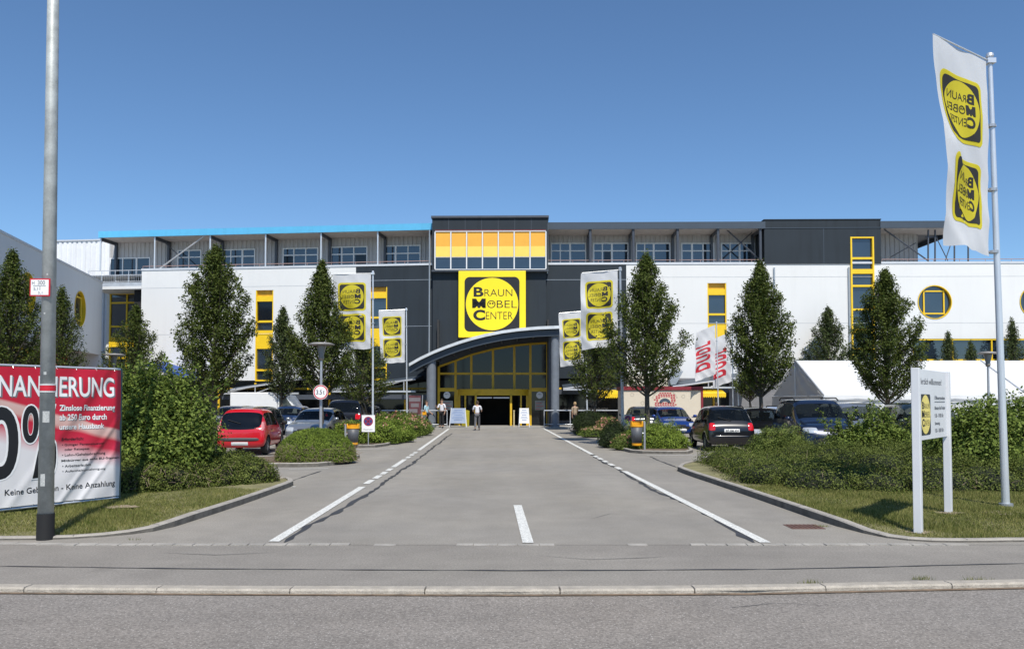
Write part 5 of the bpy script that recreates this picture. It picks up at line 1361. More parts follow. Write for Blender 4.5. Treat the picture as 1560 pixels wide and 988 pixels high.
bush('round_bush', [(at(481, 680, 20.9).x, 20.95, .16, 1.0, .85, .72)], 100000, .024, 'lf_dome', 33, 'neat dome-shaped bright green bush below the weight limit sign', 'bush', lump=.0, spread=.014, core=.94, woody=2001)
g3 = 'flowering rose beds along the driveway'
bush('rose_bush', [(at(532, 660, 29).x, 29.6, .30, .75, .6, .48), (at(568, 660, 29).x, 30.2, .35, .8, .9, .55), (at(592, 660, 30).x, 31.5, .3, .75, .9, .5)], 26000, .06, 'lf_dome', 34, 'green rose bush behind the no stopping sign on the left island', 'bush', g3, flowers=60, lump=.12)
bush('rose_bush', [(at(608, 650, 35).x, 35.5, .35, .9, .9, .65), (at(627, 650, 37).x, 37.6, .3, .8, 1.0, .6), (at(590, 650, 35).x, 35.2, .4, .7, .7, .6)], 22000, .065, 'lf_shrub', 35, 'rose bush full of pink flowers below the red information board', 'bush', g3, flowers=170, lump=.15, fsize=.075)
bush('dark_bush', [(at(900, 650, 37).x, 37.6, .45, .72, .8, .62), (at(915, 650, 38).x, 38.3, .4, .6, .7, .6)], 22000, .05, 'lf_dark', 36, 'dark round bush at the small tree right of the entrance', 'bush', lump=.06)
bush('rose_bush', [(at(905, 650, 35.3).x, 35.6, .10, .6, .35, .30), (at(922, 650, 35.3).x, 35.8, .15, .5, .4, .36), (at(932, 650, 35.4).x, 36.6, .3, .5, .5, .5)], 9000, .05, 'lf_shrub', 37, 'low roses with many pale pink flowers in front of the dark round bush', 'bush', g3, flowers=130, fsize=.07)
bush('dark_bush', [(at(940, 650, 28).x, 28.6, .30, .42, .5, .55), (at(935, 650, 27).x, 27.8, .2, .35, .4, .4)], 12000, .045, 'lf_dark', 38, 'small dark bush at the foot of the grey flagpole on the right island', 'bush')
bush('rose_bush', [(at(952, 650, 26.4).x, 26.5, .12, .38, .3, .32), (at(963, 650, 26.2).x, 26.2, .12, .3, .3, .30)], 7000, .045, 'lf_tuft', 39, 'low roses left of the litter bin on the right island', 'bush', g3, flowers=50)
bush('green_shrub', [(at(998, 650, 26).x, 26.6, .22, .55, .5, .42), (at(1022, 650, 26).x, 26.5, .18, .60, .5, .38), (at(1015, 650, 27.5).x, 28.2, .28, .7, .6, .45), (at(978, 650, 26).x, 27.2, .22, .4, .5, .40)], 36000, .045, 'lf_dome', 40, 'bright feathery shrub around the foot of the broad hornbeam', 'shrub', lump=.16, twigs=16)
# --- right corner
hb = []
for iy, y in enumerate(np.linspace(14.3, 19.6, 6)):
    xl = 4.62 + (.35 if iy == 0 else 0) + (.15 * (y - 14) / 5); 
    for x in np.arange(xl + .35, 11.8, .95): hb.append((x + r_.normal(0, .08), y + r_.normal(0, .1), .10 + r_.normal(0, .02) + .012 * iy, .66, .74, ((.24 if y > 16.3 else .33) if x < 6.3 else .46) + r_.normal(0, .04)))
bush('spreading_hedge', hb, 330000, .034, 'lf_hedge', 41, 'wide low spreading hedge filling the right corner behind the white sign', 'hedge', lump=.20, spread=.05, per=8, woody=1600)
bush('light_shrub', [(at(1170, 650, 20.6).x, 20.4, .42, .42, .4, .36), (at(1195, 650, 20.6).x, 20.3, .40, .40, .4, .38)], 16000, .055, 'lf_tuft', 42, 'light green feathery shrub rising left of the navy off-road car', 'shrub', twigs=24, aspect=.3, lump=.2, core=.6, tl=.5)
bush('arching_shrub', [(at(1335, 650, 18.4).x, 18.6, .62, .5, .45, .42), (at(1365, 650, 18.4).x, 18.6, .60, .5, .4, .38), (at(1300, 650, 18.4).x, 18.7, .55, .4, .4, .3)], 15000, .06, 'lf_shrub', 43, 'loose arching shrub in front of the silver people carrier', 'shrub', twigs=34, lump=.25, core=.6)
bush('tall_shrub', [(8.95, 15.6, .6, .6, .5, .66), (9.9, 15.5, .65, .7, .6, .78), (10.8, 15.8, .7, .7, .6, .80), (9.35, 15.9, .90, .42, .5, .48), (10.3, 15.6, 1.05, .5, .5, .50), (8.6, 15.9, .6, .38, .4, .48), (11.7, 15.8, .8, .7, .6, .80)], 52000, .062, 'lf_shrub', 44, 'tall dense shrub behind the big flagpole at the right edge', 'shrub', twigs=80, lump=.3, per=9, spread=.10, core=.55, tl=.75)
# ================================================================== FLAGS AND POLES
clothmat('flag white', (.72, .73, .75), .35); clothmat('flag yellow', (.70, .60, .03), .3); clothmat('flag black', (.02, .02, .02), .1); clothmat('flag red', (.62, .03, .05), .25)
FM = [MATS['flag white'], MATS['flag yellow'], MATS['flag black'], MATS['flag red']]
def flagpole(px, Y, H, label, w, h, dirv, flagdrop=.12, shrink=.12, tip=0.0, wave=.06, ph=0.0, art='logo', r=.045, lean=(0, 0), base_z=.08, arm=True, flaglabel=None, group=None, rot=0, pull=0.0, namer='flagpole', polem='pole', no_flag=False, x=None):
    x = at(px, 650, Y).x if x is None else x
    root = empty(namer, (x, Y, 0), 0, label, 'flagpole', group)
    mb = MB(); lx, ly = lean
    mb.tube((0, 0, base_z - .15), (lx, ly, H), r, r * .60, n=16); mb.lathe([(r * .8, 0), (r, .01), (r * .9, .05), (r * .3, .07)], (lx, ly, H), 12)
    mb.build('pole', polem, root, smooth=False)
    mb = MB(); mb.tube((0, 0, base_z - .1), (0, 0, base_z + .05), r * 1.7, n=16); mb.build('base_sleeve', 'steel', root)
    if no_flag: return root
    d = Vector((dirv[0], dirv[1], 0)).normalized(); nrm = Vector((d.y, -d.x, 0)); z0 = H - flagdrop
    if arm:
        mb = MB(); mb.tube((lx, ly, z0 + .02), Vector((lx, ly, z0 + .02)) + d * (w + .05) + Vector((0, 0, tip)), .012, n=8); mb.box(-.06 + lx, .06 + lx, -.06 + ly, .06 + ly, z0 - .02, z0 + .05); mb.build('arm', polem, root)
    mb = MB()
    for q in (.33, .66, .98): mb.tube((lx - r * 1.3, ly, z0 - h * q), (lx + r * 1.3, ly, z0 - h * q), .014, n=8); mb.tube((lx, ly, z0 - h * q - .02), (lx, ly, z0 - h * q + .02), r * 1.15, n=12)
    for q_ in mb.split(): q_.build('flag_ring', 'steel', root)
    def fn(u, v, l=0, side=1):      # u from the pole outward, v downward
        vv = max(0, v)
        ww = w * (1 - shrink * vv ** 1.1 - pull * math.sin(math.pi * min(1, vv)) )
        a = wave * (.25 + u) * (math.sin(6.0 * u + 3.2 * v + ph) + .55 * math.sin(10.5 * v - 3.4 * u + ph * 2)) * min(1, .2 + 1.6 * v)
        a += wave * .35 * math.sin(17 * (u * .5 + v * .75) + ph) * u + wave * .28 * abs(math.sin(9 * (u + v * 1.6) + ph)) * (.3 + v)
        zz = z0 - v * h + tip * u - .05 * h * shrink * u * vv + .012 * math.sin(14 * u + ph) * vv
        p = Vector((lx, ly, 0)) + d * (r + .03 + u * ww) + nrm * (a + side * (.0015 + .0045 * l)); p.z = zz
        return p
    mb = MB(); NU, NV = 26, 64; vs = []; fs = []
    for j in range(NV + 1):
        for i in range(NU + 1): vs.append(fn(i / NU, j / NV, 0, 0))
    for j in range(NV):
        for i in range(NU): k = j * (NU + 1) + i; fs.append((k, k + 1, k + NU + 2, k + NU + 1))
    mb.add(vs, fs, 0)
    fl = Flat(); asp = w / h
    if art == 'logo':
        s = .80
        for cv in (.30, .715):
            f2 = Flat(); logo(f2, 0, 0, 1, 2, 1, 0)
            for vs_, fs_, m_, l_ in f2.items:   # (right of artwork = away from pole on the far side)
                fl.items.append(([(.50 + a * s, cv - b * s * asp) for a, b in vs_], fs_, m_, l_ + 1))
    else:
        for k, (t, v0, v1) in enumerate((('D', .68, .83), ('U', .52, .65), ('D', .38, .49), ('L', .27, .35))):
            fl.text(t, .26, v0, .96, v1, 3, 1, .045, rot=rot)
    def sub(items):
        out = []
        for vs_, fs_, m_, l_ in items:
            bm = bmesh.new(); vv = [bm.verts.new((a, b, 0)) for a, b in vs_]
            for f in fs_:
                try: bm.faces.new([vv[i] for i in f])
                except ValueError: pass
            for _ in range(3):
                e = [x for x in bm.edges if x.calc_length() > .07]
                if not e: break
                bmesh.ops.subdivide_edges(bm, edges=e, cuts=1); bmesh.ops.triangulate(bm, faces=[f for f in bm.faces if len(f.verts) > 4])
            bm.verts.index_update(); out.append(([(v.co.x, v.co.y) for v in bm.verts], [tuple(v.index for v in f.verts) for f in bm.faces], m_, l_)); bm.free()
        return out
    fl.items = sub(fl.items)
    for sd_ in (1, -1): fl.put(mb, lambda u, v, l: fn(u, v, l, sd_))
    f = mb.build('flag', FM, root, smooth=True)
    return root
GF = 'tall white flags with yellow disc logos'
flagpole(1530, 11.75, 6.62, 'tallest silver flagpole with long white flag at the right edge', 1.26, 2.84, (-1.07, -.58), .08, .26, .12, .070, 3.9, r=.055, lean=(-.10, 0), group=GF)
flagpole(568, 30.5, 6.42, 'taller flagpole on the left island with nearly square hanging white flag', 1.42, 2.82, (-1, -.05), .06, .03, -.02, .075, 2.1, lean=(-.03, 0), group=GF)
flagpole(620, 43, 6.45, 'shorter looking flagpole left of the entrance with white flag', 1.38, 2.78, (-1, -.12), .04, .10, -.08, .06, 3.3, lean=(-.06, 0), group=GF)
flagpole(949, 30.5, 6.56, 'grey flagpole on the right island, flag half hidden by the broad hornbeam', 1.40, 2.85, (-1, -.10), .06, .05, -.14, .11, 4.4, lean=(-.08, 0), group=GF, pull=-.04, polem='steel', r=.065)
flagpole(895, 43, 6.38, 'thin flagpole right of the entrance with white flag leaning from the canopy end', 1.36, 2.8, (-1, -.12), .05, .08, -.14, .09, 5.0, lean=(-.10, 0), group=GF)
GR = 'small flags with red lettering by the kiosk'
flagpole(1095, 42, 5.62, 'left flagpole by the kiosk with white flag of red upright letters', 1.02, 2.55, (-1, -.1), .10, -.06, -.42, .10, 1.0, art='red', rot=-90, arm=False, group=GR, r=.04, lean=(-.07, 0))
flagpole(1117, 42.5, 5.3, 'middle flagpole by the kiosk with bright red lettered flag before the tree', 1.0, 2.6, (-1, -.15), .10, -.10, -.40, .10, 2.6, art='red', rot=-90, arm=False, group=GR, r=.04)
flagpole(1126, 42, 5.62, 'bare slim flagpole in front of the dense hornbeam by the kiosk', 1.0, 2.6, (-1, 0), no_flag=True, group=GR, r=.04, lean=(-.1, 0))

# big galvanised lamp column in the foreground
lx, ly = G(69, 821).x, G(69, 821).y
lp = empty('street_lamp', (lx, ly, 0), 0, 'tall galvanised lamp column with black foot and small plate in the left foreground', 'street lamp')
M['galv'] = mat('weathered galvanised steel', (.40, .42, .41), .55, .2, noise=.20, nscale=7, bump=.08, bscale=40, fine=.06, fscale=50)
mb = MB(); mb.tube((0, 0, .28), (-.05, 0, 9.4), .085, .052, n=32); mb.path([Vector((-.05, 0, 9.4)), Vector((-.1, -.3, 9.8)), Vector((-.1, -.9, 10.0))], .04, 10); mb.build('column', 'galv', lp, smooth=True)
mb = MB(); mb.tube((0, 0, -.02), (0, 0, .30), .095, .093, n=32); mb.build('foot_sleeve', 'sblack', lp)
mb = MB(); mb.box(-.25, .05, -1.6, -.9, 9.95, 10.08); mb.build('lamp_head', 'steel', lp, bevel=.03)
mb = MB(); z = at(69, 591, ly).z; mb.tube((-.005, 0, z - .045), (-.005, 0, z - .035), .0845, n=28); mb.tube((-.005, 0, z - .03), (-.005, 0, z + .03), .0842, n=28, mi=1); mb.tube((-.005, 0, z + .035), (-.005, 0, z + .045), .0845, n=28); mb.build('painted_band', ['pwhite', 'red'], lp)
mb = MB()
for zz, w_, h_, a in ((1.9, .03, .035, -1.4), (.62, .05, .14, -1.5), (3.05, .018, .025, -1.3), (1.35, .07, .13, -1.2), (2.6, .02, .02, -1.6)):
    rr = .086 - .0035 * zz; m_ = 6; vs = []
    for k in range(m_ + 1):
        t = a - w_ / rr / 2 + w_ / rr * k / m_; xx = -.05 * zz / 9.4; vs += [(xx + (rr + .002) * math.cos(t), (rr + .002) * math.sin(t), zz), (xx + (rr + .002) * math.cos(t), (rr + .002) * math.sin(t), zz + h_)]
    mb.add(vs, [(2 * k, 2 * k + 2, 2 * k + 3, 2 * k + 1) for k in range(m_)])
mb.build('sticker', mat('faded sticker', (.42, .43, .42), .6, noise=.25, nscale=60), lp)
# hydrant plate on the column
z0, z1 = at(60, 451, ly - .11).z, at(60, 424, ly - .11).z; xa, xb = at(45, 440, ly - .11).x - lx, at(76, 440, ly - .11).x - lx
hp = empty('hydrant_sign', (lx, ly - .1, 0), 0, 'small white hydrant plate with red border strapped to the lamp column', 'sign')
mb = MB(); mb.box(xa, xb, -.010, .004, z0, z1); mb.build('plate', 'red', hp, bevel=.004)
fl = Flat(); e = .015; fl.rect(xa + e, z0 + e, xb - e, z1 - e, 0, 0); ww = xb - xa; hh = z1 - z0
fl.text('H', xa + ww * .12, z1 - hh * .36, xa + ww * .24, z1 - hh * .16, 1, 1, .01); fl.text('300', xa + ww * .40, z1 - hh * .36, xa + ww * .76, z1 - hh * .12, 1, 1, .01)
fl.rect(xa + ww * .18, z1 - hh * .43, xa + ww * .80, z1 - hh * .40, 1, 1); fl.rect(xa + ww * .50, z1 - hh * .66, xa + ww * .53, z1 - hh * .43, 1, 1)
fl.text('5,1', xa + ww * .20, z1 - hh * .70, xa + ww * .42, z1 - hh * .50, 1, 1, .01); fl.text('3,1', xa + ww * .42, z1 - hh * .90, xa + ww * .64, z1 - hh * .74, 1, 1, .005)
mb = MB(); fl.put(mb, lambda u, v, l: (u, -.0115 - .001 * l, v)); mb.build('lettering', ['pwhite', 'pgrey'], hp)
mb = MB(); mb.tube((-.02, .1, (z0 + z1) / 2 - .015), (-.02, .1, (z0 + z1) / 2 + .015), .079, n=28); mb.build('strap', 'steel', hp)

# ------------------------------------------------------------------ banner
b0 = Vector((at(0, 600, 11.1).x, 11.1, 0)); b1 = Vector((at(184, 600, 12.62).x, 12.62, 0)); bd = (b1 - b0).normalized(); bn = Vector((bd.y, -bd.x, 0)); LB = (b1 - b0).length; ext = 1.75
bl0 = b1 - bd * (LB + ext)
bn_root = empty('advertising_banner', (bl0.x, bl0.y, 0), 0, 'large red and white financing banner stretched between posts on the left lawn', 'banner')
def bpix(px, py):
    r2 = ray(px, py); e = Vector((0, 0, EYE)); t = (b1 - e).dot(bn) / r2.dot(bn); q = e + r2 * t; return (q - bl0).dot(bd), q.z
WBn = LB + ext - .03; zb0, zb1 = bpix(150, 757)[1], bpix(150, 563)[1]
def wr(u, z):
    k = u - z * .75                                   # diagonal tension folds
    a = .016 * math.sin(k * 9.0) * math.exp(-((u - WBn + .45) / .55) ** 2) + .018 * math.exp(-((k - (WBn - 1.02)) / .05) ** 2) * (u > WBn - 1.3) + .016 * math.exp(-((k - (WBn - .72)) / .04) ** 2) * (z < 1.5)
    a += .010 * math.exp(-((k - (WBn - 1.75)) / .07) ** 2) + .007 * math.sin(u * 4.1 + z * 2.0) + .003 * math.sin(u * 23 + z * 5) * abs(z - .5 * (zb0 + zb1))
    return a
def bfn(u, z, l=0): p = bl0 + bd * u + bn * (.045 + wr(u, z) + .0012 * l); return (p.x, p.y, z)
m = bpy.data.materials.new('banner print'); m.use_nodes = True; n_ = m.node_tree; pb = n_.nodes['Principled BSDF']; pb.inputs['Roughness'].default_value = .42
uvn = n_.nodes.new('ShaderNodeUVMap'); uvn.uv_map = 'print'; sp = n_.nodes.new('ShaderNodeSeparateXYZ'); n_.links.new(uvn.outputs[0], sp.inputs[0])
wv = n_.nodes.new('ShaderNodeTexNoise'); wv.inputs['Scale'].default_value = 1.3; wv.inputs['Detail'].default_value = 1; n_.links.new(uvn.outputs[0], wv.inputs['Vector'])
ma = n_.nodes.new('ShaderNodeMath'); ma.operation = 'MULTIPLY_ADD'; ma.inputs[1].default_value = .12; ma.inputs[2].default_value = -.06 - .237; n_.links.new(wv.outputs[0], ma.inputs[0])
mb2 = n_.nodes.new('ShaderNodeMath'); mb2.operation = 'ADD'; n_.links.new(sp.outputs[1], mb2.inputs[0]); n_.links.new(ma.outputs[0], mb2.inputs[1])
mc = n_.nodes.new('ShaderNodeMath'); mc.operation = 'MULTIPLY_ADD'; mc.inputs[1].default_value = .136; n_.links.new(sp.outputs[0], mc.inputs[0]); n_.links.new(mb2.outputs[0], mc.inputs[2])
cr_ = n_.nodes.new('ShaderNodeValToRGB'); els = cr_.color_ramp.elements
els[0].position = 0; els[0].color = (.70, .69, .70, 1); els[1].position = 1; els[1].color = (.50, .008, .03, 1)
for p_, c_ in ((.44, (.70, .68, .69, 1)), (.53, (.62, .30, .32, 1)), (.585, (.50, .02, .05, 1)), (.66, (.50, .01, .035, 1)), (.695, (.60, .36, .32, 1)), (.755, (.62, .42, .38, 1)), (.775, (.50, .012, .035, 1))):
    e = els.new(p_); e.color = c_
n_.links.new(mc.outputs[0], cr_.inputs[0]); n_.links.new(cr_.outputs[0], pb.inputs['Base Color']); M['bprint'] = m
NU, NV = 150, 70; vs = []; fs = []; uv = []
for j in range(NV + 1):
    for i in range(NU + 1): u = .02 + (WBn - .02) * i / NU; z = zb0 + (zb1 - zb0) * j / NV; vs.append(bfn(u, z)); uv.append((i / NU * 3.5, j / NV))
for j in range(NV):
    for i in range(NU): k = j * (NU + 1) + i; fs.append((k, k + 1, k + NU + 2, k + NU + 1))
mb = MB().add(vs, fs); cl = mb.build('banner_sheet', 'bprint', bn_root, world=True, smooth=True)
uvl = cl.data.uv_layers.new(name='print')
for lp_ in cl.data.loops: uvl.data[lp_.index].uv = uv[lp_.vertex_index]
fl = Flat()
def bt(t, x0, y0, x1, y1, mi, layer, bold=0.0): a = bpix(x0, y0); b = bpix(x1, y1); fl.text(t, a[0], a[1], b[0], b[1], mi, layer, bold)
u0, zz0 = bpix(0, 603); u1, zz1 = bpix(172, 575.5)
scale = (u1 - u0) / 10.35
full = u1 - scale * 11.8
zmid = bpix(90, 604)[1]; ztp = bpix(90, 573)[1]
fl.text('FINANZIERUNG', full, zmid, u1, ztp, 1, 1, .012); fl.text('FINANZIERUNG', full + .018, zmid - .018, u1 + .018, ztp - .018, 3, 0, .02)
zA, zB = bpix(10, 729)[1], bpix(10, 619)[1]
fl.text('0', bpix(-34, 700)[0], zA - .02, bpix(29, 700)[0], zB + .02, 1, 1, .05); fl.text('0', bpix(-30, 700)[0], zA, bpix(25, 700)[0], zB, 2, 2, .02)
a = bpix(31, 676); b = bpix(57, 617); c_ = bpix(86, 728); d_ = bpix(60, 662)
fl.text('0', a[0] - .02, a[1] - .01, b[0] + .02, b[1] + .02, 1, 3, .05); fl.text('0', a[0], a[1] + .01, b[0], b[1], 2, 4, .03)
q0 = bpix(46, 728); q1 = bpix(72, 617)
fl.items.append(([(q0[0] - .02, q0[1] - .02), (q0[0] + .12, q0[1] - .02), (q1[0] + .10, q1[1] + .02), (q1[0] - .04, q1[1] + .02)], [(0, 1, 2, 3)], 1, 3)); fl.items.append(([(q0[0], q0[1]), (q0[0] + .09, q0[1]), (q1[0] + .08, q1[1]), (q1[0] - .01, q1[1])], [(0, 1, 2, 3)], 2, 5))
a = bpix(60, 728); b = bpix(84, 666)
fl.text('0', a[0] - .02, a[1] - .02, b[0] + .02, b[1] + .02, 1, 3, .05); fl.text('0', a[0], a[1], b[0], b[1], 2, 4, .03)
for t, x0, y0, x1, y1 in (('Zinslose Finanzierung', 87, 628, 172, 616), ('ab 250 Euro durch', 87, 640, 159, 629.5), ('unsere Hausbank', 87, 654, 155, 644)):
    bt(t, x0, y0, x1, y1, 1, 2, .02); a = bpix(x0, y0); b = bpix(x1, y1); fl.text(t, a[0] + .006, a[1] - .006, b[0] + .006, b[1] - .006, 3, 1, .028)
for t, x0, y0, x1, y1, bo in (('Erforderlich:', 91, 671, 124, 665, .02), ('• Gültiger Personalausweis', 92, 680, 156, 672.5, .01), ('oder Reisepass', 96, 687, 132, 680.5, .01), ('• Lohn-/Gehaltsabrechnung', 92, 696, 158, 687, .01), ('Mitbürger aus nicht EU-Staaten:', 91, 704, 179, 694, .02), ('• Arbeitserlaubnis', 92, 711.5, 136, 704.5, .01), ('• Aufenthaltsgenehmigung', 92, 720, 157, 711, .01), ('Keine Gebühren - Keine Anzahlung', 4, 753, 172, 733, .01)):
    if t.startswith('Keine'):
        za = bpix(90, 749)[1]; zb = bpix(90, 737.5)[1]; fl.text(t, bpix(4, 750)[0], za, bpix(172, 740)[0], zb, 2, 1, bo)
    else: bt(t, x0, y0, x1, y1, 2, 1, bo)
def subd(items, lim):
    out = []
    for vs_, fs_, m_, l_ in items:
        bm = bmesh.new(); vv = [bm.verts.new((a, b, 0)) for a, b in vs_]
        for f in fs_:
            try: bm.faces.new([vv[i] for i in f])
            except ValueError: pass
        for _ in range(4):
            e = [x for x in bm.edges if x.calc_length() > lim]
            if not e: break
            bmesh.ops.subdivide_edges(bm, edges=e, cuts=1); bmesh.ops.triangulate(bm, faces=[f for f in bm.faces if len(f.verts) > 4])
        bm.verts.index_update(); out.append(([(v.co.x, v.co.y) for v in bm.verts], [tuple(v.index for v in f.verts) for f in bm.faces], m_, l_)); bm.free()
    return out
fl.items = subd([i for i in fl.items], .05); mb = MB(); fl.put(mb, lambda u, v, l: bfn(u, v, l + 1.5))
mb.build('lettering', ['red', 'pwhite', 'black', 'pgrey'], bn_root, world=True)
M['greenpost'] = mat('dark green post', (.05, .10, .10), .45)
for u in (0, WBn * .5, LB + ext):
    p = bl0 + bd * u - bn * .02; mb = MB(); mb.tube((p.x, p.y, .02), (p.x, p.y, zb1 + .03), .032, n=14); mb.build('post', 'greenpost' if u else 'greenpost', bn_root, world=True)
mb = MB()
for z in (zb0 - .03, zb1 + .02): a = bl0 + bd * .0 + bn * .02; b = bl0 + bd * (WBn) + bn * .02; mb.tube((a.x, a.y, z), (b.x, b.y, z), .016, n=8)
for i in range(12):
    u = .1 + (WBn - .2) * i / 11
    for z in (zb0 + .015, zb1 - .015): q = bfn(u, z, 2); q2 = bl0 + bd * u + bn * .02; mb.tube(q, (q2.x, q2.y, zb0 - .03 if z < 1 else zb1 + .02), .005, n=5)
mb.build('frame_tube', 'pole', bn_root, world=True)

# ------------------------------------------------------------------ opening hours sign
s0 = G(1399, 802, .10); s1 = G(1445, 779, .10); sdv = (s1 - s0); sdv.z = 0; SL = sdv.length; sdv.normalize(); sn = Vector((sdv.y, -sdv.x, 0))
if sn.y > 0: sn = -sn
sn = Vector((sdv.y, -sdv.x, 0)); sgn_ = empty('opening_hours_sign', (s0.x, s0.y, 0), 0, 'white two-post sign with opening hours and disc logo on the right lawn', 'sign')
face = 1     # reader side looks toward the driveway
zs1, zs0 = at(1405, 560, s0.y).z, at(1405, 671, s0.y).z
def sP(u, n, z): p = s0 + sdv * u + sn * (n * face); return (p.x, p.y, z)
def sbox(mb, u0, u1, n0, n1, z0, z1, mi=0): mb.add([sP(u0, n0, z0), sP(u1, n0, z0), sP(u1, n1, z0), sP(u0, n1, z0), sP(u0, n0, z1), sP(u1, n0, z1), sP(u1, n1, z1), sP(u0, n1, z1)], [(0, 3, 2, 1), (4, 5, 6, 7), (0, 1, 5, 4), (1, 2, 6, 5), (2, 3, 7, 6), (3, 0, 4, 7)], mi)
M['swhite'] = mat('sign white paint', (.66, .67, .69), .4, noise=.03)
for u in (0, SL): mb = MB(); sbox(mb, u - .045, u + .045, -.045, .045, .0, zs1); mb.build('post', 'swhite', sgn_, world=True, bevel=.006)
mb = MB(); sbox(mb, .046, SL - .046, -.012, .012, zs0, zs1 - .01); mb.build('panel', 'swhite', sgn_, world=True)
fl = Flat(); pw = SL - .09; ph_ = zs1 - zs0; U = lambda f: .045 + pw * f; Z = lambda f: zs1 - ph_ * f
fl.text('Herzlich willkommen!', U(.05), Z(.22), U(.80), Z(.13), 1, 1, 0.0)
lw = pw * .34; lh = ph_ * .58; f2 = Flat(); logo(f2, 0, 0, 1, 2, 3, 0, border=False)
cx_, cz_ = U(.05) + lw / 2, Z(.645)
k_ = .60; SQ = min(lw, lh) / .82
for vs_, fs_, m_, l_ in f2.items: fl.items.append(([(cx_ + a * lw / .82, cz_ + b * lh / .82) for a, b in vs_], fs_, {2: 2, 3: 3}.get(m_, m_), l_ + 1))
for t, f0, f1, x1, bo in (('Öffnungszeiten', .45, .37, .92, .02), ('Montag bis Freitag', .60, .53, .93, .02), ('9.30 - 19.00 Uhr', .70, .64, .86, .01), ('Samstag', .82, .76, .72, .02), ('9.30 - 18.00 Uhr', .92, .86, .86, .01)): fl.text(t, U(.54), Z(f0), U(x1), Z(f1), 1, 1, bo)
fl.rect(U(.54), Z(.475), U(.92), Z(.462), 1, 1)
mb = MB(); fl.put(mb, lambda u, v, l: sP(u, .0135 + .001 * l, v)); mb.build('lettering', ['swhite', 'pgrey', 'black', mat('pale print yellow', (.72, .60, .16), .5)], sgn_, world=True)

# ------------------------------------------------------------------ mushroom lamps
def mush(px, Y, ztop, label, r=.30):
    x = at(px, 600, Y).x; root = empty('mushroom_lamp', (x, Y, 0), 0, label, 'lamp', 'mushroom headed car park lamps')
    mb = MB(); mb.tube((0, 0, 0), (0, 0, ztop - .62), .055, .042, n=14); mb.build('pole', 'steel', root)
    mb = MB(); mb.lathe([(.05, -.62), (.085, -.60), (.10, -.50), (.08, -.47), (.16, -.14), (.15, -.10)], (0, 0, ztop), 20); mb.build('lantern', mat('smoky lantern', (.20, .19, .17), .3), root, smooth=True)
    mb = MB(); mb.lathe([(.12, -.11), (r, -.10), (r + .02, -.07), (r * .7, -.02), (.05, 0)], (0, 0, ztop), 28); mb.build('lamp_shade', mat('taupe lamp shade', (.26, .25, .24), .5), root, smooth=True)
mush(489, 27.5, at(489, 521, 27.5).z, 'mushroom lamp carrying the round weight limit sign', .43); mush(1506, 33, at(1506, 535, 33).z, 'mushroom lamp in front of the white tent roof', .38); mush(173, 40, at(173, 538, 40).z, 'mushroom lamp half hidden in the trees by the left wing', .5)
# weight limit sign
x, y = at(488.5, 597, 27.3).x, 27.3; z = at(488.5, 597, 27.3).z; rr = 11.3 / FPX * 27.3
ws = empty('weight_limit_sign', (x, y, 0), 0, 'round red-rimmed 3.5 t sign fixed to the lamp pole', 'road sign')
mb = MB(); mb.tube((0, 0, z), (0, .015, z), rr, n=40); mb.build('disc', 'red', ws)
fl = Flat(); fl.disc(0, z, rr * .80, rr * .80, 0, 1, 36); fl.text('3.5', -rr * .60, z - rr * .30, rr * .18, z + rr * .30, 1, 2, .01); fl.text('t', rr * .32, z - rr * .30, rr * .52, z + rr * .22, 1, 2, .01)
fl.items.append(([(math.cos(2 * math.pi * k / 40) * rr * q, z + math.sin(2 * math.pi * k / 40) * rr * q) for q in (.95, 1.0) for k in range(40)], [(k, (k + 1) % 40, 40 + (k + 1) % 40, 40 + k) for k in range(40)], 0, 1))
mb = MB(); fl.put(mb, lambda u, v, l: (u, -.002 * l, v)); mb.build('lettering', ['pwhite', 'black'], ws)
def nostop(px, Y, ptop, pbot, wpx, label, dark=False, post=True):
    x = at(px, 650, Y).x; z1, z0 = at(px, ptop, Y).z, at(px, pbot, Y).z; w_ = wpx / FPX * Y / 2
    root = empty('no_stopping_sign', (x, Y, 0), 0, label, 'road sign', 'small no stopping signs')
    if post: mb = MB(); mb.tube((0, .03, .05), (0, .03, z0 + .2), .018, n=10); mb.build('post', 'steel', root)
    mb = MB(); mb.box(-w_, w_, 0, .012, z0, z1); mb.build('plate', 'pwhite' if not dark else mat('grey plate', (.40, .39, .37), .6), root, bevel=.006)
    fl = Flat(); r2 = w_ * .72; cz = z1 - r2 - w_ * .22; fl.disc(0, cz, r2, r2, 0, 1, 30); fl.disc(0, cz, r2 * .78, r2 * .78, 1, 2, 30)
    for s in (1, -1): d = Vector((s, 1)).normalized(); nn = Vector((-d.y, d.x)); fl.items.append(([tuple(Vector((0, cz)) + d * r2 * .9 * a + nn * r2 * .12 * b) for a, b in ((-1, -1), (1, -1), (1, 1), (-1, 1))], [(0, 1, 2, 3)], 0, 3))
    fl.text('Feuerwehr', -w_ * .7, z0 + w_ * .25, w_ * .7, z0 + w_ * .5, 2, 1, .01)
    mb = MB(); fl.put(mb, lambda u, v, l: (u, -.001 * l, v)); mb.build('symbol', [mat('dark sign red', (.30, .02, .05), .5), mat('dark sign blue', (.03, .04, .16), .5), 'pgrey'], root)
nostop(561, 28.0, 632, 657.5, 20, 'white no stopping sign on thin post in front of the left rose bush'); nostop(956.5, 29.8, 631, 648, 12.5, 'grey no stopping sign fixed low beside the grey flagpole', True)
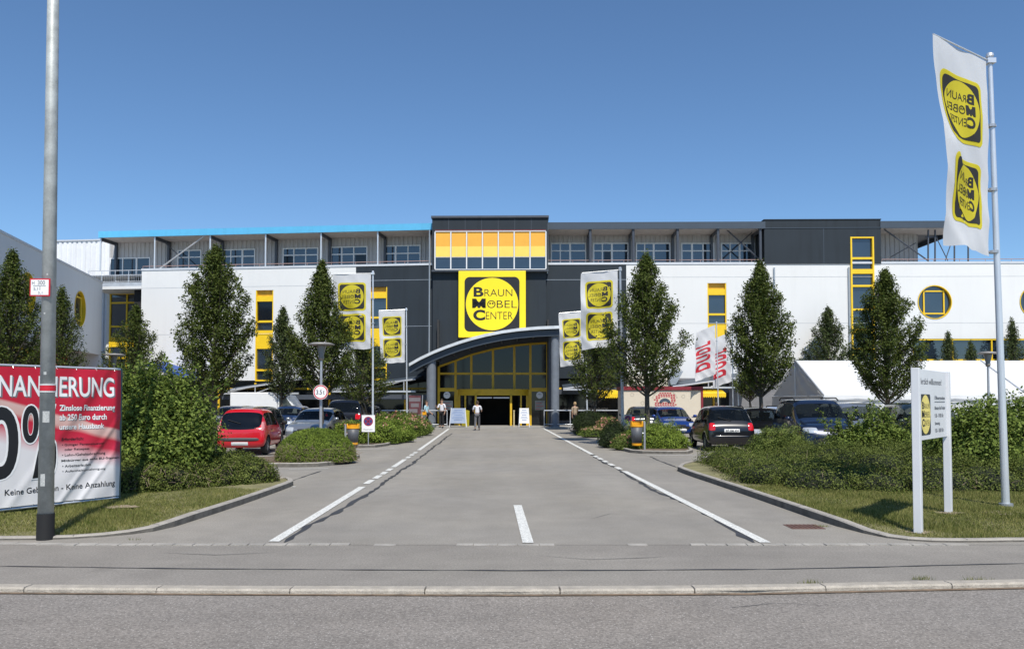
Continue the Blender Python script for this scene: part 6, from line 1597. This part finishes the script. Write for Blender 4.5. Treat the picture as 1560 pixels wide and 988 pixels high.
# litter bins
def bin_(px, Y, side, label, ptop, pbot, wpx):
    x = at(px, 650, Y).x; z1, z0 = at(px, ptop, Y).z, max(.12, at(px, pbot, Y).z); r = wpx / FPX * Y / 2
    root = empty('litter_bin', (x, Y, 0), 0, label, 'litter bin', 'grey litter bins with yellow rims'); h = z1 - z0
    mb = MB(); mb.lathe([(r * .78, z0 + .07), (r * .97, z0 + h * .8), (r * .94, z0 + h * .8)], (0, 0, 0), 24); mb.build('body', mat('grey bin plastic', (.085, .09, .10), .5), root, smooth=True)
    mb = MB(); mb.lathe([(r * .76, z0), (r * .80, z0 + .07)], (0, 0, 0), 24); mb.build('base_ring', mat('amber bin rim', (.80, .36, .01), .45), root)
    mb = MB(); n = 24; vs = []; fs = []
    for k in range(n):
        t = 2 * math.pi * k / n; c, s = math.cos(t), math.sin(t); lo = z0 + h * (.74 + .10 * -s * .0) + (.10 * h * c * -side); hi = z0 + h * (.93 + .07 * s) ; fr_ = s < -.35 and abs(c) < .75
        vs += [(r * c, r * s, z0 + h * .76), (r * 1.04 * c, r * 1.04 * s, z0 + h * .78), (r * 1.04 * c, r * 1.04 * s, z0 + h * (.84 if fr_ else 1.0)), (r * .9 * c, r * .9 * s, z0 + h * (.84 if fr_ else 1.0))]
    for k in range(n):
        j = (k + 1) % n
        for q in range(3): fs.append((4 * k + q, 4 * j + q, 4 * j + q + 1, 4 * k + q + 1))
    mb.add(vs, fs); mb.build('rim', 'amber bin rim' if 0 else MATS['amber bin rim'], root)
    mb = MB(); mb.tube((side * (r + .05), .02, .05), (side * (r + .05), .02, z1 - .02), .035, n=12); mb.tube((side * r * .8, .02, z0 + h * .5), (side * (r + .05), .02, z0 + h * .5), .02, n=8); mb.build('post', 'steel', root)
bin_(538, 27.6, -1, 'litter bin left of the white no stopping sign', 645, 680, 19); bin_(970, 25.6, 1, 'litter bin on the right island in front of the broad hornbeam', 641, 678, 19); bin_(643, 44.0, -1, 'litter bin near the two men left of the entrance', 626, 650, 13)

# ------------------------------------------------------------------ railings, boards
def railing(px0, px1, Y, label):
    x0, x1 = at(px0, 640, Y).x, at(px1, 640, Y).x; root = empty('railing', (x0, Y, 0), 0, label, 'railing', 'steel railings beside the entrance'); zt = .09 + .95
    mb = MB(); mb.tube((0, 0, zt), (x1 - x0, 0, zt), .03, n=10); mb.tube((0, 0, .25), (x1 - x0, 0, .25), .016, n=8); mb.build('handrail', 'pole', root)
    k = max(1, round((x1 - x0) / 1.35))
    for i in range(k + 1): mb = MB(); mb.tube(((x1 - x0) * i / k, 0, .05), ((x1 - x0) * i / k, 0, zt), .024, n=8); mb.build('railing_post', 'pole', root)
railing(574, 681, 46.6, 'steel railing left of the entrance behind the two men'); railing(829, 948, 46.8, 'steel railing right of the entrance')
def aboard(px, Y, wpx, label, m_, tilt=.22, rotz=0.0):
    x = at(px, 640, Y).x; w_ = wpx / FPX * Y / 2; root = empty('sandwich_board', (x, Y, .09), rotz, label, 'sandwich board', 'sandwich boards at the entrance'); H = 1.08
    for s, nm in ((-1, 'front_panel'), (1, 'back_panel')):
        mb = MB(); mb.add([(-w_ * (1.0), s * tilt, .22), (w_ * 1.0, s * tilt, .22), (w_ * .86, s * .02, H), (-w_ * .86, s * .02, H), (-w_, s * tilt + .015, .22), (w_, s * tilt + .015, .22), (w_ * .86, s * .02 + .015, H), (-w_ * .86, s * .02 + .015, H)], [(0, 1, 2, 3), (4, 7, 6, 5), (0, 4, 5, 1), (2, 6, 7, 3), (0, 3, 7, 4), (1, 5, 6, 2)]); mb.build(nm, m_, root)
    for sx in (-1, 1):
        for s in (-1, 1): mb = MB(); mb.tube((sx * w_ * 1.06, s * tilt * 1.2, 0), (sx * w_ * .88, s * .02, H + .02), .018, n=8); mb.build('leg', 'frame', root)
    mb = MB()
    for k in range(7):
        f = .12 + .11 * k; z = H - (H - .22) * f; yy = -.02 - (tilt - .02) * f - .006; q = w_ * (.5 + .25 * ((k * 7) % 3) / 2); mb.box(-q, q, yy - .002, yy, z - .02, z + .01)
    mb.build('print', mat('blue grey print', (.16, .24, .45), .6), root)
aboard(698, 46.9, 24, 'bluish sandwich board left of the walking man', mat('pale blue board', (.27, .33, .44), .5)); aboard(798.5, 46.8, 15, 'white sandwich board right of the dark entrance', 'pwhite', .15)
# red information totem
x = at(632, 620, 43.5).x; tt = empty('information_board', (x, 43.5, 0), R(28), 'narrow red printed information board behind the left rose bush', 'sign')
mb = MB(); mb.box(-.34, .34, -.02, .02, .3, at(632, 602, 43.5).z); mb.build('panel', mat('faded red board', (.11, .035, .04), .5, noise=.3, nscale=4), tt)
mb = MB(); zt_ = at(632, 602, 43.5).z
for k in range(5): mb.box(-.34 + .1 * (k % 2), .30 - .08 * (k % 3), -.024, -.02, zt_ - .32 - k * .30, zt_ - .12 - k * .30, 0)
mb.build('print', mat('pale print', (.17, .15, .16), .6), tt)
for s in (-1, 1): mb = MB(); mb.tube((s * .36, 0, 0), (s * .44, 0, zt_ + .02), .025, n=8); mb.build('post', 'steel', tt)
# small red bollard and cone-like yellow box by the door
x = at(783, 630, 47.5).x; mb = MB(); mb.tube((x, 47.5, .09), (x, 47.5, .98), .04, n=12); mb.tube((x, 47.5, .98), (x, 47.5, 1.05), .055, n=12); tag(mb.build('door_post', mat('cream post', (.62, .52, .30), .5)), 'slim cream post right of the dark entrance opening', 'post')
x = at(709, 635, 48.3).x; bx = MB(); bx.lathe([(.20, 0), (.22, .05), (.24, .85), (.24, .92), (.10, .95)], (x, 48.3, .09), 4); tag(bx.build('waste_box', mat('olive yellow bin', (.42, .36, .03), .5)), 'square yellow waste box behind the bluish sandwich board', 'waste bin')

# ------------------------------------------------------------------ kiosk trailer
YK = 42.5; xk0, xk1 = at(950, 620, YK).x, at(1068, 620, YK).x; kz = at(1000, 588.5, YK).z
kk = empty('food_kiosk', (xk0, YK, 0), R(0), 'cream food kiosk with maroon roof edge and painted brick oval', 'kiosk'); wk = xk1 - xk0
Mc = mat('cream kiosk wall', (.62, .55, .44), .6, noise=.02); Mm = mat('maroon trim paint', (.22, .02, .03), .5)
mb = MB(); mb.box(0, wk, 0, 2.3, .35, kz - .18); mb.build('body', Mc, kk, bevel=.02)
mb = MB(); mb.box(-.06, wk + .10, -.07, 2.4, kz - .18, kz, 0); mb.box(wk, wk + .10, -.05, .06, .35, kz - .18, 0); mb.box(0, wk, .02, 2.3, .12, .345, 0); mb.build('roof_trim', Mm, kk)
fl = Flat(); cx_ = at(1013, 620, YK).x - xk0 - .0; cz_ = at(1013, 613, YK).z; br = random.Random(3)
for row in range(12):
    zz = cz_ + .46 - row * .085; hw = .58 * math.sqrt(max(0, 1 - ((zz - cz_) / .55) ** 2)) + br.uniform(-.06, .06); xx = -hw + (row % 2) * .07
    while xx < hw:
        l = .13
        if not (abs(xx + .05) < .30 and -.05 < zz - cz_ < .22): fl.rect(cx_ + xx, zz, cx_ + xx + l - .03, zz + .065, 0, 1)
        xx += l
for k in range(14):
    t0, t1 = math.pi * k / 14, math.pi * (k + 1) / 14; fl.items.append(([(cx_ + .30 * math.cos(t0), cz_ - .03 + .26 * math.sin(t0)), (cx_ + .30 * math.cos(t1), cz_ - .03 + .26 * math.sin(t1)), (cx_ + .16 * math.cos(t1), cz_ - .03 + .09 * math.sin(t1)), (cx_ + .16 * math.cos(t0), cz_ - .03 + .09 * math.sin(t0))], [(0, 1, 2, 3)], 1, 1))
for px, py in ((963, 601), (979, 613.5), (1041, 603.5), (1056.5, 597), (961, 626)):
    a = at(px, py, YK); a0 = a.x - xk0
    for k in range(16):
        t0, t1 = 2 * math.pi * k / 16, 2 * math.pi * (k + 1) / 16; fl.items.append(([(a0 + rr_ * math.cos(t) * (1 + .15 * math.sin(3 * t + px)), a.z + rr_ * math.sin(t)) for rr_, t in ((.075, t0), (.095, t0), (.095, t1), (.075, t1))], [(0, 1, 2, 3)], 2, 1))
for k, ch in enumerate('STEINOFENBACKEREI'):
    t = math.pi * (.90 - .80 * k / 16); ux, uz = cx_ + .66 * math.cos(t), cz_ + .04 + .60 * math.sin(t); fl.text(ch, ux - .03, uz, ux + .03, uz + .08, 2, 1)
mb = MB(); fl.put(mb, lambda u, v, l: (u, -.004 * l, v)); mb.build('painted_motif', [mat('brick red paint', (.42, .03, .05), .6), mat('slate paint', (.05, .07, .10), .6), mat('faint grey paint', (.36, .32, .26), .6)], kk)
for xx in (1.2, 2.9): mb = MB(); mb.tube((xx, -.02, .3), (xx, .2, .3), .3, n=20); mb.build('wheel', 'tyre', kk)

# ------------------------------------------------------------------ tent
XT = 15.3; Yf, Yb = 40.0, 47.8; Yr = (Yf + Yb) / 2; ze, zr_ = 1.86, 3.76; XE = 46
tn = empty('party_tent', (XT, Yr, 0), 0, 'long white event tent with grey shaded gable behind the parked cars', 'tent')
M['tentw'] = clothmat('tent sheet', (.68, .69, .70), .12); M['tentt'] = clothmat('tent gable in shade', (.56, .57, .58), .55)  # gable cloth is greyer: its shade is painted into the colour
def grid(mb, a, b, c, d, nu, nv, fn=lambda u, v: Vector((0, 0, 0)), mi=0):
    vs = []; fs = []; a, b, c, d = map(Vector, (a, b, c, d))
    for j in range(nv + 1):
        for i in range(nu + 1): u, v = i / nu, j / nv; vs.append(a * (1 - u) * (1 - v) + b * u * (1 - v) + c * u * v + d * (1 - u) * v + fn(u, v))
    for j in range(nv):
        for i in range(nu): k = j * (nu + 1) + i; fs.append((k, k + 1, k + nu + 2, k + nu + 1))
    mb.add(vs, fs, mi)
mb = MB(); sag = lambda u, v: Vector((0, 0, -.06 * math.sin(math.pi * v) * abs(math.sin(math.pi * u * 6.14))))
grid(mb, (XT, Yf - .05, ze), (XE, Yf - .05, ze), (XE, Yr, zr_), (XT, Yr, zr_), 80, 8, sag); grid(mb, (XT, Yb, ze), (XE, Yb, ze), (XE, Yr, zr_), (XT, Yr, zr_), 40, 4, sag)
mb.build('roof', 'tentw', tn, world=True, smooth=True)
mb = MB(); grid(mb, (XT, Yf, 0), (XE, Yf, 0), (XE, Yf, ze - .05), (XT, Yf, ze - .05), 200, 4, lambda u, v: Vector((0, .05 * math.sin(u * 160) * (1 - v * .6), 0))); mb.build('side_wall', 'tentw', tn, world=True, smooth=True)
mb = MB(); grid(mb, (XT, Yf - .07, ze - .16), (XE, Yf - .07, ze - .16), (XE, Yf - .06, ze + .01), (XT, Yf - .06, ze + .01), 200, 2, lambda u, v: Vector((0, -.03 * abs(math.sin(u * 60)) * (1 - v), -.03 * abs(math.sin(u * 60)) * (1 - v)))); mb.build('valance', 'tentw', tn, world=True)
mb = MB(); wrk = lambda u, v: Vector((.05 * math.sin(u * 23 + v * 6) + .03 * math.sin(v * 17 - u * 9), 0, 0))
grid(mb, (XT, Yb, 0), (XT, Yf, 0), (XT, Yf, ze), (XT, Yb, ze), 24, 8, wrk); grid(mb, (XT, Yb, ze), (XT, Yf, ze), (XT, Yr + .01, zr_), (XT, Yr - .01, zr_), 24, 10, wrk); mb.build('gable', 'tentt', tn, world=True, smooth=True)
mb = MB(); X = XT
while X < XE:
    for y, z, y2, z2 in ((Yf - .05, ze + .03, Yr, zr_ + .03),): mb.tube((X, y, z), (X, y2, z2), .035, n=6)
    mb.box(X - .04, X + .04, Yf - .08, Yf - .02, 0, ze - .05); X += 5
mb.tube((XT - .03, Yb, ze - .02), (XT - .03, Yf, ze - .02), .03, n=6); mb.tube((XT - .03, Yr, 0), (XT - .03, Yr, zr_), .03, n=6); mb.tube((XT, Yf - .1, ze - .22), (XE, Yf - .1, ze - .22), .02, n=6)
mb.build('tent_frame', 'pole', tn, world=True)
# info boards behind the cars
mb = MB(); a = at(1172, 628, 36); mb.box(a.x - .45, a.x + .45, 36, 36.03, .5, a.z + .25); mb.box(a.x - .40, a.x - .36, 36.0, 36.04, 0, .5); mb.box(a.x + .36, a.x + .40, 36.0, 36.04, 0, .5)
tag(mb.build('notice_board', mat('pale blue notice', (.30, .38, .55), .5)), 'small pale blue notice board between the dark cars near the tent', 'sign')
# blue awning behind the bushy shrub, left
mb = MB(); a = WL_.sz(243, 560, 2.5); b = WL_.sz(296, 576, 2.5); mb.add([WL_.P(a[0] - 1, 2.5, a[1] + .10), WL_.P(b[0], 2.5, b[1] - .20), WL_.P(b[0], 2.5, b[1] + .0), WL_.P(a[0] - 1, 2.5, a[1] + .4), WL_.P(a[0] - 1, .1, a[1] + .5), WL_.P(b[0], .1, b[1] + .1)], [(0, 1, 2, 3), (3, 2, 5, 4)])
Bd(mb, 'awning', mat('blue awning cloth', (.02, .07, .28), .6))

# gravel and bare soil round the posts
for px, py, r0 in ((1530, 779, .30), (1399, 801, .20), (1446, 779, .18), (184, 770, .22), (60, 768, .3)):
    p = G(px, py, hz(G(px, py).y)); mb = MB(); n = 22
    vs = [(p.x, p.y, 0.012 + hz(p.y, .11) - .02)] + [(p.x + r0 * (1 + .25 * math.sin(k * 2.1 + px)) * math.cos(2 * math.pi * k / n), p.y + r0 * .8 * (1 + .2 * math.sin(k * 1.3)) * math.sin(2 * math.pi * k / n), hz(p.y, .11) - .018) for k in range(n)]
    mb.add(vs, [(0, 1 + k, 1 + (k + 1) % n) for k in range(n)]); struct(mb.build('bare_soil', mat('gravelly soil', (.30, .24, .17), .95, noise=.35, nscale=14, bump=.8, bscale=60, fine=.3, fscale=60)))
# ================================================================== PEOPLE
M['skin'] = mat('skin', (.42, .25, .17), .55, noise=.05); M['hair'] = mat('brown hair', (.045, .028, .016), .7); M['fair'] = mat('fair hair', (.36, .24, .12), .7)
M['shirtw'] = mat('white shirt cloth', (.66, .66, .70), .8, noise=.05, nscale=9, bump=.3, bscale=14); M['shirtb'] = mat('light blue shirt cloth', (.36, .55, .62), .8, noise=.05, bump=.3, bscale=14)
M['trk'] = mat('black trousers cloth', (.010, .010, .012), .85); M['trg'] = mat('grey trousers cloth', (.11, .11, .12), .85); M['shoe'] = mat('black shoe', (.012, .01, .01), .4); M['tan'] = mat('tan blouse cloth', (.30, .23, .16), .8)
def skin(name, verts, edges, rad, root_i, m_, parent, sub=2):
    me = bpy.data.meshes.new(name); me.from_pydata([tuple(v) for v in verts], edges, []); ob = bpy.data.objects.new(name, me); C.objects.link(ob)
    sm = ob.modifiers.new('s', 'SKIN'); sm.use_smooth_shade = True; sm.branch_smoothing = .6
    for i, q in enumerate(me.skin_vertices[0].data): q.radius = rad[i] if isinstance(rad[i], tuple) else (rad[i], rad[i]); q.use_root = (i == root_i)
    ss = ob.modifiers.new('u', 'SUBSURF'); ss.levels = sub; ss.render_levels = sub
    dg = bpy.context.evaluated_depsgraph_get(); ev = bpy.data.meshes.new_from_object(ob.evaluated_get(dg)); bpy.data.objects.remove(ob)
    for i in range(len(ev.materials)): ev.materials.pop()
    ev.polygons.foreach_set('use_smooth', [True] * len(ev.polygons)); return ev
def person(label, x, y, z, heading, shirt, trous, hair='hair', H=1.76, arms=((6, 12), (6, 12)), stride=0.0, long_hair=False, elbows=(10, 10), armspread=8, bare=False):
    """stands facing -Y at heading 0; arms: (forward angle deg) per side via elbows"""
    root = empty('person', (x, y, z), heading, label, 'person'); s = H / 1.76
    J = {}
    def v(*p): return Vector(p) * s
    J['pel'] = v(0, 0, .95); J['wai'] = v(0, 0, 1.10); J['che'] = v(0, -.01, 1.28); J['nec'] = v(0, .0, 1.46); J['nk2'] = v(0, -.01, 1.53); J['hd0'] = v(0, -.012, 1.60); J['hd1'] = v(0, -.008, 1.69)
    for q, sx, fw in (('L', -1, -stride), ('R', 1, stride)):
        J['hip' + q] = v(sx * .09, 0, .92); J['kn' + q] = v(sx * .10, fw * .42 - .02, .50); J['an' + q] = v(sx * .105, fw * .85 + (.08 if fw > 0 else 0), .09 + (.05 if fw > 0 else 0)); J['to' + q] = v(sx * .12, fw * .85 - .13 + (.06 if fw > 0 else 0), .035)
        J['sh' + q] = v(sx * .185, .0, 1.42)
        k = 0 if q == 'L' else 1; a = R(armspread); ua, ea = arms[k]
        J['el' + q] = J['sh' + q] + Vector((sx * math.sin(a) * .28, -math.sin(R(ua)) * .28, -math.cos(R(ua)) * .28)) * s
        J['wr' + q] = J['el' + q] + Vector((-sx * .02, -math.sin(R(ua + ea)) * .25, -math.cos(R(ua + ea)) * .25)) * s
        J['pa' + q] = J['wr' + q] + (J['wr' + q] - J['el' + q]).normalized() * .07 * s
    names = ['pel', 'wai', 'che', 'nec', 'nk2', 'hd0', 'hd1', 'hipL', 'knL', 'anL', 'toL', 'hipR', 'knR', 'anR', 'toR', 'shL', 'elL', 'wrL', 'paL', 'shR', 'elR', 'wrR', 'paR']
    ix = {n: i for i, n in enumerate(names)}
    E = [('pel', 'wai'), ('wai', 'che'), ('che', 'nec'), ('nec', 'nk2'), ('nk2', 'hd0'), ('hd0', 'hd1'), ('pel', 'hipL'), ('hipL', 'knL'), ('knL', 'anL'), ('anL', 'toL'), ('pel', 'hipR'), ('hipR', 'knR'), ('knR', 'anR'), ('anR', 'toR'),
         ('nec', 'shL'), ('shL', 'elL'), ('elL', 'wrL'), ('wrL', 'paL'), ('nec', 'shR'), ('shR', 'elR'), ('elR', 'wrR'), ('wrR', 'paR')]
    rad = {'pel': (.14, .10), 'wai': (.125, .095), 'che': (.15, .11), 'nec': (.08, .07), 'nk2': .052, 'hd0': (.078, .088), 'hd1': (.08, .095)}
    for q in 'LR': rad.update({'hip' + q: .085, 'kn' + q: .055, 'an' + q: .038, 'to' + q: .035, 'sh' + q: .055, 'el' + q: .038, 'wr' + q: .026, 'pa' + q: (.036, .018)})
    rr = [tuple(a * s for a in rad[n]) if isinstance(rad[n], tuple) else rad[n] * s for n in names]
    ev = skin('body', [J[n] for n in names], [(ix[a], ix[b]) for a, b in E], rr, 0, 'skin', root)
    mb = MB(); mb.v = [tuple(q.co) for q in ev.vertices]; mb.f = [tuple(f.vertices) for f in ev.polygons]; mb.m = [0] * len(mb.f)
    for q, sx in (('L', -1), ('R', 1)):
        d = (J['wr' + q] - J['el' + q]).normalized(); side = Vector((0, 1, 0)) if abs(d.y) < .8 else Vector((0, 0, 1)); side = (side - d * side.dot(d)).normalized(); inw = Vector((-sx, 0, 0))
        for k, (o, ln) in enumerate(((-.027, .062), (-.009, .075), (.009, .080), (.027, .070))):
            a = J['pa' + q] + side * o * s; b = a + d * ln * .55 * s + inw * .006 * s; c = b + d * ln * .45 * s + inw * .022 * s; mb.tube(a, b, .0095 * s, .0085 * s, 6); mb.tube(b, c, .0085 * s, .006 * s, 6)
        a = J['wr' + q] + d * .03 * s - side * .025 * s; b = a + (d * .6 - side * .8).normalized() * .035 * s; c = b + d * .03 * s; mb.tube(a, b, .012 * s, .010 * s, 6); mb.tube(b, c, .010 * s, .007 * s, 6)
    # face: nose, ears, brow
    hc = (J['hd0'] + J['hd1']) / 2
    mb.add([hc + v(-.014, -.088, -.02), hc + v(.014, -.088, -.02), hc + v(0, -.118, -.018), hc + v(0, -.088, .03)], [(0, 2, 1), (0, 3, 2), (1, 2, 3)])
    for sx in (-1, 1): mb.lathe([(.006, -.03), (.016, -.015), (.018, .012), (.006, .03)], tuple(hc + v(sx * .083, .005, -.005)), 8)
    mb.build('body', 'skin', root, smooth=True)
    mb = MB()
    for sx in (-1, 1): mb.lathe([(.002, -.008), (.009, 0), (.002, .008)], tuple(hc + v(sx * .032, -.090, .012)), 8)
    mb.build('eyes', 'black', root); mb = MB(); a = hc + v(0, -.090, -.052); mb.box(a.x - .024, a.x + .024, a.y - .004, a.y + .004, a.z - .004, a.z + .004); mb.build('mouth', mat('lips', (.30, .11, .09), .5), root)
    # hair cap
    mb = MB(); N, K = 18, 8; vs = []; fs = []; top = hc + v(0, .008, .012)
    for j in range(K + 1):
        for i in range(N):
            a = 2 * math.pi * i / N; back = max(0, math.sin(a)); t = (math.pi * (.42 + .26 * back + (.28 * back if long_hair else 0))) * j / K
            vs.append(top + Vector((.094 * math.sin(t) * math.cos(a), .106 * math.sin(t) * math.sin(a) + .004, .128 * math.cos(t))) * s)
    for j in range(K):
        for i in range(N): i2 = (i + 1) % N; fs.append((j * N + i, j * N + i2, (j + 1) * N + i2, (j + 1) * N + i))
    mb.add(vs, fs); mb.build('hair', hair, root, smooth=True)
    def part(nm, pts, ed, rd, m_, ri=0):
        ev = skin(nm, pts, ed, [tuple(a * s for a in q) if isinstance(q, tuple) else q * s for q in rd], ri, m_, root); link(nm, ev, m_, root)
    if not bare:
        sl = .85
        pts = [J['pel'] + v(0, 0, .03), J['wai'], J['che'], J['nec'] - v(0, 0, .03)]; ed = [(0, 1), (1, 2), (2, 3)]; rd = [(.150, .115), (.142, .112), (.168, .128), (.085, .075)]
        for q in 'LR':
            k = len(pts); pts += [J['sh' + q], J['sh' + q].lerp(J['el' + q], sl)]; ed += [(3, k), (k, k + 1)]; rd += [.072, .058]
        part('shirt', pts, ed, rd, shirt)
    pts = [J['pel'] + v(0, 0, .02), J['hipL'], J['knL'], J['anL'].lerp(J['knL'], .05), J['hipR'], J['knR'], J['anR'].lerp(J['knR'], .05)]
    part('trousers', pts, [(0, 1), (1, 2), (2, 3), (0, 4), (4, 5), (5, 6)], [(.148, .118), .098, .076, .066, .098, .076, .066], trous)
    for q in 'LR': part('shoe', [J['an' + q] - v(0, -.03, .05), J['an' + q] - v(0, .04, .055), J['to' + q] - v(0, .02, .0)], [(0, 1), (1, 2)], [.040, .045, .034], 'shoe')
    root.scale = (.91, .91, .91)
    return root
zp = .09
person('man in white shirt and grey trousers walking toward the dark entrance', at(727, 650, 44.2).x, 44.2, 0.0, R(180), 'shirtw', 'trg', arms=((15, 70), (15, 70)), stride=.22, armspread=16)
person('man in light blue shirt standing before the left column, turned toward his colleague', at(649.5, 650, 45.8).x, 45.8, 0.0, R(70), 'shirtb', 'trk', arms=((-4, 25), (10, 40)))
person('man in white shirt and black trousers leaning near the left column', at(673, 650, 46.3).x, 46.3, zp, R(-25), 'shirtw', 'trk', arms=((20, 110), (2, 15)), armspread=18)
person('fair-haired woman in a tan top walking by the dark round bush', at(876, 650, 43.5).x, 43.5, 0.0, R(205), 'tan', 'trk', 'fair', H=1.68, arms=((20, 45), (-10, 20)), stride=.2, long_hair=True)
person('bare-shouldered person standing between kiosk and flagpoles', at(1091.5, 650, 38.5).x, 38.5, 0.0, R(170), 'tan', 'trk', H=1.66, bare=True)
